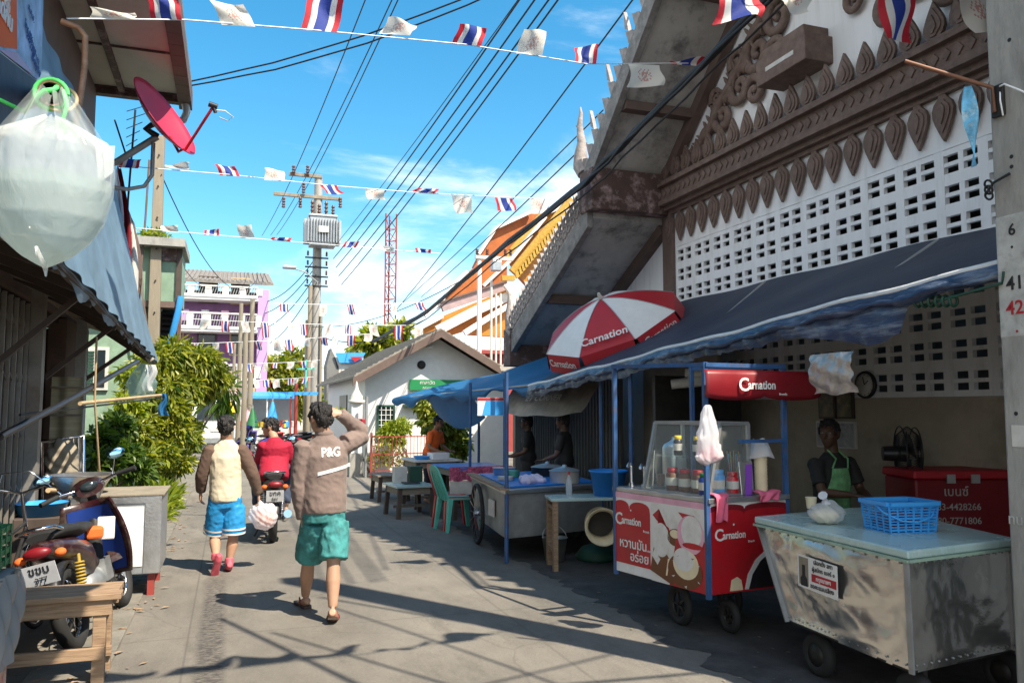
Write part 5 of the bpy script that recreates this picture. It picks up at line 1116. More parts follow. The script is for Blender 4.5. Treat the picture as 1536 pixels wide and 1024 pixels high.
# ================================================================= mopeds
def moped(label,loc,rz,body,seatm,steer=0,lean=0,group=None,plate='',detail=True,inner=None):
    t=thing('moped',label,'moped',loc,local=True,group=group,rot=(0,lean,rz)); inner=inner or M['black_plastic']
    R_=Matrix.Rotation(PI/2,4,'Y'); wb=1.22; r=.28
    def wheel(y,par,w_=.045):
        wh=MB().torus((0,0,0),r-w_,w_,n=30,k=10).build('tyre',M['black_rubber'],par); return wh
    for y in (0,wb):
        g=MB(); g.torus((0,y,r),r-.075,.016,R_,n=28,k=8); g.cyl((-.05,y,r),(.05,y,r),.045,n=14)
        for i in range(14): a=2*PI*i/14; g.bar((.02*(-1)**i,y+.04*math.cos(a),r+.04*math.sin(a)),(0,y+(r-.08)*math.cos(a+.25),r+(r-.08)*math.sin(a+.25)),.006)
        wh=g.build('wheel',M['chrome'],t); MB().torus((0,y,r),r-.045,.045,R_,n=32,k=10).build('tyre',M['black_rubber'],wh)
    # rear fender, tail, seat, body shells
    g=MB(); R=[]
    for i in range(9):
        a=.25+1.75*i/8; c_=(-math.cos(a)*.33,math.sin(a)*.33+r); wd=.075
        R.append([(-wd,c_[0],c_[1]-.02),(-wd*.6,c_[0]*1.04,c_[1]+.02),(wd*.6,c_[0]*1.04,c_[1]+.02),(wd,c_[0],c_[1]-.02)])
    g.rings([[V(p) for p in q] for q in R],True).build('rear_fender',M['black_plastic'],t)
    def shell(path,rad,m,name,par=t,n=14):
        g=MB(); ell(g,path,(1,0,0),rad,n); return g.build(name,m,par)
    shell([(0,-.34,.74),(0,-.2,.72),(0,.1,.66),(0,.35,.58),(0,.5,.5)],[(.05,.04),(.11,.07),(.135,.1),(.13,.12),(.09,.12)],body,'tail_body')
    shell([(0,-.22,.80),(0,-.1,.81),(0,.15,.79),(0,.3,.755),(0,.52,.76),(0,.64,.75)],[(.09,.03),(.125,.045),(.135,.05),(.125,.045),(.11,.045),(.06,.02)],seatm,'seat')
    g=MB().tube([(-.1,-.1,.82),(-.11,-.28,.86),(0,-.34,.87),(.11,-.28,.86),(.1,-.1,.82)],.013,8); g.build('grab_rail',M['chrome'],t)
    g=MB(); g.ball((0,-.335,.72),(.085,.04,.04)); tl=g.build('tail_light',M['red_deep'],t)
    for s in (-1,1): MB().ball((s*.12,-.29,.69),(.035,.035,.028)).build('indicator',M['orange'],t)
    g=MB().hexa([(-.1,-.338,.52),(.1,-.338,.52),(.1,-.328,.52),(-.1,-.328,.52),(-.1,-.37,.655),(.1,-.37,.655),(.1,-.36,.655),(-.1,-.36,.655)]); pl=g.build('number_plate',M['plate_grey'],t)
    if plate:
        n_=V((0,-.17,-.035)).normalized(); yd=V((0,-.035,.17)).normalized(); text(plate[0],.075,M['black_matt'],pl,V((0,-.364,.617)),(1,0,0),yd,off=.012,name='plate_characters'); text(plate[1],.05,M['black_matt'],pl,V((0,-.3525,.552)),(1,0,0),yd,off=.01,name='plate_characters')
    # engine, frame, exhaust, shocks, stand, footrests
    g=MB(); g.ball((0,.52,.34),(.1,.17,.11)); g.cyl((0,.62,.36),(0,.82,.42),.07,.06,12)
    for i in range(7): g.box((-.085,.66+i*.025,.31),(.085,.672+i*.025,.48))
    g.build('engine',M['zinc'] if detail else M['alum'],t)
    g=MB().tube([(0,.1,.58),(0,.5,.5),(0,.75,.46),(0,1.0,.86)],[.04,.05,.06,.04],10).tube([(-.07,0,r),(-.08,.35,.3),(-.06,.5,.33)],.022,8).tube([(.07,0,r),(.08,.35,.3),(.06,.5,.33)],.022,8); g.build('frame',M['dark_metal'],t)
    g=MB().tube([(.1,.68,.28),(.13,.5,.2),(.14,.3,.22),(.15,.15,.26),(.16,-.2,.36)],[.018,.02,.025,.045,.05],12); g.build('exhaust',M['chrome'],t)
    for s in (-1,1):
        g=MB(); p0,p1=V((s*.1,0,.3)),V((s*.11,.06,.62)); g.tube([p0,p1],.012,8)
        for i in range(9): q=p0.lerp(p1,.25+.07*i); g.torus(q,.028,.007,Matrix.Rotation(-.2,3,'X'),n=14,k=5)
        g.build('shock_absorber',M['spring'] if detail else M['chrome'],t)
    g=MB().tube([(-.2,.55,.27),(.2,.55,.27)],.014,8).tube([(-.06,.5,.26),(-.2,.42,.02)],.012,7); g.build('footrest',M['dark_metal'],t)
    # legshield with inner face, fork, front fender, headset
    sh_=MB()
    def ls(u,v,off=0):
        x=(u-.5)*2; w_=.17+.07*math.sin(PI*min(1,v*.9+.05)); bow=.14*(1-x*x); y=1.16-.26*v*0-.28*(1-abs(v-.55)*.2)+bow*.6-off; return (x*w_,y-.16*v+.07,.30+.62*v)
    sh_.grid(lambda u,v:ls(u,1-v),14,14,thick=.012); lo=sh_.build('legshield',body,t)
    g=MB(); g.grid(lambda u,v:ls(.12+.76*u,.06+.86*v,.022),12,12); g.build('inner_panel',inner,lo)
    S=Matrix.Translation((0,1.02,.9))@Matrix.Rotation(steer,4,Vector((0,-.38,.92)).normalized())@Matrix.Translation((0,-1.02,-.9))
    def stm(g): g.v=[tuple(S@V(p)) for p in g.v]; return g
    g=MB()
    for s in (-1,1): g.tube([(s*.075,wb,r),(s*.075,1.08,.68)],[.024,.028],9)
    g.tube([(0,1.09,.6),(0,.98,.96)],.035,9); stm(g).build('fork',M['dark_metal'],t)
    g=MB(); R=[]
    for i in range(9):
        a=.5+2.0*i/8; c_=(wb-math.cos(a)*.32,math.sin(a)*.32+r); R.append([V((-.07,c_[0],c_[1]-.03)),V((-.045,c_[0],c_[1]+.015)),V((.045,c_[0],c_[1]+.015)),V((.07,c_[0],c_[1]-.03))])
    stm(g.rings(R)).build('front_fender',body,t)
    g=MB(); ell(g,[(0,.9,1.0),(0,1.0,1.02),(0,1.12,.98),(0,1.17,.94)],(1,0,0),[(.1,.05),(.13,.08),(.11,.08),(.07,.05)],14); hd=stm(g).build('headset',body,t)
    stm(MB().ball((0,1.16,.95),(.085,.04,.06))).build('headlight',M['glass_dark'],hd); stm(MB().ball((0,.9,1.03),(.07,.03,.04))).build('dial',M['glass_dark'],hd)
    g=MB().tube([(-.34,.84,1.03),(-.2,.93,1.04),(0,.97,1.02),(.2,.93,1.04),(.34,.84,1.03)],.013,8); hb_=stm(g).build('handlebar',M['chrome'],t)
    for s in (-1,1):
        stm(MB().tube([(s*.22,.915,1.04),(s*.35,.833,1.03)],.02,10)).build('grip',M['black_rubber'],hb_)
        stm(MB().tube([(s*.19,.97,1.04),(s*.33,.9,1.025)],.007,6)).build('brake_lever',M['chrome'],hb_)
        g=MB().tube([(s*.19,.95,1.05),(s*.23,.95,1.12),(s*.25,.93,1.17)],.006,6); m_=stm(g).build('mirror',M['chrome'],t)
        g=MB(); g.ball((s*.27,.915,1.20),(.068,.012,.042)); stm(g).build('mirror_glass',M['mirror'],m_)
    return t
P('mirror',(.35,.6,.75),.04,1,var=.02)
rw=V((.53,10.3,0))
moped('dark moped ridden by the man in red away from the camera',rw,0,M['black_plastic'],M['black_rubber'],plate=('ขกค','1234')[:1]+('561',),detail=False)
J=dict(head=A_(405,641,10.62),neck=A_(411,656,10.55),chest=A_(412,684,10.58),pelvis=V((.54,10.52,.90)),shL=A_(394,666,10.55),shR=A_(431,666,10.55),elL=A_(385,703,10.72),elR=A_(441,702,10.72),haL=V((.22,11.12,1.06)),haR=V((.85,11.12,1.06)),hdL=V((.1,1,-.1)),hdR=V((-.1,1,-.1)),
 hipL=V((.44,10.62,.9)),hipR=V((.64,10.62,.9)),knL=V((.36,11.02,.78)),knR=V((.72,11.02,.78)),anL=V((.36,10.88,.36)),anR=V((.72,10.88,.36)),toeL=V((.35,11.06,.31)),toeR=V((.73,11.06,.31)))
person('man in red long sleeved shirt riding the dark moped with head turned left',J,(.54,10.55,0),(0,1,0),(-1,.35,-.05),.98,M['skin_lit'],M['shirt_red'],M['denim'],(.2,.18,.19),hem=-.15,slv=1.2,curl=(1.3,1.3),vox=.0095,trousers=True,palmL=(0,0,-1),palmR=(0,0,-1))
# foreground moped on the left, leaning on its stand
moped('dark red and black parked moped with blue inner shield beside the wooden bench',(-.92,6.2,0),math.radians(-7),M['black_red'] if 'black_red' in M else M['red_deep'],M['black_rubber'],steer=.4,lean=math.radians(-14),plate=('ขขบ','377'),inner=M['blue_deep'])
for i,(x,y,a,lab) in enumerate(((407,668,24,'far parked moped behind the rider in red'),(394,670,26,'far parked moped left of the rider near the green parasol'),(428,668,27,'far parked moped right of the rider near the blue parasol'))):
    p=at(x,y,Z=0); moped(lab,(p.x,a,0),.5+i*.4,(M['red_gloss'],M['royal'],M['black_plastic'])[i],M['black_rubber'],detail=False,group='mopeds parked at the far market')
# ================================================================= RIGHT SIDE STALLS
# ---- red drink cart
A,B,C,D=V((2.97,5.95,0)),V((3.19,4.93,0)),V((3.93,5.0,0)),V((3.78,6.05,0)); Z0,Z1=.32,.95
def lift(p,z): return V((p.x,p.y,z))
rc=thing('drink_cart','red and white printed drink cart with glass case under the navy awning','food cart',(3.45,5.5,0))
eAB=(B-A).normalized(); nAB=V((eAB.y,-eAB.x,0)); nAB=nAB if nAB.x<0 else -nAB
eBC=(C-B).normalized(); nBC=V((eBC.y,-eBC.x,0)); nBC=nBC if nBC.y<0 else -nBC
MB().hexa([lift(p,Z0) for p in (A,B,C,D)]+[lift(p,Z1) for p in (A,B,C,D)]).build('body',M['white_gloss'],rc,bevel=.006)
LAB,LBC=(B-A).length,(C-B).length
def sp(s,t,o=.002): return A+eAB*(s*LAB)+V((0,0,Z0+(Z1-Z0)*t))+nAB*o
def ep(s,t,o=.002): return B+eBC*(s*LBC)+V((0,0,Z0+(Z1-Z0)*t))+nBC*o
def poly(g,f,pts,mi,o,th=.0012): g.mi=mi; q=[f(a,b_,o) for a,b_ in pts]; g.prism(q,-(nAB if f is sp else nBC)*th); return g
def blob(cx,cy,rx,ry,n=26,a0=0,a1=2*PI): return [(cx+rx*math.cos(a0+(a1-a0)*i/n),cy+ry*math.sin(a0+(a1-a0)*i/n)) for i in range(n if abs(a1-a0-2*PI)<1e-6 else n+1)]
PR=[M['print_red'],M['print_white'],M['pinkpale'],M['brown_cup'],M['cream'],M['red_deep'],M['black_plastic'],M['orange']]
def lobes(x0,x1,y0,y1): # flat bottom, two rounded lobes at the top meeting in a notch
    m=(x0+x1)/2-.06*(x1-x0); h=(y1-y0)*.16
    L_=[(x0+(m-x0)*(.5-.5*math.cos(PI*i/10)),y1-h*(1-math.sin(PI*i/10)**.6)) for i in range(11)]; R_=[(m+(x1-m)*(.5-.5*math.cos(PI*i/10)),y1-h*(1-math.sin(PI*i/10)**.6)) for i in range(11)]
    return [(x0,y0),(x1,y0)]+R_[::-1]+L_[::-1][1:]
g=MB()
poly(g,sp,lobes(.0,.42,.12,.9),0,.003)
poly(g,sp,[(.43,.0),(1,.0),(1,.93),(.43,.93)],1,.003); 
poly(g,sp,[(.62,.0),(1,.0),(1,.5),(.86,.8),(.7,.6)],0,.0045)
poly(g,sp,[(.45,.78),(.52,.86),(.5,.62),(.6,.5),(.66,.52),(.62,.66),(.52,.72)],0,.0045); poly(g,sp,[(.72,.86),(.88,.84),(.86,.72),(.78,.78)],0,.006)
# iced drinks: cup bowls, cream, ice
poly(g,sp,[(.42,.12),(.66,.0),(.68,.2),(.6,.34),(.46,.4)],3,.0055); poly(g,sp,blob(.54,.5,.09,.2),1,.0065); poly(g,sp,blob(.69,.56,.085,.1,20),3,.0065); poly(g,sp,blob(.685,.6,.05,.05,14),4,.0075)
poly(g,sp,blob(.74,.5,.05,.12,16),0,.007)
poly(g,sp,blob(.78,.2,.17,.2),3,.008); poly(g,sp,blob(.79,.28,.125,.17),4,.009); poly(g,sp,blob(.77,.33,.1,.13),1,.0095)
poly(g,sp,blob(.84,.62,.13,.22,22,0,2*PI),2,.0085); poly(g,sp,blob(.85,.66,.1,.18),1,.009); poly(g,sp,blob(.86,.5,.1,.035,14),0,.0095)
for k in range(12): a=k*.52; poly(g,sp,[(.78+.15*math.cos(a),.2+.17*math.sin(a)),(.8+.15*math.cos(a),.2+.19*math.sin(a)),(.79+.13*math.cos(a+.1),.215+.17*math.sin(a))],1 if k%2 else 3,.0098)
poly(g,sp,[(.44,.3),(.5,.2),(.53,.27),(.47,.38)],1,.0066); poly(g,sp,[(.6,.1),(.63,.3),(.61,.3),(.585,.1)],4,.0066)
poly(g,sp,[(0,.93),(1,.93),(1,1.0),(0,1.0)],2,.003)
g.build('printed_side_panel',PR,rc)
lay=lambda f,s,t,o:f(s,t,o)
def logo(par,f,s,t,e,h,o=.006):
    u_=V((0,0,1)); text('C',h*1.55,M['white_paint'],par,f(s,t,o),e,u_,'LEFT',off=.018); text('arnation',h,M['white_paint'],par,f(s,t,o)+e*h*.98-u_*h*.05,e,u_,'LEFT',off=.02,sx=.82)
    text('Brands',h*.3,M['white_paint'],par,f(s,t,o)+e*h*4.0-u_*h*.75,e,u_,'LEFT'); g=MB(); c=f(s,t,o)+e*h*2.3+u_*h*.95; g.prism([c+e*.008*math.cos(k*PI/3)+u_*.008*math.sin(k*PI/3) for k in range(6)],nAB*.001); g.build('logo_dot',M['white_paint'],par)
logo(rc,sp,.02,.66,eAB,.085); text('หวานมัน...',.1,M['white_paint'],rc,sp(.26,.37,.006),eAB,(0,0,1),off=.012); text('อร่อย',.1,M['white_paint'],rc,sp(.3,.22,.006),eAB,(0,0,1),off=.012)
g=MB(); poly(g,ep,[(0,0),(1,0),(1,.84),(0,.84)],0,.003); poly(g,ep,lobes(.0,1,.6,.98),5,.0022); poly(g,ep,[(.0,.84),(1,.84),(1,1),(0,1)],1,.0018); poly(g,ep,lobes(.0,.98,.5,.92),0,.0035)
cup=[(.4,.0),(1,.0),(1,.5)]+[(.98-.5*math.sin(i/10*PI/2),.5-.5*(1-math.cos(i/10*PI/2))) for i in range(1,11)]
poly(g,ep,[(.42,.02),(.46,.18),(.56,.34),(.72,.46),(1,.52),(1,.02)],1,.005); poly(g,ep,[(.47,.02),(.52,.18),(.62,.32),(.76,.42),(1,.47),(1,.02)],6,.006)
poly(g,ep,blob(.93,.3,.06,.1,16),1,.007); poly(g,ep,[(.24,.02),(.4,.02),(.38,.13),(.33,.17),(.26,.14)],4,.006)
g.build('printed_end_panel',PR,rc); logo(rc,ep,.07,.64,eBC,.075)
MB().hexa([lift(p,Z1+.001)+V((0,0,0)) for p in (A-eAB*.02,B+eAB*.02,C+eAB*.02,D-eAB*.02)]+[lift(p,Z1+.035) for p in (A-eAB*.02,B+eAB*.02,C+eAB*.02,D-eAB*.02)]).build('counter',M['steel'],rc,bevel=.004)
for p,zt in ((A,1.98),(B,1.95),(C,1.95),(D,1.98)):
    q=p.lerp((A+C)/2,.02); MB().box((q.x-.016,q.y-.016,Z0-.03),(q.x+.016,q.y+.016,zt)).build('post',M['blue_paint'],rc)
g=MB().bar(lift(A,1.96),lift(B,1.93),.03).bar(lift(B,1.93),lift(C,1.93),.03).bar(lift(C,1.93),lift(D,1.96),.03).bar(lift(B,1.38)+eBC*.3,lift(C,1.38),.025); g.build('top_rail',M['blue_paint'],rc)
for (p,r) in ((A.lerp(B,.55)+V((.14,0,0)),.155),(D.lerp(C,.55)+V((-.14,0,0)),.155),(A.lerp(B,.85)+V((.3,0,0)),.12)):
    wm=Matrix.Rotation(PI/2,4,'Y')@Matrix.Rotation(0,4,'Z'); w_=MB().torus((p.x,p.y,r),r-.03,.03,wm,n=26,k=8).build('wheel',M['black_rubber'],rc); g=MB().torus((p.x,p.y,r),r-.055,.012,wm,n=20,k=6)
    for i in range(5): a=2*PI*i/5; g.bar((p.x,p.y,r),(p.x,p.y+(r-.05)*math.cos(a),r+(r-.05)*math.sin(a)),.018)
    g.build('rim',M['dark_metal'],w_)
# red hood sign at the head of the cart
hs_=thing('hood_sign','dark red scalloped valance sign with white lettering hanging below the awning','sign',(3.7,4.9,1.9))
a,b_=at(1056,560,Y=4.86),at(1228,560,Y=4.92); zt,zb=at(1140,556,Y=4.9).z,at(1140,600,Y=4.9).z; ex=(b_-a); ex.z=0
def val(u,v): 
    x=a+ex*u; h=(zt-zb)*(.86+.14*math.sin(PI*((u*2)%1))**.5); return V((x.x,x.y-.02*math.sin(v*PI)-.008*math.sin(u*14),zt-h*v))
vo=MB().grid(val,30,6,thick=.004).build('valance',M['red_deep'],hs_); en=ex.normalized(); nf=V((en.y,-en.x,0))
h=.088; c0=a+ex*.26; c0.z=(zt+zb)/2-.0; c0=c0+nf*.034
text('C',h*1.5,M['white_paint'],vo,c0,en,(0,0,1),'LEFT',off=.018); text('arnation',h,M['white_paint'],vo,c0+en*h*.95,en,(0,0,1),'LEFT',off=.02,sx=.84); text('Brands',h*.3,M['white_paint'],vo,c0+en*h*4.1-V((0,0,h*.72)),en,(0,0,1),'LEFT')
# glass display case on it
gc=thing('display_case','sloping aluminium and glass display case standing on the red drink cart','display case',(3.4,5.3,.99))
zc=.987; q0,q1=A.lerp(B,.30)+nAB*-.05,B+nAB*-.06+eAB*-.05; q2,q3=q1-nAB*.42,q0-nAB*.42; hh=.52; sl=.13
bt=[lift(p,zc) for p in (q0,q1,q2,q3)]; tp_=[lift(q0,zc+hh)-nAB*sl,lift(q1,zc+hh)-nAB*sl,lift(q2,zc+hh),lift(q3,zc+hh)]
g=MB()
for i in range(4): g.bar(bt[i],bt[(i+1)%4],.025).bar(tp_[i],tp_[(i+1)%4],.025).bar(bt[i],tp_[i],.025)
g.build('frame',M['alum'],gc)
g=MB()
for i in range(4): g.quad(bt[i],bt[(i+1)%4],tp_[(i+1)%4],tp_[i])
g.build('glass',M['glass'],gc); m_=[x.lerp(y,.5) for x,y in zip(bt,tp_)]; MB().hexa([p.lerp((m_[0]+m_[2])/2,.05) for p in m_]+[p.lerp((m_[0]+m_[2])/2,.05)+V((0,0,.008)) for p in m_]).build('shelf',M['glass'],gc)
def jar(p,r,h,lid,body,label,grp,cap=True):
    t=thing('jar',label,'jar',p,group=grp); MB().lathe([(r*.9,0),(r,.01),(r,h*.75),(r*.7,h*.82)],p,14).build('jar_body',body,t); MB().lathe([(r*.78,h*.82),(r*.8,h*.83),(r*.8,h),(r*.7,h*1.01)],p,14).build('lid',lid,t); MB().lathe([(r*1.012,h*.25),(r*1.012,h*.6)],p,14,cap=False).build('paper_label',M['offwhite'],t)
for i in range(3): p=lift(A.lerp(B,.52+.13*i)-nAB*.14,zc+.005); jar(p,.05,.17,M['red_matt'],M['brown_cup'],f"red lidded jar of brown powder in the glass case, {ORD[i]} from the left",'jars inside the display case')
for i in range(3): p=lift(B.lerp(C,.1+.17*i)-nBC*.12,zc+.005); jar(p,.045,.16+.02*(i%2),(M['green_plastic'],M['sky_plastic'],M['red_gloss'])[i],(M['blue_deep'],M['sky_plastic'],M['red_gloss'])[i],('blue tin with green lid at the end of the glass case','pale blue tin beside the green lidded tin','tall red tin at the near end of the glass case')[i],'tins inside the display case')
for i in range(2): p=lift(A.lerp(B,.5+.2*i)-nAB*.22,zc+.27); jar(p,.035,.15,M['yellow'],M['black_plastic'],('dark sauce bottle on the glass shelf, left one','dark sauce bottle on the glass shelf, right one')[i],'bottles on the glass shelf')
# faucets at the far end of the counter
fa=thing('drink_tap','pair of chrome taps at the far end of the drink counter','tap',lift(A.lerp(B,.12)-nAB*.12,.987)); g=MB()
for i in range(2): p=lift(A.lerp(B,.08+.15*i)-nAB*.12,.987); g.tube([p,p+V((0,0,.16)),p+V((-.03,-.02,.19)),p+V((-.06,-.04,.16))],.012,8); g.cyl(p,p+V((0,0,.03)),.025,n=10)
p=lift(A.lerp(B,.3)-nAB*.14,.987); g.tube([p,p+V((.02,0,.3))],.008,6); g.build('pipe',M['chrome'],fa)
# plastic bag hanging at the near post
hp=V((3.12,4.86,0)); zt,zb=at(1050,607,Y=4.8).z,at(1050,695,Y=4.8).z
hb=thing('hanging_bag','thin white plastic bag of snacks hanging at the near post of the drink cart','bag',(hp.x,hp.y,zb))
def bagf(u,v,cx,cy,w0,w1,dep,zt,zb,seed=0):
    a=u*2*PI; s=v**.62; w_=w0+(w1-w0)*min(1,s*1.02)*(1 if v<.93 else max(.1,(1-v)/.07)); nz_=mnoise.noise(V((math.cos(a)*2.5+seed,math.sin(a)*2.5,v*4))); n2_=mnoise.noise(V((math.cos(a)*6,math.sin(a)*6+seed,v*9))); return (cx+w_*math.cos(a)*(1+.16*math.sin(5*a+seed)*(1-v)+.3*nz_+.2*n2_),cy+dep*w_*math.sin(a)*(1+.3*nz_),zt+(zb-zt)*v+.02*n2_*v+.03*nz_*v)
MB().grid(lambda u,v:bagf(u,v,hp.x-.01,hp.y-.08,.014,.1,.6,zt,zb,1.7),64,40).build('bag_film',M['film_white'],hb); g=MB()
for i in range(7): g.ball((hp.x-.05+.016*i,hp.y-.08+.02*math.sin(i*2),zb+.05+.02*(i%3)),(.03,.025,.03))
g.build('contents',M['pink'],hb)
# red towels on the rail
def towel(label,p,e,w_,h,m,n_):
    e=V(e).normalized(); n_=V(n_)
    def f(u,v): 
        if v<.25: return V(p)+e*w_*u-n_*(.06*(.25-v)/.25)+V((0,0,.01+.008*math.sin(u*9)))
        return V(p)+e*w_*u*(1-.25*v)+n_*(.012+.012*math.sin(u*11+v*3))-V((0,0,h*(v-.25)/.75+.01*math.sin(u*7)))
    tag(MB().grid(f,14,18,thick=.006).build('towel',m),label,'towel')
towel('dark pink towel draped over the near corner of the drink cart',lift(B,Z1+.045)+nBC*.012+eBC*.05,eBC,.13,.17,M['pink'],nBC); towel('folded bright pink cloth on the end of the drink counter',lift(B,Z1+.05)+nBC*.02+eBC*.44,eBC,.22,.05,M['pink'],nBC)
# stack of cups under a bag, foil pack, cup
p=lift(B.lerp(C,.78)-nBC*.1,.987); cs=thing('cup_stack','tall beige stack of paper cups capped by a plastic bag beside the vendor','cups',p)
MB().lathe([(.045,0)]+[(.045+.005*(i%2),.012*i) for i in range(1,26)]+[(.05,.31)],p,16).build('cups',M['cream'],cs); MB().grid(lambda u,v:(p.x+(.05+.055*v)*math.cos(u*2*PI)*(1+.15*math.sin(u*25)),p.y+(.05+.05*v)*math.sin(u*2*PI),p.z+.4-.13*v+.01*math.sin(u*20)),24,6).build('plastic_cover',M['film_white'],cs)
p=lift(B.lerp(C,.58)-nBC*.1,.987); pk=thing('foil_pack','violet and silver foil pack standing on the drink counter','packet',p); MB().hexa([p+V(q) for q in ((-.055,-.03,0),(.055,-.03,0),(.055,.03,0),(-.055,.03,0),(-.06,-.004,.24),(.06,-.004,.24),(.06,.004,.24),(-.06,.004,.24))]).build('pouch',M['steel'],pk,bevel=.004); MB().prism([p+V(q) for q in ((-.03,-.034,.0),(.03,-.034,0),(.055,-.008,.22),(.0,-.008,.22))],(0,-.004,0)).build('printed_band',M['violet'],pk)
# low dark board behind the cart
tag(MB().cbox((4.6,7.25,1.0),(1.1,.05,1.9),.1).build('back_board',M['dark_metal']),'dark brown board standing behind the far end of the drink cart','board')

# ---- silver sheet metal cart
T1,T2,T3,T4=[V(p) for p in ((3.37,4.59,.85),(3.30,3.28,.85),(4.16,3.39,.85),(4.52,4.8,.85))]
b1,b2,b3,b4=[V(p) for p in ((3.34,4.28,.29),(3.28,3.25,.29),(4.13,3.36,.29),(4.4,4.4,.29))]
sc=thing('metal_cart','crumpled silver sheet metal food cart with pale teal table top at the right front','food cart',(3.8,4.0,0))
def panel(p00,p10,p11,p01,seed,amp=.022):
    n_=(p10-p00).cross(p01-p00).normalized()
    def f(u,v):
        q=p00.lerp(p10,u).lerp(p01.lerp(p11,u),v); e=min(u,1-u,v,1-v); k=min(1,e*9)
        q2=V((u*2.2+seed,v*1.8,seed)); d=amp*k*(2.0*mnoise.noise(q2)+1.0*(.3-abs(mnoise.noise(q2*2.3)))+.45*(.3-abs(mnoise.noise(q2*5.1)))+.2*mnoise.noise(q2*9))
        return q+n_*d
    return f
for i,(a,b_,c,d) in enumerate(((b1,b2,T2,T1),(b2,b3,T3,T2),(b3,b4,T4,T3),(b4,b1,T1,T4))):
    u=V((0,0,-.002)); MB().grid(panel(a,b_,c+u,d+u,i*2.1+.7,.018 if i==0 else .011),44,30).build('sheet_panel',M['silver_sheet'],sc)
for a,b_ in ((b1,T1),(b2,T2),(b3,T3)): MB().bar(a+V((-.012,-.008,0)),b_+V((-.012,-.008,-.004)),.03,.012).build('corner_trim',M['zinc'],sc)
g=MB()
for i in range(15):
    for v_ in (.06,.95):
        for (pa,pb,ta,tb_) in ((b1,b2,T1,T2),(b2,b3,T2,T3)): q=pa.lerp(pb,(i+.5)/15).lerp(ta.lerp(tb_,(i+.5)/15),v_); n_=(pb-pa).cross(V((0,0,1))).normalized(); g.ball(q+n_*.006,.006,7,5)
g.build('rivets',M['zinc'],sc)
MB().hexa([b1,b2,b3,b4,b1+V((0,0,.01)),b2+V((0,0,.01)),b3+V((0,0,.01)),b4+V((0,0,.01))]).build('floor_pan',M['dark_metal'],sc)
cc=(T1+T3)/2; oc=[(p+(p-cc).normalized()*.035) for p in (T1,T2,T3,T4)]
MB().hexa([p+V((0,0,.0)) for p in oc]+[p+V((0,0,.045)) for p in oc]).build('table_top',M['table_top'],sc,bevel=.012,seg=3)
P('rim_teal',(.32,.45,.36),.5,var=.3,scale=12)
g=MB()
for a,b_ in ((oc[0],oc[1]),(oc[1],oc[2])): n_=(b_-a).cross(V((0,0,1))).normalized(); n_=n_ if n_.dot(a-cc)>0 else -n_; g.bar(a+V((0,0,-.008)),b_+V((0,0,-.008)),.02,.014)
g.build('edge_strip',M['rim_teal'],sc)
def psn(u,v,o=.02): return b1.lerp(b2,u).lerp(T1.lerp(T2,u),v)+V((-o,-.0,0))
# campaign style notice on the lane side
e12=(T2-T1).normalized(); n12=V((-1,.05,0)).normalized(); pw_=.36; ph_=.19; o=psn(.33,.80,.05)
nt_=MB(); up_n=V((0,0,1))
def npt(a,b_,k=0): return o+e12*(a*pw_)-up_n*(b_*ph_)+n12*k
nt_.mi=0; nt_.prism([npt(0,0),npt(1,0.06),npt(1,1.06),npt(0,1)],-n12*.002)
nt_.mi=1; nt_.prism([npt(.03,.06,.0008),npt(.28,.07,.0008),npt(.28,.93,.0008),npt(.03,.92,.0008)],-n12*.0015)
nt_.mi=2; nt_.prism([npt(.08,.95,.0016),npt(.26,.95,.0016),npt(.25,.72,.0016),npt(.2,.62,.0016),npt(.2,.3,.0016),npt(.12,.3,.0016),npt(.12,.62,.0016),npt(.07,.72,.0016)],-n12*.0015)
nt_.mi=3; nt_.prism([npt(.36,.5,.0012),npt(.97,.52,.0012),npt(.97,.76,.0012),npt(.36,.74,.0012)],-n12*.0015)
no=nt_.build('paper_notice',[M['white_paint'],M['pole_wood'],M['black_matt'],M['red_matt']],sc)
for s_,a,b_,h,mm in (('เลือกตั้ง สภา',.66,.14,.034,'black_matt'),('ผู้สมัคร เบอร์ ๑',.66,.36,.034,'black_matt'),('กรุงเทพฯ',.66,.63,.036,'white_paint'),('ขอคะแนนเสียง',.62,.88,.036,'black_matt')): text(s_,h,M[mm],no,npt(a,b_,.002),e12,(0,0,1),off=.008)
for p,r in ((V((3.42,4.1,.13)),.13),(V((3.4,3.35,.13)),.13),(V((4.2,3.5,.13)),.13),(V((4.3,4.3,.13)),.13)):
    R_=Matrix.Rotation(PI/2,4,'Y'); w_=MB().torus(p,r-.04,.04,R_,n=24,k=10).build('wheel',M['black_rubber'],sc); MB().lathe([(.02,-.035),(r-.06,-.03),(r-.06,.03),(.02,.035)],p,16,R_).build('hub',M['dark_metal'],w_); MB().bar(p+V((.05,0,0)),p+V((.05,0,.18)),.03).build('fork',M['dark_metal'],w_)
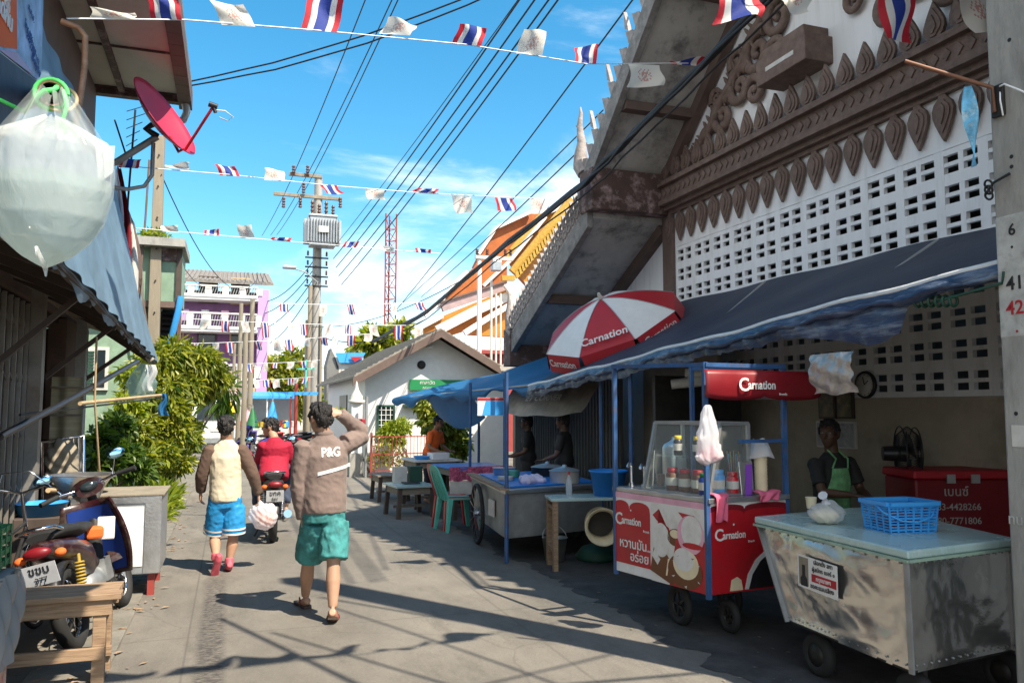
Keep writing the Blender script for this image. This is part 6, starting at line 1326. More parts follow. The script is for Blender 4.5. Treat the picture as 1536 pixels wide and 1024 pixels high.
# things on it
tz=.8955
p=at(1240,785,Z=tz); fb=thing('food_bag','clear knotted plastic bag of food on the teal table top','bag',p)
g=MB(); g.ball(p+V((0,0,.062)),(.115,.1,.06)); g.ball(p+V((.03,.02,.1)),(.06,.05,.04)); fuse(g,'bag_film',M['film_clear'],fb,.008,2,.004,lambda x,y,z:.007*math.sin(x*90+z*60)*math.sin(y*80-z*70)); MB().ball(p+V((-.01,0,.05)),(.095,.075,.045)).build('bread',M['cream'],fb); MB().tube([p+V((-.0,0,.12)),p+V((-.01,0,.155)),p+V((-.04,-.02,.18))],[.03,.012,.03],8).build('knot',M['film_white'],fb)
p=at(1350,795,Z=tz); bk=thing('plastic_basket','bright blue slotted plastic basket with handle on the teal table top','basket',p,local=True,rz=-.12)
w_,d_,h_=.33,.25,.17; g=MB(); t_=.006
for (ax,s) in (('x',-1),('x',1),('y',-1),('y',1)):
    ln=w_ if ax=='x' else d_; off=(d_ if ax=='x' else w_)/2
    def pt(a,z,k=0): q=off*(.9+.1*z/h_)+k; a=a*(.9+.1*z/h_); return V((a,s*q,z)) if ax=='x' else V((s*q,a,z))
    n_=V((0,s,0)) if ax=='x' else V((s,0,0))
    nb=int(ln/.055)
    for i in range(nb+1): a=-ln/2+ln*i/nb; g.bar(pt(a,.004),pt(a,h_),.012,.005,up=n_)
    for j in range(9): z=.02+j*.0165; g.bar(pt(-ln/2,z),pt(ln/2,z),.0075 if j not in(0,4,8) else .012,.0045,up=n_)
    g.bar(pt(-ln/2,h_,.006),pt(ln/2,h_,.006),.03,.022)
g.box((-w_*.45,-d_*.45,.0),(w_*.45,d_*.45,.006)); g.build('basket_body',M['sky_plastic'],bk)
g=MB().tube([(-w_/2-.012,-.02,h_-.01),(-w_/2-.02,-d_*.4,h_*.72),(-w_*.3,-d_/2-.022,h_*.45),(0,-d_/2-.03,h_*.4),(w_*.3,-d_/2-.022,h_*.55),(w_/2+.015,-d_*.35,h_*.85),(w_/2+.012,0,h_-.01)],.006,7); g.build('handle',M['sky_plastic'],bk)
MB().box((-.12,-.08,.01),(.1,.08,.1)).build('contents',M['red_deep'],bk)
p=at(1217,762,Z=.95); tag(MB().lathe([(.03,0),(.036,.07),(.038,.075)],p,16).build('plastic_cup',M['cream']),'small yellow drink cup beside the vendor','cup')

# ---- vendor woman and the corner behind the carts
vx=at(1244,668,Y=5.55); vp=V((vx.x,5.55,0))
J=dict(head=V((vp.x,5.55,1.40)),neck=V((vp.x+.03,5.56,1.25)),chest=V((vp.x+.03,5.57,1.05)),pelvis=V((vp.x+.04,5.6,.62)),shL=V((vp.x+.21,5.56,1.17)),shR=V((vp.x-.15,5.56,1.17)),elL=V((vp.x+.27,5.5,.92)),elR=V((vp.x-.2,5.42,.93)),haL=V((vp.x+.12,5.25,.9)),haR=V((vp.x-.1,5.2,.93)),hdL=V((-.6,-.8,0)),hdR=V((.2,-1,0)),hipL=V((vp.x+.12,5.6,.58)),hipR=V((vp.x-.06,5.6,.58)),knL=V((vp.x+.13,5.3,.5)),knR=V((vp.x-.07,5.28,.5)),anL=V((vp.x+.13,5.35,.1)),anR=V((vp.x-.07,5.33,.1)),toeL=V((vp.x+.13,5.2,.03)),toeR=V((vp.x-.07,5.18,.03)))
vw,so,shh,_=person('seated vendor woman in dark top and pale green apron looking towards the lane',J,vp,(0,-1,0),(-.9,-.5,-.05),.98,M['skin_shaded'],M['black_matt'],M['denim'],(.18,.165,.18),vox=.009,sleeve_to='short',trousers=True,palmL=(0,0,-1),palmR=(0,0,-1))
b=bvh(so); g=MB()
def apr(u,v):
    x=vp.x+.03+(u-.5)*(.16+.12*min(1,v*1.6)); z=1.12-.42*v; h=b.ray_cast(V((x,4.8,z)),V((0,1,0)))[0]; y=(h.y if h is not None else 5.42)-.008; return (x,y,z)
P('apron',(.2,.5,.22),.8,var=.5,scale=14); g.grid(apr,14,16); g.build('apron',M['apron'],vw)
g=MB()
for s in (-1,1): g.tube([apr(.0 if s<0 else 1,.0),V((vp.x+.03+s*.06,5.44,1.2)),V((vp.x+.03+s*.05,5.55,1.27))],.008,6)
g.build('apron_strap',M['apron'],vw)
sto=thing('stool','low wooden stool under the vendor woman','stool',(vp.x+.04,5.6,0)); MB().cbox((vp.x+.04,5.62,.46),(.34,.3,.04)).build('seat',M['wood'],sto)
for sx in (-1,1):
    for sy in (-1,1): MB().bar((vp.x+.04+sx*.14,5.62+sy*.12,0),(vp.x+.04+sx*.12,5.62+sy*.1,.44),.035).build('leg',M['wood_dark'],sto)
# red cool box
ca,cb=at(1372,715,Y=5.05),at(1506,715,Y=4.75); zt=at(1440,706,Y=4.9).z
cb_=thing('cool_box','large dark red cool box with white hand lettering against the beige wall','cool box',((ca.x+cb.x)/2,5.2,0))
ex=V((cb.x+.35-ca.x,cb.y-ca.y,0)); L_=ex.length; ex.normalize(); ny=V((-ex.y,ex.x,0)); c0=V((ca.x,ca.y,0))
def cp_(a,d,z): return c0+ex*a+ny*d+V((0,0,z))
MB().hexa([cp_(0,0,.42),cp_(L_,0,.42),cp_(L_,.5,.42),cp_(0,.5,.42),cp_(0,0,zt-.07),cp_(L_,0,zt-.07),cp_(L_,.5,zt-.07),cp_(0,.5,zt-.07)]).build('chest',M['red_deep'],cb_,bevel=.02); MB().hexa([cp_(-.015,-.015,zt-.068),cp_(L_+.015,-.015,zt-.068),cp_(L_+.015,.515,zt-.068),cp_(-.015,.515,zt-.068),cp_(-.01,-.01,zt),cp_(L_+.01,-.01,zt),cp_(L_+.01,.51,zt),cp_(-.01,.51,zt)]).build('lid',M['red_matt'],cb_,bevel=.015)
for a in (.25,.45): MB().hexa([cp_(a,-.025,zt-.1),cp_(a+.07,-.025,zt-.1),cp_(a+.07,-.012,zt-.1),cp_(a,-.012,zt-.1),cp_(a,-.025,zt-.03),cp_(a+.07,-.025,zt-.03),cp_(a+.07,-.012,zt-.03),cp_(a,-.012,zt-.03)]).build('latch',M['steel'],cb_)
for s_,z,h in (('เบนซ์',zt-.17,.1),('083-4428266',zt-.29,.075),('080-7771806',zt-.4,.075)): text(s_,h,M['stencil_white'],cb_,cp_(.33,-.006,z),ex,(0,0,1),off=.004)
for a in (.05,L_-.05):
    for d in (.05,.45): MB().bar(cp_(a,d,0),cp_(a,d,.42),.05).build('leg',M['wood_dark'],cb_)
# fan
fp=at(1362,680,Y=5.35); fn_=thing('pedestal_fan','black pedestal fan turned sideways next to the red cool box','fan',(fp.x,5.35,0)); fm=Matrix.Translation(fp)@Matrix.Rotation(math.radians(58),4,'Z')@Matrix.Rotation(PI/2,4,'X'); g=MB(); r=.23
for z in (-.06,.06): g.torus(fp+(fm.to_3x3()@V((0,0,z))),r if z<0 else r*.96,.006,fm.to_3x3(),n=30,k=5)
for i in range(60):
    a=2*PI*i/60; d=V((math.cos(a),math.sin(a),0)); g.tube([fm@(d*.03+V((0,0,.09))),fm@(d*r*.7+V((0,0,.08))),fm@(d*r+V((0,0,.0))),fm@(d*r*.7+V((0,0,-.08))),fm@(d*.03+V((0,0,-.09)))],.002,4)
g.build('cage',M['black_plastic'],fn_)
for i in range(3):
    g=MB(); g.grid(lambda u,v,i=i:fm@V(((.03+.17*u)*math.cos(2.09*i+1.2*v),(.03+.17*u)*math.sin(2.09*i+1.2*v),.03*(v-.5))),6,6,thick=.003); g.build('blade',M['black_plastic'],fn_)
MB().cyl(fm@V((0,0,-.2)),fm@V((0,0,-.02)),.06,.07).build('motor',M['black_plastic'],fn_); MB().cyl((fp.x+.1,5.42,0),(fp.x+.08,5.42,fp.z-.05),.018).lathe([(.2,0),(.18,.03),(.03,.06)],(fp.x+.1,5.42,0),20).build('stand',M['black_plastic'],fn_)
# wall clock, pictures, calendar on the beige wall / block band
q=at(1301,577,X=5.99); ck=thing('wall_clock','round white wall clock with dark rim hanging on the pierced wall','clock',q); Rm=Matrix.Rotation(-PI/2,4,'Y'); MB().lathe([(.0001,0),(.13,0),(.14,.02),(.135,.04),(.118,.045),(.115,.03),(.0001,.03)],q,28,Rm).build('case',M['black_plastic'],ck); MB().lathe([(.0001,.031),(.114,.031),(.114,.034),(.0001,.034)],q,28,Rm).build('dial',M['offwhite'],ck); g=MB().bar(q+V((-.037,0,0)),q+V((-.037,-.05,.04)),.01,.004).bar(q+V((-.038,0,0)),q+V((-.038,.02,.08)),.007,.004)
for i in range(12): a=i*PI/6; d=V((0,math.cos(a),math.sin(a))); g.bar(q+V((-.036,0,0))+d*.095,q+V((-.036,0,0))+d*.108,.006,.003)
g.build('hands',M['black_matt'],ck)
def wallpic(label,x0,y0,x1,y1,m,X=5.985,cat='picture',name='framed_picture',fm_='wood_dark'):
    a,b_=at(x0,y0,X=X),at(x1,y1,X=X); t=thing(name,label,cat,((a+b_)/2)); ya,yb=min(a.y,b_.y),max(a.y,b_.y); za,zb=min(a.z,b_.z),max(a.z,b_.z); MB().box((X-.02,ya,za),(X+.012,yb,zb)).build('frame',M[fm_],t,bevel=.003); MB().box((X-.024,ya+.02,za+.02),(X-.0205,yb-.02,zb-.02)).build('print',m,t); return ya,yb,za,zb,t
P('pic_a',(.14,.09,.05),.4,var=.9,scale=14); P('pic_b',(.16,.12,.06),.4,var=.9,scale=11); P('cal',(.45,.44,.44),.7,var=.5,scale=20)
wallpic('dark brown framed picture on the beige wall, left of two',1229,586,1255,628,M['pic_a']); wallpic('dark brown framed picture on the beige wall, right of two',1256,586,1282,628,M['pic_b'])
wallpic('pale paper calendar pinned below the two brown pictures',1226,631,1286,674,M['cal'],cat='calendar',name='wall_calendar',fm_='offwhite')

# ---- plank table with blue tub
pt_=[V(p) for p in ((3.13,7.88,.72),(3.05,7.5,.72),(3.9,7.36,.72),(4.1,7.8,.72))]
tb=thing('plank_table','narrow table with worn grey green top and pale wooden legs beside the drink cart','table',(3.5,7.6,0)); MB().hexa([p-V((0,0,.03)) for p in pt_]+pt_).build('table_top',M['table_top'],tb,bevel=.004)
for p in pt_: c=(pt_[0]+pt_[2])/2; q=p.lerp(c,.1); MB().bar(q-V((0,0,.03)),V((q.x,q.y,0)),.045).build('leg',M['wood'],tb)
for i in (0,2): g=MB(); a,b_=[x.lerp((pt_[0]+pt_[2])/2,.1) for x in (pt_[i],pt_[i+1])]; g.bar(lift(a,.2),lift(b_,.2),.035).build('stretcher',M['wood'],tb); MB().bar(lift(a,.62),lift(b_,.62),.035).build('stretcher',M['wood'],tb)
def tub(label,p,r0,r1,h,m,name='tub',cat='tub'):
    t=thing(name,label,cat,p); MB().lathe([(.001,0),(r0,0),(r1,h),(r1+.012,h),(r1+.012,h-.02),(r1-.004,h-.02),(r0-.006,.012),(.001,.012)],p,26).build('vessel',m,t); return t
tub('deep blue plastic tub on the plank table',V((3.72,7.58,.722)),.15,.19,.26,M['blue_plastic'])
def bottle(label,p,m,cap,h=.24,r=.032):
    t=thing('bottle',label,'bottle',p); MB().lathe([(r*.9,0),(r,.01),(r,h*.6),(r*.45,h*.8),(r*.4,h*.9)],p,12).build('bottle_body',m,t); MB().lathe([(r*.45,h*.9),(r*.45,h),(r*.2,h*1.02)],p,10).build('cap',cap,t)
bottle('clear drink bottle with red cap on the corner of the plank table',V((3.32,7.68,.722)),M['film_clear'],M['red_matt'])
ba=thing('wicker_bin','round pale bin lying on its side under the plank table','bin',(3.85,7.9,.2)); Rm=Matrix.Rotation(math.radians(90),4,'X')@Matrix.Rotation(math.radians(-20),4,'Y'); q=at(905,790,Y=7.45)
MB().lathe([(.17,0),(.19,.02),(.19,-.0),(.155,-.01),(.15,-.3),(.14,-.3),(.14,-.32),(.165,-.32)],q,28,Rm,cap=False).build('bin_wall',M['cream'],ba); MB().lathe([(.001,-.3),(.15,-.3)],q,28,Rm,cap=False).build('bin_floor',M['dark_metal'],ba)
tag(MB().lathe([(.001,0),(.2,0),(.23,.05),(.15,.14),(.02,.18)],(3.75,7.95,.0),22).build('upturned_basin',M['green_dark']),'dark green upturned basin in the shade under the plank table','basin')

# ---- grey sheet metal cart beyond
G=[V(p) for p in ((2.97,10.1,0),(2.73,8.0,0),(4.05,8.3,0),(4.3,10.35,0))]
gcx=thing('grey_cart','grey sheet metal food cart with large spoked wheel and blue cover beyond the plank table','food cart',(3.5,9.2,0))
ins=[p.lerp((G[0]+G[2])/2,.03) for p in G]
MB().hexa([lift(p,.26) for p in ins]+[lift(p,.72) for p in ins]).build('body',M['zinc'],gcx,bevel=.008); MB().hexa([lift(p,.722) for p in G]+[lift(p,.765) for p in G]).build('counter',M['steel'],gcx,bevel=.005)
cg=(G[0]+G[2])/2; MB().hexa([lift(p.lerp(cg,.16),.767) for p in G]+[lift(p.lerp(cg,.16),.785) for p in G]).build('blue_cover',M['blue_plastic'],gcx,bevel=.004); MB().bar(lift(G[0],.775),lift(G[1],.775),.1,.02).build('wooden_edge',M['wood'],gcx)
for p in (V((2.84,9.35,.36)),V((4.12,9.3,.36))):
    R_=Matrix.Rotation(PI/2,4,'Y')@Matrix.Rotation(.1,4,'X'); w_=MB().torus(p,.335,.025,R_,n=36,k=8).build('wheel',M['black_rubber'],gcx); g=MB()
    for i in range(16): a=2*PI*i/16; g.bar(p,p+V((0,.32*math.cos(a),.32*math.sin(a))),.006)
    g.cyl(p-V((.04,0,0)),p+V((.04,0,0)),.03,n=10); g.build('spokes',M['chrome'],w_)
MB().cyl((2.83,9.35,.36),(4.12,9.3,.36),.02).build('axle',M['dark_metal'],gcx)
q=G[0].lerp(G[1],.62)+V((-.012,0,.0)); MB().box((2.80-.012,8.55,.42),(2.80,8.75,.6)).build('paper_notice',M['offwhite'],gcx)
for p in (G[1]+V((.03,.03,0)),G[2]+V((-.04,.04,0))): MB().cyl(lift(p,.02),lift(p,2.0),.022).build('post',M['blue_paint'],gcx)
def pot(label,p,r,h,m,lidm=None):
    t=thing('cooking_pot',label,'pot',p); MB().lathe([(r*.9,0),(r,.02),(r,h),(r+.012,h+.004),(r-.008,h)],p,24).build('vessel',m,t)
    if lidm: MB().lathe([(r+.01,h+.006),(r*.7,h+.03),(.03,h+.05),(.025,h+.07),(.001,h+.075)],p,24).build('lid',lidm,t)
pot('white enamel pot on the near end of the grey cart',V((3.62,8.5,.767)),.17,.14,M['offwhite'],M['alum']); pot('dark soup pot in the middle of the grey cart',V((3.75,9.35,.787)),.2,.1,M['dark_metal'],M['alum']); pot('small steel pot at the far side of the grey cart',V((3.3,9.7,.787)),.14,.08,M['steel'])
g=MB(); c=V((3.2,8.5,.8))
for i in range(8): g.ball(c+V((.1*math.sin(i*2),.12*math.cos(i*1.7),.01*i%.04)),(.09,.08,.045))
cl_=thing('crumpled_cloth','crumpled pale lilac cloth lying on the near corner of the grey cart','cloth',c); fuse(g,'cloth',pm('lav',(.6,.55,.7),.85),cl_,.012,2,0,lambda x,y,z:.01*math.sin(x*60)*math.sin(y*70))
# small tricolour sign under the canopy
a,b_=at(716,596,Y=8.2),at(755,623,Y=8.2); ts=thing('hanging_sign','small white blue and red printed sign hanging between two blue posts','sign',(a+b_)/2)
MB().box((a.x,8.19,b_.z),(b_.x,8.2,a.z)).build('panel',M['white_paint'],ts); MB().box((a.x+.002,8.186,a.z-.03),(b_.x-.002,8.189,a.z-.003)).build('red_band',M['red_matt'],ts); MB().prism([(a.x+.09,8.185,a.z-.035),(a.x+.05,8.185,b_.z+.004),(b_.x-.003,8.185,b_.z+.004),(b_.x-.003,8.185,a.z-.035)],(0,.003,0)).build('blue_field',M['sky_plastic'],ts)
# blue canopy
bc=thing('blue_canopy','ragged bright blue tarpaulin canopy beyond the navy awning','canopy',(3.8,12.5,0))
c00,c10,c11,c01=at(590,597,Y=14.2),at(795,578,Y=10.4),V((5.95,10.5,2.75)),V((5.9,14.8,2.55))
def bcf(u,v):
    p=c00.lerp(c10,u).lerp(c01.lerp(c11,u),v); p.z+=-.10*math.sin(PI*v)*math.sin(PI*u)+.16*max(0,1-abs(u-.42)/.3)*min(1,v*2.2)+.02*math.sin(u*25+v*6); return p
MB().grid(bcf,46,18).build('canopy',M['blue_tarp'],bc)
MB().grid(lambda u,v:bcf(u,0)+V((-.03*math.sin(v*3),0,-v*(.10+.06*math.sin(u*13)+.03*math.sin(u*47)))),90,5).build('skirt',M['blue_tarp'],bc)
MB().grid(lambda u,v:bcf(.28,0).lerp(bcf(.62,0),u)+V((.25*v,-.05*math.sin(u*9)*v,-.02-v*(.36+.2*math.sin(u*3)))),20,8).build('hanging_flap',M['blue_tarp'],bc)
for px_,Yp in ((705,11.6),(757,9.8),(718,13.0)):
    q=at(px_,700,Y=Yp); zt=2.0; MB().cyl((q.x,Yp,0),(q.x,Yp,zt),.022,n=9).build('post',M['blue_paint'],bc)
g=MB().tube([c00+V((.1,0,.0)),c10],.02,7).tube([c01,c11],.02,7); g.build('frame_pipe',M['pipe_grey'],bc)
# teal chair, red one behind it
def chair(label,loc,rz,m,group=None):
    t=thing('plastic_chair',label,'chair',loc,local=True,rz=rz,group=group)  # faces +X
    g=MB(); g.grid(lambda u,v:(-.2+.42*u,-.2+.4*v,.43+.012*math.cos(v*PI*2)-.02*u*u),10,10,thick=.02); g.build('seat',m,t)
    g=MB(); 
    def bkf(y,z): return V((-.2-.16*(z-.43)/.45,y*(1-.12*(z-.43)/.45),z))
    g.prism([bkf(-.2,.42),bkf(-.2,.7)+V((0,.0,0)),bkf(-.17,.82),bkf(-.08,.87),bkf(.08,.87),bkf(.17,.82),bkf(.2,.7),bkf(.2,.42),bkf(.14,.42),bkf(.14,.72),bkf(.1,.79),bkf(-.1,.79),bkf(-.14,.72),bkf(-.14,.42)],(-.022,0,0))
    for y in (-.07,.0,.07): g.bar(bkf(y,.42)+V((-.011,0,0)),bkf(y,.81)+V((-.011,0,0)),.045,.016,up=(1,0,0))
    g.build('backrest',m,t)
    for sx,sy in ((-1,-1),(-1,1),(1,-1),(1,1)):
        p=V((sx*.185+.0,sy*.18,.43)); q=V((sx*.24,sy*.22,0)); n_=V((0,0,1)); g=MB(); g.hexa([q+V((-.02,-.022,0)),q+V((.02,-.022,0)),q+V((.02,.022,0)),q+V((-.02,.022,0)),p+V((-.035,-.035,0)),p+V((.035,-.035,0)),p+V((.035,.035,0)),p+V((-.035,.035,0))]); g.build('leg',m,t,bevel=.006)
    return t
chair('mint green plastic chair standing in front of the grey cart',(2.92,10.5,0),.12,M['teal_plastic']); chair('red plastic chair half hidden behind the mint green chair',(2.93,10.68,0),.12,M['red_gloss'])
def ltable(label,x,y,w_,d_,h_,top,rz=0):
    t=thing('low_table',label,'table',(x,y,0),local=True,rz=rz); MB().box((-w_/2,-d_/2,h_-.03),(w_/2,d_/2,h_)).build('table_top',top,t,bevel=.004); MB().box((-w_/2+.04,-d_/2+.04,h_-.13),(w_/2-.04,-d_/2+.06,h_-.031)).box((-w_/2+.04,-d_/2+.062,h_-.13),(-w_/2+.06,d_/2-.04,h_-.031)).build('apron',M['wood_grey'],t)
    for sx in (-1,1):
        for sy in (-1,1): MB().bar((sx*(w_/2-.04),sy*(d_/2-.05),0),(sx*(w_/2-.07),sy*(d_/2-.07),h_-.03),.06).build('leg',M['wood_dark'],t)
    MB().bar((-w_/2+.06,0,.15),(w_/2-.06,0,.15),.04).build('stretcher',M['wood_grey'],t); return t
ltable('low grey topped wooden table nearest the mint chair, in shade',2.6,12.1,.62,.75,.48,M['table_top'],.1); ltable('low wooden table further up the lane under the vine',2.72,14.3,.6,.7,.46,M['wood_grey'],.05); ltable('tall food table with blue sheet behind the mint chair',3.5,11.9,.9,1.1,.75,M['blue_plastic'],.05); ltable('serving table under the blue canopy beside the person in orange',3.2,13.2,.8,.9,.78,M['offwhite'],.05)
P('floral',(.5,.1,.2),.8,var=.9,scale=30); tag(MB().grid(lambda u,v:(3.02+.96*u,11.33-.015*math.sin(u*20),.77-.2*v+.01*math.sin(u*31)*v),40,6).build('floral_cloth',M['floral']),'red floral cloth hanging at the front of the blue topped table','cloth'); tag(MB().grid(lambda u,v:(3.03+.94*u,11.345-.01*math.sin(u*14),.57-.2*v),30,4).build('white_cloth',M['offwhite']),'white cloth strip hanging below the red floral cloth','cloth')
tag(MB().box((2.5,12.0,.482),(2.75,12.25,.5)).build('tray',M['black_plastic'],None,.006),'flat black tray on the near low table','tray')
for i,(x,y,lab) in enumerate(((2.5,12.35,'grey green printed carton standing on the near low table'),(2.75,12.38,'dark carton on the near low table next to the printed carton'))): tag(MB().cbox((x,y,.6),(.2,.14,.24),.1).build('carton',(M['offwhite'],M['green_dark'])[i],None,.005),lab,'carton')
tag(MB().lathe([(.1,0),(.14,.05),(.15,.06),(.13,.055)],(3.0,13.0,.782),18).build('bowl_stack',M['sky_plastic']),'pale blue bowl on the serving table','bowl'); tag(MB().cbox((3.25,12.9,.84),(.3,.25,.11),.15).build('food_box',M['white_gloss'],None,.01),'white food box on the serving table before the orange shirt','box')
# people in the shade of the stalls
def stand(label,x,y,rz,shirt,trou,skin,k=.95,lean=0,z=0):
    f=V((math.sin(rz),math.cos(rz),0)); s=V((f.y,-f.x,0)); o=V((x,y,z)); u=V((0,0,1)); pt=lambda a,b_,c:o+s*a*k+f*b_*k+u*c*k
    J=dict(head=pt(0,.03+lean,1.56),neck=pt(0,lean*.8,1.42),chest=pt(0,lean*.5,1.2),pelvis=pt(0,0,.95),shL=pt(-.18,lean*.7,1.36),shR=pt(.18,lean*.7,1.36),elL=pt(-.24,.05+lean*.5,1.08),elR=pt(.24,.05+lean*.5,1.08),haL=pt(-.16,.28+lean*.4,1.0),haR=pt(.16,.28+lean*.4,1.0),hdL=f,hdR=f,hipL=pt(-.1,0,.9),hipR=pt(.1,0,.9),knL=pt(-.1,.03,.5),knR=pt(.1,.02,.5),anL=pt(-.1,0,.09),anR=pt(.1,0,.09),toeL=pt(-.11,.16,.03),toeR=pt(.11,.16,.03))
    return person(label,J,o,f,f,k,skin,shirt,trou,vox=.012,trousers=True,palmL=(0,0,-1),palmR=(0,0,-1),sleeve_to='short')
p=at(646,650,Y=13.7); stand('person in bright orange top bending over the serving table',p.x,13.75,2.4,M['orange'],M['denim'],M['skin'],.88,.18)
p=at(786,660,Y=10.9); stand('dark clothed cook standing in the shade behind the grey cart',p.x+.25,11.4,-1.2,M['black_matt'],M['black_matt'],M['skin_shaded'],.9)
p=at(848,650,Y=9.6); stand('person in black apron standing beside the pale partition',p.x+.2,10.1,-.9,M['black_matt'],M['black_matt'],M['skin_shaded'],.92)
# partitions at the back of the stalls
pr=thing('stall_partition','dark grey corrugated partition behind the grey cart','partition',(5.3,11,0)); g=MB().box((5.2,10.2,0),(5.25,14.6,2.05))
for i in range(40): g.bar((5.19,10.25+i*.11,.02),(5.19,10.25+i*.11,2.03),.02,.03)
g.build('panel',M['grey_wall'],pr)
pw2=thing('stall_partition','pale plastered partition with green poster beside the drink cart','partition',(5.6,9,0)); MB().box((5.55,8.3,0),(5.6,10.15,2.3)).build('panel',M['beige_wall'],pw2); a,b_=at(897,612,X=5.545),at(925,692,X=5.545); P('poster_green',(.2,.42,.1),.5,var=.9,scale=9,dirt=(.6,.55,.4),damt=.8,dscale=5); g=MB(); g.mi=0; g.box((5.54,min(a.y,b_.y),b_.z),(5.548,max(a.y,b_.y),a.z)); g.mi=1; ym=(a.y+b_.y)/2; g.box((5.535,ym-.03,b_.z+.06),(5.5395,ym+.04,a.z-.08)); g.build('poster',[M['poster_green'],M['red_oxide']],pw2)
P('old_tarp',(.3,.27,.22),.7,var=.4,scale=4,bump=.6,bscale=6); ot=thing('inner_tarp','old beige tarpaulin with faded lettering hung under the awning roof','tarpaulin',(4.8,10,2.0)); 
q0,q1=at(745,618,Y=11.2),at(872,618,Y=9.3)
def otf(u,v): p=q0.lerp(q1,u); return V((p.x+.35*v,p.y+.1*v,1.56+.42*v-.05*math.sin(PI*u)+.012*math.sin(u*15+v*9)))
MB().grid(otf,30,12).build('sheet',M['old_tarp'],ot); xd=(q1-q0).normalized(); yd=V((.35,.1,.42)).normalized(); text('ET CORNER',.15,M['offwhite'],ot,otf(.5,.5)+xd.cross(yd)*.07,xd,yd,off=.01)
g=MB()
for i in range(6): g.ball((4.55+.1*i,8.6-.1*i,2.0+.03*(i%2)),(.12,.1,.06))
ru=thing('rolled_bundle','pale rolled bundle tied below the awning above the drink cart','bundle',(4.8,8.3,2)); MB().tube([(4.2,7.1,1.86),(4.5,6.9,1.9),(4.8,6.7,1.88)],[.05,.06,.05],10).tube([(4.3,7.0,1.98),(4.9,6.6,1.96)],[.05,.04],9).build('roll',M['offwhite'],ru)

# ---- small things of the trade on the stalls
def small(name,label,cat,p,prof,m,n=16,extra=None):
    o=MB().lathe(prof,p,n)
    if extra: extra(o,V(p))
    return tag(o.build(name,m),label,cat)
zc_=.988
def ctr(s,d): return lift(A.lerp(B,s)-nAB*d,zc_)
small('glass_tumbler','short glass of dark syrup standing near the taps of the drink cart','glass',ctr(.22,.3),[(.03,0),(.036,.1),(.034,.1),(.028,.01)],M['brown_cup'])
small('milk_can','white and red condensed milk tin at the back of the drink counter','tin',ctr(.36,.5),[(.04,0),(.04,.09),(.036,.092),(.001,.092)],M['red_gloss'])
small('milk_can','white tin standing on the counter behind the display case','tin',ctr(.5,.62),[(.045,0),(.045,.13),(.04,.132),(.001,.132)],M['white_gloss'])
t=thing('straw_holder','grey cup of coloured straws behind the glass case','straws',ctr(.72,.58)); MB().lathe([(.035,0),(.042,.11),(.038,.11),(.03,.01)],ctr(.72,.58),14).build('holder',M['alum'],t); g=MB()
for i in range(14): g.mi=i%3; a=i*.45; p=ctr(.72,.58); g.cyl(p+V((.012*math.cos(a),.012*math.sin(a),.01)),p+V((.05*math.cos(a),.05*math.sin(a),.26+.02*(i%3))),.0035,n=5)
g.build('straws',[M['red_gloss'],M['sky_plastic'],M['yellow']],t)
small('thermos_urn','tall steel urn with black lid at the back corner of the drink cart','urn',ctr(.12,.55),[(.09,0),(.1,.02),(.1,.3),(.085,.33),(.05,.35),(.02,.37),(.02,.39),(.001,.39)],M['steel'],22)
small('cup_tower','stack of clear plastic cups beside the taller urn','cups',ctr(.27,.48),[(.03,0)]+[(.034+.005*(i%2),.014*i) for i in range(1,18)]+[(.04,.26),(.001,.26)],M['film_white'],14)
for i,(x,y,h,lab,m) in enumerate(((3.05,8.9,.05,'stack of white soup plates on the near left of the grey cart','white_gloss'),(3.25,9.25,.09,'stack of pale green bowls in the middle of the grey cart','teal_plastic'),(3.95,9.0,.07,'stack of steel trays at the back of the grey cart','steel'))):
    pr=[]; n_=int(h/.012)
    for k in range(n_): pr+=[(.075,.012*k),(.1,.012*k+.01)]
    small('plate_stack',lab,'plates',(x,y,.787),[(.05,0)]+pr+[(.001,pr[-1][1])],M[m],20)
cd=thing('condiment_caddy','small wire caddy of sauce pots on the serving table','caddy',(3.45,13.45,.782)); MB().torus((3.45,13.45,.86),.11,.006,n=20,k=5).torus((3.45,13.45,.79),.11,.006,n=20,k=5).build('rack',M['chrome'],cd)
for i in range(4): MB().lathe([(.035,0),(.04,.08),(.02,.1),(.001,.1)],(3.45+.06*math.cos(i*PI/2),13.45+.06*math.sin(i*PI/2),.785),12).build('sauce_pot',(M['red_matt'],M['green_plastic'],M['yellow'],M['brown_cup'])[i],cd)
t=thing('rice_sack','slumped woven sack leaning in the dark below the drink cart counter','sack',(4.35,6.6,0)); fuse(MB().ball((4.35,6.6,.2),(.2,.17,.22)).ball((4.35,6.6,.4),(.12,.1,.1)),'sack',M['old_tarp'],t,.015,2,0,lambda x,y,z:.012*math.sin(x*30+z*22)*math.sin(y*26-z*20))
t=thing('gas_cylinder','dark green gas cylinder standing between grey cart and plank table','gas cylinder',(4.3,7.95,0)); MB().lathe([(.14,0),(.15,.03),(.16,.08),(.16,.42),(.13,.52),(.05,.55),(.03,.6),(.001,.6)],(4.3,8.05,0),22).build('tank',M['green_dark'],t); MB().torus((4.3,8.05,.62),.09,.012,n=18,k=6).build('collar',M['green_dark'],t)
t=thing('water_bucket','dented steel bucket on the pavement beside the plank table','bucket',(3.05,8.15,0)); MB().lathe([(.001,0),(.1,0),(.135,.24),(.14,.24),(.13,.235),(.096,.01),(.001,.01)],(3.3,8.02,.012),22).build('vessel',M['zinc'],t); MB().torus((3.3,8.02,.25),.135,.004,Matrix.Rotation(1.1,3,'X'),n=18,k=5,a0=0,a1=PI).build('handle',M['steel'],t)
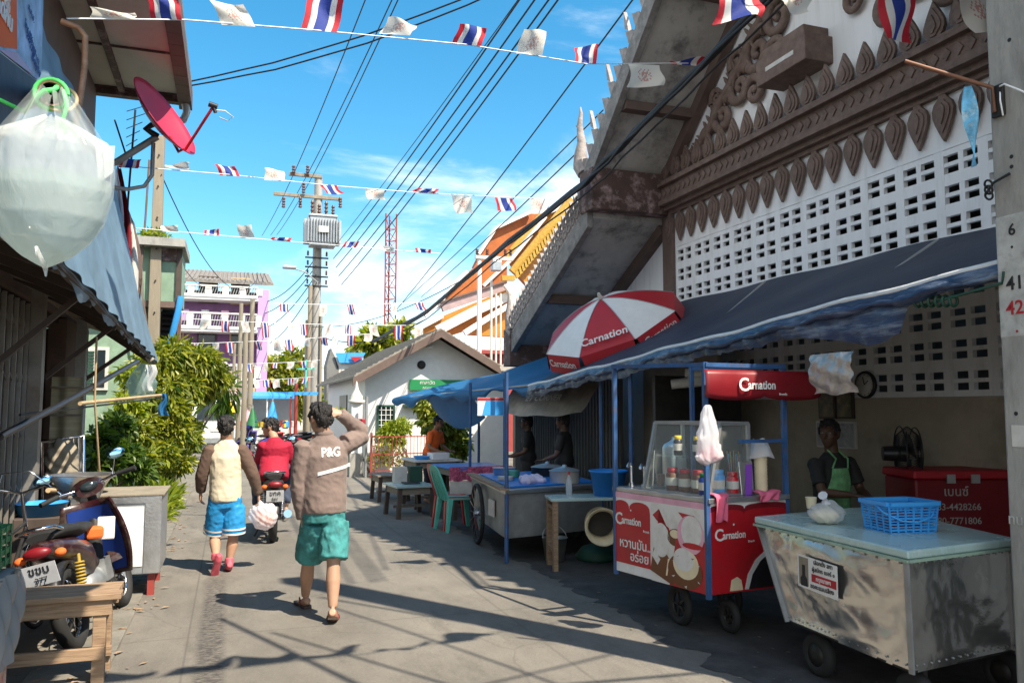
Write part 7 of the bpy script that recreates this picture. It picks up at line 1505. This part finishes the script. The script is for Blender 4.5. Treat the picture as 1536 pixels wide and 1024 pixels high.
# ================================================================= LEFT SIDE
lp=lambda x,y,X:at(x,y,X=X)
sh2=thing('shophouse','dark shophouse with folding metal grille and deep brown eaves on the left','shophouse',(-3,7,0))
MB().box((-5,11.2,0),(-1.72,11.35,2.6)).box((-5,1,2.62),(-1.75,11.3,5.75)).box((-5.1,1,0),(-4.98,11.2,2.6)).box((-5,.9,0),(-1.75,1.0,2.6)).box((-1.9,9.9,0),(-1.72,11.2,2.6)).build('wall',M['brown_plain'],sh2)
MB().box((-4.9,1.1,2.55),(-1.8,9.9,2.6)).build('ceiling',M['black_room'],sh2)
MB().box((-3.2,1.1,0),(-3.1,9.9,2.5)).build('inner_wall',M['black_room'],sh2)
g=MB()
for i in range(46): y=3.6+i*.095; g.bar((-1.66+.03*(i%2),y,.05),(-1.66+.03*(i%2),y,2.5),.016,.03)
for z in (.1,.55,1.0,1.45,1.9,2.35):
    for i in range(45): y=3.6+i*.095; g.bar((-1.64,y,z),(-1.64,y+.095,z+(.06 if i%2 else -.06)),.012)
g.build('folding_grille',M['grille'],sh2)
for yy in (at(52,600,X=-1.58).y,10.0): MB().box((-1.63,yy-.06,0),(-1.53,yy+.06,2.75)).build('post',M['grille'] if yy<9 else M['pipe_grey'],sh2)
# eaves
g=MB().box((-1.95,.5,5.8),(-.77,11.4,5.86)); g.build('soffit',M['soffit_l'] if 'soffit_l' in M else M['offwhite'],sh2)
g=MB()
for i in range(9): y=.7+i*1.32; g.box((-1.94,y,5.775),(-.78,y+.02,5.798))
g.bar((-1.45,.5,5.77),(-1.45,11.35,5.77),.07).box((-1.95,11.3,5.7),(-.77,11.42,5.86)).box((-1.95,.5,5.66),(-1.80,11.3,5.798)); g.build('soffit_batten',M['brown_paint'],sh2)
g=MB()
for i in range(37): y=.5+i*.298; g.box((-.765,y,5.68),(-.60,y+.29,5.86))
g.build('gutter',M['brown_plain'],sh2); MB().tube([(-.68,11.3,5.7),(-.66,11.36,5.6),(-.7,11.4,5.5),(-.85,11.4,5.42)],.05,10).build('down_pipe',M['pipe_grey'],sh2)
MB().hexa([(-5,.4,5.87),(-.6,.4,5.87),(-.6,11.5,5.87),(-5,11.5,5.87),(-5,.4,7.2),(-.6,.4,5.95),(-.6,11.5,5.95),(-5,11.5,7.2)]).build('roof',M['roof_grey'],sh2)
# canopy frame and ragged pale blue tarp
lc=thing('shop_canopy','ragged pale blue grey tarp canopy on a dark frame along the left shop front','canopy',(-1.2,8,0))
def lb(v): return V((-.98,3.2+9.2*v,2.60-.035*(9.2*v)+.006*math.sin(v*37)+.004*math.sin(v*91)))
def ltp(v): y=3.2+9.2*v; return V((-1.45,min(y,11.6-.0*v),4.55-.0*v-(max(0,v-.82)/.18)**1.5*1.3))
def tarp(u,v): p=lb(v).lerp(ltp(v),u); p.x+=.05*math.sin(v*33+u*3)*(u)*(1-u)*3+.015*math.sin(v*90+u*11); return p
MB().grid(tarp,14,120).build('tarp',M['pale_tarp'],lc)
MB().grid(lambda u,v:lb(v)+V((-.02-.03*u,0,-u*(.03+.07*abs(mnoise.noise(V((v*31,1,2))))+.12*max(0,mnoise.noise(V((v*13,5,1))))))),4,160).build('torn_edge',M['pale_tarp'],lc)
g=MB()
for i in range(13): y=3.3+i*.72; g.bar((-1.03,y,2.56-.035*(y-3.2)),(-1.72,y,2.72),.05,.07)
for i in range(24):
    v=i/24; a,b_=lb(v)+V((-.05,0,-.0)),lb(v+1/24)+V((-.05,0,-.0)); g.bar(a,b_,.05,.07)
g.build('frame',M['wood_dark'],lc)
MB().hexa([(-1.02,3.3,2.63),(-1.72,3.3,2.80),(-1.72,11,2.62),(-1.02,11,2.40),(-1.02,3.3,2.65),(-1.72,3.3,2.82),(-1.72,11,2.64),(-1.02,11,2.42)]).build('ceiling_board',M['wood_grey'],lc)
for y in (6.6,8.4,10.2): MB().bar((-1.08,y,2.46-.03*(y-6)),(-1.62,y,1.9),.04).build('brace',M['wood_dark'],lc)
MB().tube([lp(0,655,-1.45),lp(100,602,-1.25),lp(206,542,-1.0)],.026,9).build('support_arm',M['black_plastic'],lc); MB().tube([lp(120,605,-1.2),lp(245,592,-.85)],.018,8).build('tan_pole',M['pipe_tan'],lc); MB().tube([lp(30,622,-1.45),lp(240,597,-.88)],.01,6).build('thin_pole',M['dark_metal'],lc); MB().tube([lp(145,505,-1.15),lp(142,600,-1.15),lp(150,720,-1.15)],.010,7).build('prop',M['pipe_tan'],lc)
ot_=thing('unseen_shade_tarp','unseen blue tarpaulin above the camera, added to shade the left bench','tarpaulin',(-.6,2.1,4.3)); MB().grid(lambda u,v:(-1.75+2.6*u+.03*math.sin(v*40)*(u>.95),.95+2.35*v+.04*math.sin(u*17),4.36-.1*math.sin(PI*u)),30,30).build('sheet',M['navy_tarp'],ot_); [MB().tube([(-1.75,y,4.3),(.83,y,4.3)],.02,7).build('pole',M['pipe_grey'],ot_) for y in (1.0,3.2)]  # tarp out of view, added to cast shade on the bench
# draped bundles at the far end of the canopy
db=thing('draped_sheets','white red and brown plastic sheets hanging at the far end of the pale canopy','sheets',(-1.2,11.4,3))
cols=[M['film_white'],M['red_deep'],M['offwhite'],M['brown_plain'],M['alum'],M['offwhite']]
for i,(xt,yt,xb,yb) in enumerate(((170,245,176,400),(178,250,190,455),(186,300,200,470),(192,320,206,455),(176,330,186,420),(198,330,208,520))):
    a,b_=at(xt,yt,Y=11.2+.12*i),at(xb,yb,Y=11.25+.12*i); MB().grid(lambda u,v,a=a,b_=b_,i=i:a.lerp(b_,v)+V(((u-.5)*(.05+.16*math.sin(PI*v)),.05*math.sin(u*9+i+v*4),.02*math.sin(u*6+i))),8,16).build('sheet',cols[i],db)
cb2=at(205,490,Y=11.6); db2=MB().tube([cb2+V((-.1,0,.15)),cb2,cb2+V((.12,0,-.35)),cb2+V((.2,0,-.45))],.045,8); db2.build('rolled_mat',M['old_tarp'],db)
# black brackets / aerials
an=thing('tv_aerial','thin black television aerial standing behind the canopy tarp','aerial',at(193,300,Y=11.9)); g=MB(); a=lambda x,y:at(x,y,Y=11.9)
g.tube([a(203,165),a(192,300),a(187,420)],.014,6).tube([a(172,180),a(193,245)],.012,6)
for t in range(5): p=a(203,165).lerp(a(196,230),t/5); g.bar(p+V((-.12+.01*t,.1,0)),p+V((.16-.02*t,-.1,.05)),.008)
g.build('rods',M['wire'],an)
# timber post behind, dish on a wall bracket in front of the eave
PYD=16.85; dp=at(231,520,Y=PYD); dpt=at(240,205,Y=PYD); post=thing('timber_post','tall pale timber post rising behind the red satellite dish','post',(dp.x,PYD,0)); hw_=.115
MB().hexa([(dp.x-hw_,PYD-.1,0),(dp.x+hw_,PYD-.1,0),(dp.x+hw_,PYD+.1,0),(dp.x-hw_,PYD+.1,0),(dpt.x-.09,PYD-.08,dpt.z),(dpt.x+.09,PYD-.08,dpt.z),(dpt.x+.09,PYD+.08,dpt.z),(dpt.x-.09,PYD+.08,dpt.z)]).build('shaft',M['pole_wood'],post,bevel=.012)
for k in range(9): z=1.6+.62*k; x=dp.x+(dpt.x-dp.x)*(z-dp.z)/(dpt.z-dp.z); MB().cyl((x,PYD-.12,z),(x,PYD-.08,z),.016,n=6).build('bolt_hole',M['dark_metal'],post)
MB().tube([at(224,240,Y=PYD-.12),at(218,330,Y=PYD-.12),at(210,420,Y=PYD-.12),at(222,500,Y=PYD-.12)],.02,6).build('conduit',M['brown_plain'],post)
YD=9.9; dc=at(243,178,Y=YD)
vd=(dc-V((0,0,CH))).normalized(); vr=vd.cross(V((0,0,1))).normalized(); vu=vr.cross(vd); nrm=(vr*.73+vu*.62-vd*.24).normalized(); ax=nrm.cross(V((0,0,1))).normalized(); ay=nrm.cross(ax)
D4=Matrix((ax,ay,nrm)).transposed().to_4x4(); D4.translation=dc
ds=thing('satellite_dish','red satellite dish with feed arm on a wall pipe below the eaves','satellite dish',dc); R=.51
MB().grid(lambda u,v:D4@V((max(v,.02)*R*math.cos(u*2*PI),max(v,.02)*R*math.sin(u*2*PI),.15*v*v-.1)),40,10,thick=.008).build('reflector',M['dish_red'],ds)
MB().prism([D4@V((x*R,y*R,.15*(x*x+y*y)-.094)) for x,y in ((.05,-.2),(.35,-.05),(.3,.12),(.0,.02))],nrm*.002).build('white_mark',M['white_paint'],ds)
ln=at(320,160,Y=YD-.2); bt_=at(274,224,Y=YD-.05); MB().tube([bt_,bt_+V((.02,0,-.02)),ln],.017,7).tube([at(255,205,Y=YD+.1),at(268,228,Y=YD),bt_],.017,7).build('feed_arm',M['red_gloss'],ds)
MB().tube([ln+V((-.05,0,.025)),ln+V((.045,0,.0))],.034,8).tube([ln,ln+V((.025,0,-.07))],.022,7).build('receiver',M['black_plastic'],ds); MB().tube([ln+V((0,0,-.04)),ln+V((.13,0,-.035)),ln+V((.22,0,-.1)),ln+V((.16,0,-.15)),ln+V((.07,0,-.12))],.007,5).build('cable',M['offwhite'],ds)
hb3=at(236,205,Y=YD+.15); MB().tube([dc-nrm*.09,dc-nrm*.22,hb3],.04,8).build('mount',M['dark_metal'],ds); MB().tube([hb3,at(175,243,Y=YD+.2),V((-1.76,YD+.3,at(160,252,Y=YD+.2).z))],.042,8).build('brace_pipe',M['pipe_grey'],ds)
q=at(230,215,Y=YD+.1); MB().tube([q,q+V((0,0,-.38)),q+V((-.08,0,-.52)),q+V((-.25,0,-.57)),V((-1.76,q.y,q.z-.55))],.024,8).build('bent_pipe',M['pipe_grey'],ds)
# green house behind
gh_=thing('green_house','pale green two storey house with dark green corner boards behind the timber post','house',(-3,18,0)); Yg=17.2; G_=lambda x,y:at(x,y,Y=Yg)
xa=G_(222,500).x; xb=G_(273,400).x; z1=G_(250,455).z; z2=G_(250,368).z
MB().box((-5.5,Yg,0),(xa,Yg+5,z1)).build('wall',M['green_wall'],gh_); MB().box((xa+.002,Yg-.12,0),(xa+.2,Yg+1.1,z2-.3)).build('corner_board',M['green_dark'],gh_)
uf=MB().box((-5.5,Yg-.3,z1+.0),(xb,Yg+1.2,z2-.12)).build('upper_floor',M['green_wall'],gh_); MB().box((-5.6,Yg-.6,z2-.12),(xb+.08,Yg+1.3,z2+.04)).build('roof',M['concrete'],gh_); leaf_mesh('roof_weeds',[(xb-.35,Yg-.4,z2+.08),(xb-.5,Yg-.4,z2+.08),(xb-.65,Yg-.4,z2+.07)],[.13,.13,.12],260,.12,.3,M['leaf_y'],gh_,-.3,41)
MB().box((-5.4,Yg-.34,z1-.12),(xb+.04,Yg-.02,z1-.001)).build('floor_edge',M['brown_plain'],gh_); MB().box((G_(228,400).x,Yg-.33,G_(240,395).z),(xb-.04,Yg-.303,G_(240,370).z)).build('dark_opening',M['brown_paint'],gh_)
MB().box((xb-.08,Yg-.36,z1),(xb+.02,Yg-.301,z2-.12)).build('corner_post',M['wood_dark'],gh_)
g=MB()
for i in range(9): z=G_(250,510).z+i*.11; g.hexa([(xa+.22,Yg+.2,z),(xb-.05,Yg+.2,z),(xb-.05,Yg+.3,z+.08),(xa+.22,Yg+.3,z+.08),(xa+.22,Yg+.2,z+.015),(xb-.05,Yg+.2,z+.015),(xb-.05,Yg+.3,z+.095),(xa+.22,Yg+.3,z+.095)])
g.build('louvre',M['wood_dark'],gh_); MB().box((xa+.2,Yg+.32,0),(xb,Yg+.4,z1-.13)).build('recess_wall',M['grey_wall'],gh_); MB().box((xb-.06,Yg+.1,0),(xb,Yg+.31,z1-.13)).build('frame_post',M['pipe_brown'],gh_)
MB().tube([(xb+.02,Yg-.4,z1+.1),(xb-.02,Yg-.4,z1-.2),(xa+.4,Yg-.2,z1-.9)],.06,8).build('rain_pipe',M['sky_plastic'],gh_)
a,b_=G_(126,520),G_(162,585); f=MB().box((a.x,Yg-.06,b_.z),(b_.x,Yg-.003,a.z)).build('window',M['offwhite'],gh_); g=MB()
for i in range(12): z=b_.z+.06+i*(a.z-b_.z-.12)/12; g.box((a.x+.06,Yg-.09,z),((a.x+b_.x)/2-.03,Yg-.062,z+.035))
g.build('louvre',M['green_dark'],f); MB().box(((a.x+b_.x)/2+.03,Yg-.075,b_.z+.06),(b_.x-.06,Yg-.062,a.z-.06)).build('pane',M['glass_dark'],f)

# ---- hanging bag, pipe, rope
px_=at(77,140,Y=2.15); pipe=thing('frame_pipe','rusty steel pipe with open end where the big bag hangs','pipe',px_); far=at(60,150,Y=4.2)
r=.030; dd=(far-px_).normalized(); MB().tube([px_,px_+dd*.1,far],[r,r,r],18,cap=False).build('outer_pipe',M['pipe_rust'],pipe); MB().tube([px_+dd*.001,far],[r*.86,r*.86],18,cap=False).tube([px_+dd*.0,px_+dd*.0005],[r,r*.86],18,cap=False).build('inner_pipe',M['pipe_rust'],pipe)
MB().tube([at(92,32,Y=2.6),at(118,42,Y=2.6),at(128,55,Y=2.6),at(127,100,Y=2.6),at(120,150,Y=2.55),at(112,195,Y=2.5)],.009,9).build('bent_rod',M['pipe_rust'],pipe)
MB().torus(px_+dd*.03+V((.022,0,-.012)),.035,.005,Matrix.Rotation(1.3,3,'X'),n=24,k=6).build('wire_ring',M['pipe_tan'],pipe)
rp=thing('green_rope','bright green rope wound around the rusty pipe above the bag','rope',px_)
g=MB(); pts=[]
for i in range(90): a=i/90*2*PI*4.3; pts.append(px_+dd*(.015+.045*i/90)+V(((r+.006)*math.cos(a),0,(r+.006)*math.sin(a)-.006*i/90)))
g.tube(pts,.0058,7); g.tube([px_+V((-.03,-.004,-.015)),px_+V((-.012,-.012,-.0)),px_+V((.008,-.014,.004)),px_+V((.012,-.006,.014)),px_+V((0,.02,.012)),px_+V((.006,.03,.0))],.0062,7); g.tube([px_+V((.026,0,.01)),px_+V((.034,.0,-.03)),px_+V((.03,-.01,-.06)),px_+V((.036,-.012,-.1))],.0055,7)
g.tube([px_+dd*.03+V((-.03,0,-.01)),at(38,168,Y=2.3),at(0,150,Y=2.35),at(-60,120,Y=2.4)],.0052,7); g.build('rope_strands',M['rope_green'],rp)
wb_=thing('water_bag','large clear plastic bag half filled with water hanging from the rusty pipe','bag',at(70,400,Y=2.1)); bz0=at(70,400,Y=2.1).z; bz1=at(70,172,Y=2.1).z; bc_=at(70,300,Y=2.1); W0=.136
def bagp(u,v):
    a=u*2*PI; z=bz0+(bz1-bz0)*v; s=math.sin(PI*min(1,(v+.0)/.9)*.5+0) if v<.5 else 1
    prof=np.interp(v,[0,.02,.08,.18,.32,.5,.66,.78,.86,.93,1.0],[.02,.13,.40,.68,.90,1.0,1.0,.97,.84,.5,.16]); w_=W0*prof
    pl=1+(.05*math.sin(9*a+2*v)+.04*math.sin(17*a-3*v)+.09*mnoise.noise(V((math.cos(a)*3,math.sin(a)*3,v*3))))*max(0,(v-.42)/.58)+.03*math.sin(11*a+2*math.sin(v*9))*max(0,1-v/.3)+.012*mnoise.noise(V((math.cos(a)*5,math.sin(a)*5,v*5)))
    return V((bc_.x+w_*math.cos(a)*pl,2.12+w_*.78*math.sin(a)*pl,z+.01*math.sin(11*a)*max(0,v-.7)))
MB().grid(bagp,140,80).build('bag_film',M['film_bag'],wb_)
g=MB(); R=[]
for i in range(22):
    v=.02+.56*i/21; R.append([bc_*0+V((bc_.x,2.12,0))+ (bagp(j/40,v)-V((bc_.x,2.12,0)))*1 for j in range(40)])
R=[[V((bc_.x+(p.x-bc_.x)*.965,2.12+(p.y-2.12)*.965,p.z)) for p in q] for q in R]; g.rings(R); g.build('water',M['film_water'],wb_)
MB().tube([V((bc_.x,2.02,bz0+.01)),V((bc_.x,2.02,bz0+.03)),V((bc_.x,2.12,bz0-.0)),V((bc_.x+.002,2.12,bz0-.02))],[.002,.004,.006,.002],8).build('knot',M['film_bag'],wb_)
for s in (-1,1):
    MB().grid(lambda u,v,s=s:V((bc_.x+s*(.02+.045*(1-v))+(u-.5)*(.10-.06*v),2.10+.02*math.sin(u*9),bz1-.055+(.045+.07)*v+.006*math.sin(u*13))),12,8).build('handle',M['film_bag'],wb_)
    MB().prism([V((bc_.x+s*.10,2.08,bz1-.07)),V((bc_.x+s*.142,2.08,bz1-.065)),V((bc_.x+s*.14,2.08,bz1-.13)),V((bc_.x+s*.11,2.08,bz1-.16))],(0,.004,0)).build('side_flap',M['film_bag'],wb_)
# small bag and blue rag at the far canopy corner
q=at(214,545,Y=11.5); sb=thing('water_bag','small milky bag of water hanging at the far corner of the pale canopy','bag',q); z0,z1_=at(214,603,Y=11.5).z,q.z
MB().grid(lambda u,v:(q.x+.19*np.interp(v,[0,.05,.2,.5,.8,1],[.05,.45,.85,1,.6,.2])*math.cos(u*2*PI),11.5+.14*np.interp(v,[0,.05,.2,.5,.8,1],[.05,.45,.85,1,.6,.2])*math.sin(u*2*PI),z0+(z1_-z0)*v),28,18).build('bag_film',M['film_water'],sb); MB().grid(lambda u,v:(q.x+.1+.12*(u-.5)+.03*math.sin(v*6),11.38+.03*math.sin(u*8),q.z-.02-.34*v),8,8).build('blue_wrap',M['film_white'],sb)
q=at(246,590,Y=11.2); tag(MB().grid(lambda u,v:(q.x+(u-.5)*.12*(.5+.5*v)+.02*math.sin(v*7),11.2+.03*math.sin(u*9+v*3),q.z-.28*v),8,10).build('blue_rag',M['blue_tarp']),'small blue rag hanging from the end of the thin pole','rag')
# banner top left
bn=thing('shop_banner','white blue and orange shop banner with dark lower board at the top left corner','banner',(-.75,3.2,2.9))
P('banner_blue',(.35,.5,.75),.5,var=.7,scale=7); bx=-.76
def bp(x,y,o=0): q=at(x,y,X=bx); return V((bx+o,q.y,q.z))
MB().prism([bp(-60,-90),bp(68,-90),bp(62,112),bp(56,120),bp(0,76),bp(-60,30)],(-.006,0,0)).build('panel',M['banner_blue'],bn)
MB().prism([bp(-60,-20,.002),bp(24,-20,.002),bp(25,74,.002),bp(0,70,.002),bp(-60,25,.002)],(-.002,0,0)).build('orange_field',M['orange'],bn); MB().prism([bp(-60,30,.0035),bp(0,74,.0035),bp(24,78,.0035),bp(50,112,.0035),bp(44,110,.0035),bp(0,77,.0035),bp(-60,34,.0035)],(-.002,0,0)).build('red_field',M['red_gloss'],bn)
yd=(0,.02,1); text('ไดกบ',.085,M['white_paint'],bn,bp(6,22,.006),(0,1,0),(0,0,1),off=.03); text('ได้ที่',.05,M['white_paint'],bn,bp(8,6,.006),(0,1,0),(0,0,1),off=.02)
for i,(x,y,s_) in enumerate(((45,20,'ก.ท.ม.'),(42,50,'โทร 086-'),(45,66,'5551 089'),(50,82,'2340 117'),(52,98,'เปิดทุกวัน'))): text(s_,.04,M['blue_deep'],bn,bp(x,y,.005),(0,1,-.12),(0,.1,1))
MB().prism([bp(-60,34),bp(0,79),bp(56,122),bp(56,160),bp(30,170),bp(0,215),bp(-60,260)],(-.03,0,0)).build('lower_board',M['navy_tarp'],bn)

# ---- ground clutter on the left
# sheet metal cart with white sheet
wc=thing('sheet_cart','galvanised box cart with white front sheet and plank lid parked by the mango shrubs','cart',(-.9,8,0)); y0=7.72; xl,xr=-1.25,-.54
MB().box((xl,y0,.19),(xr,y0+.75,.86)).build('body',M['alum'],wc,bevel=.01); g=MB()
g.box((xl,y0-.012,.80),(xr-.001,y0-.001,.859)).box((xr-.13,y0-.012,.2),(xr-.001,y0-.001,.799)); g.build('metal_frame',M['steel'],wc); MB().box((xl+.02,y0-.008,.26),(xr-.14,y0-.0012,.77)).build('white_sheet',M['white_scuffed'],wc)
MB().box((xl-.02,y0-.02,.862),(xr+.02,y0+.76,.878)).build('lid',M['pole_wood'],wc,bevel=.003)
for x in (xl+.08,xr-.07):
    for y in (y0+.06,y0+.68): MB().bar((x,y,0),(x,y,.19),.055).build('leg',M['red_oxide'],wc)
# wooden bench front left
be=thing('wooden_bench','weathered wooden trestle bench in the left foreground','bench',(-1,5.6,0)); x0,x1=-1.62,-.60; y0,y1=5.36,5.74
g=MB()
for i in range(3): a=y0+(y1-y0)*i/3; MB().box((x0,a,.49),(x1+random.uniform(-.02,.02),a+(y1-y0)/3-.008,.525)).build('seat_plank',M['wood'],be,bevel=.004)
MB().box((x0+.02,y0+.02,.40),(x1-.03,y0+.05,.488)).box((x0+.02,y1-.05,.40),(x1-.03,y1-.02,.488)).build('rail',M['wood'],be,bevel=.003)
for x in (x1-.13,x0+.1):
    for y in (y0+.06,y1-.07): MB().box((x,y-.03,0),(x+.07,y+.03,.398)).build('leg',M['wood'],be,bevel=.004)
MB().box((x0+.1,y0+.0,.15),(x1-.06,y0+.028,.22)).build('stretcher',M['wood'],be,bevel=.003); MB().box((x0+.1,y1-.13,.1),(x1-.05,y1-.1,.16)).build('stretcher',M['wood'],be,bevel=.003)
# tarp wrapped crate stack at the corner
kx=thing('wrapped_crate','grey plastic wrapped crate in the bottom left corner','crate',(-1.2,4.4,0)); ka=-.965
def wrp(u,v):
    z=.83-.40*v-.05*math.sin(u*4)*v; a=u*2
    if a<1: return (ka-.7+.7*a+.01*math.sin(a*20+v*5),4.28+.015*math.sin(a*13+v*9)-.01*v,z)
    return (ka+.02*math.sin(v*7+a*9)+.008*math.sin(a*31),4.28+(a-1)*.45,z)
MB().grid(wrp,60,16).build('plastic_wrap',M['grey_film'],kx); MB().box((ka-.7,4.32,0),(ka-.05,4.72,.40)).build('printed_box',M['floral2'],kx,bevel=.01); MB().box((ka-.68,4.31,.42),(ka-.03,4.72,.82)).build('crate_body',M['grey_wall'],kx,bevel=.01)
gc2=thing('green_crate','dark green slatted plastic crate on top of the wrapped crate','crate',(-1.2,4.5,.84)); g=MB(); X0_,X1_,Y0_,Y1_=ka-.62,ka-.06,4.33,4.72
for j in range(4):
    z=.845+j*.055; g.box((X0_,Y0_,z),(X1_,Y0_+.012,z+.03)).box((X0_,Y1_-.012,z),(X1_,Y1_,z+.03)).box((X1_-.012,Y0_+.0125,z+.001),(X1_-.0005,Y1_-.0125,z+.029))
for i in range(7): x=X0_+(X1_-X0_-.02)*i/6; g.box((x,Y0_-.004,.842),(x+.018,Y0_-.0005,1.04))
for i in range(5): y=Y0_+(Y1_-Y0_-.02)*i/4; g.box((X1_+.0005,y,.842),(X1_+.004,y+.018,1.04))
g.box((X0_,Y0_+.013,.843),(X1_-.013,Y1_-.013,.855)); g.build('slats',M['green_plastic'],gc2); fuse(MB().ball((X1_-.2,4.5,1.02),(.17,.14,.07)).ball((X1_-.1,4.45,1.03),(.08,.1,.06)),'contents',M['film_white'],gc2,.012,2)
# bicycle against the grille
bi=thing('bicycle','old bicycle with curved chrome handlebar leaning by the metal grille','bicycle',(-1.42,5.9,0),local=True,rz=math.radians(-6),rot=(0,math.radians(-6),math.radians(-6)))
R_=Matrix.Rotation(PI/2,4,'Y')
for y in (0,1.05):
    g=MB()
    for i in range(24): a=2*PI*i/24; g.bar((0,y,.33),(0,y+.3*math.cos(a),.33+.3*math.sin(a)),.003)
    g.torus((0,y,.33),.3,.009,R_,n=32,k=6); w_=g.build('wheel',M['chrome'],bi); MB().torus((0,y,.33),.32,.016,R_,n=36,k=8).build('tyre',M['black_rubber'],w_)
g=MB().tube([(0,0,.33),(0,.42,.3),(0,.95,.75),(0,1.05,.33)],.014,8).tube([(0,.42,.3),(0,.3,.8)],.014,8).tube([(0,0,.33),(0,.33,.7),(0,.95,.78)],.012,8); g.build('frame',M['dark_metal'],bi)
g=MB().tube([(0,.95,.75),(0,.92,1.0)],.013,8).tube([(-.27,.62,1.02),(-.27,.8,1.0),(-.15,.95,1.04),(0,.92,1.0),(.15,.95,1.04),(.27,.8,1.0),(.27,.62,1.02)],.012,9).tube([(.2,.9,1.03),(.1,.8,1.16),(-.1,.85,1.16),(-.2,1.0,1.0)],.004,5); hb2=g.build('handlebar',M['chrome'],bi); [MB().tube([(s*.27,.6,1.02),(s*.27,.73,1.005)],.018,8).build('grip',M['pipe_tan'],hb2) for s in (-1,1)]
g=MB(); ell(g,[(0,.14,.84),(0,.25,.86),(0,.42,.85)],(1,0,0),[(.1,.03),(.09,.035),(.03,.02)],12); g.build('saddle',M['black_plastic'],bi)
# clutter: basin, blue tub, brown sack, boxes
tag(MB().lathe([(.001,0),(.16,0),(.25,.14),(.27,.15),(.25,.145),(.155,.012),(.001,.012)],at(122,728,Y=7.9)-V((0,0,.05)),30).build('steel_basin',M['steel']),'round polished steel basin behind the moped handlebar','basin')
q=at(122,745,Y=7.9); tt=thing('work_table','small pale table under the steel basin','table',(q.x-.1,7.95,0)); MB().box((q.x-.45,7.6,q.z-.1),(q.x+.25,8.3,q.z-.06)).build('table_top',M['wood_grey'],tt)
for sx in (-.4,.2):
    for y in (7.65,8.2): MB().box((q.x+sx,y,0),(q.x+sx+.05,y+.05,q.z-.1)).build('leg',M['wood_dark'],tt)
q=at(62,768,Y=7.6); tag(MB().lathe([(.001,0),(.16,0),(.2,.1),(.205,.1),(.195,.1),(.155,.01),(.001,.01)],q-V((0,0,.02)),24).build('blue_basin',M['sky_plastic']),'bright blue plastic basin among the clutter behind the moped','basin')
tag(MB().cbox((q.x,q.y,(q.z-.025)/2),(.36,.36,q.z-.026),.1).build('cardboard_box',M['wood_dark'],None,.01),'dark box under the blue plastic basin','box')
q=at(92,690,Y=8.5); ob=thing('brown_sack','rumpled brown sack hanging on the chrome rack','sack',q); fuse(MB().ball(q,(.14,.12,.2)).ball(q+V((.02,0,-.15)),(.15,.13,.13)),'sack',M['pole_wood'],ob,.015,2,0,lambda x,y,z:.015*math.sin(x*40+z*30)*math.sin(y*40-z*25))
rk=thing('chrome_rack','pale tubular metal rack standing by the grille','rack',at(100,690,Y=8.6)); g=MB(); a=lambda x,y,Y=8.6:at(x,y,Y=Y)
g.tube([a(62,662),a(125,654),a(125,800)],.016,8).tube([a(118,656),a(117,800)],.012,8).tube([a(110,657),a(109,800)],.012,8).tube([a(125,654),at(132,652,Y=9.1)],.016,8).tube([a(62,662),a(63,800)],.014,8); g.build('tubes',M['chrome'],rk)
ct=thing('bamboo_blind','hanging slatted cane blind in the dark shop doorway','blind',at(98,640,Y=9.3)); q0,q1=at(78,565,Y=9.4),at(118,720,Y=9.4); MB().grid(lambda u,v:(q0.x+(q1.x-q0.x)*u,9.4+.03*math.sin(u*9),q0.z+(q1.z-q0.z)*v),14,24).build('blind',M['cane'],ct); g=MB()
for k in range(4): z=q0.z+(q1.z-q0.z)*(.1+.27*k); g.bar((q0.x,9.36,z),(q1.x,9.36,z),.015,.02)
g.build('batten',M['wood_grey'],ct)
q=at(145,790,Y=6.85); tag(MB().cbox(V((-.93,6.75,.70)),(.12,.1,.09),.3).build('orange_pouch',M['orange'],None,.02),'orange pouch wedged in front of the moped seat','pouch'); tag(MB().cbox(V((-.86,6.82,.72)),(.12,.1,.16),.1).build('paper_packet',M['white_paint'],None,.01),'white paper packet behind the orange pouch on the moped','packet')
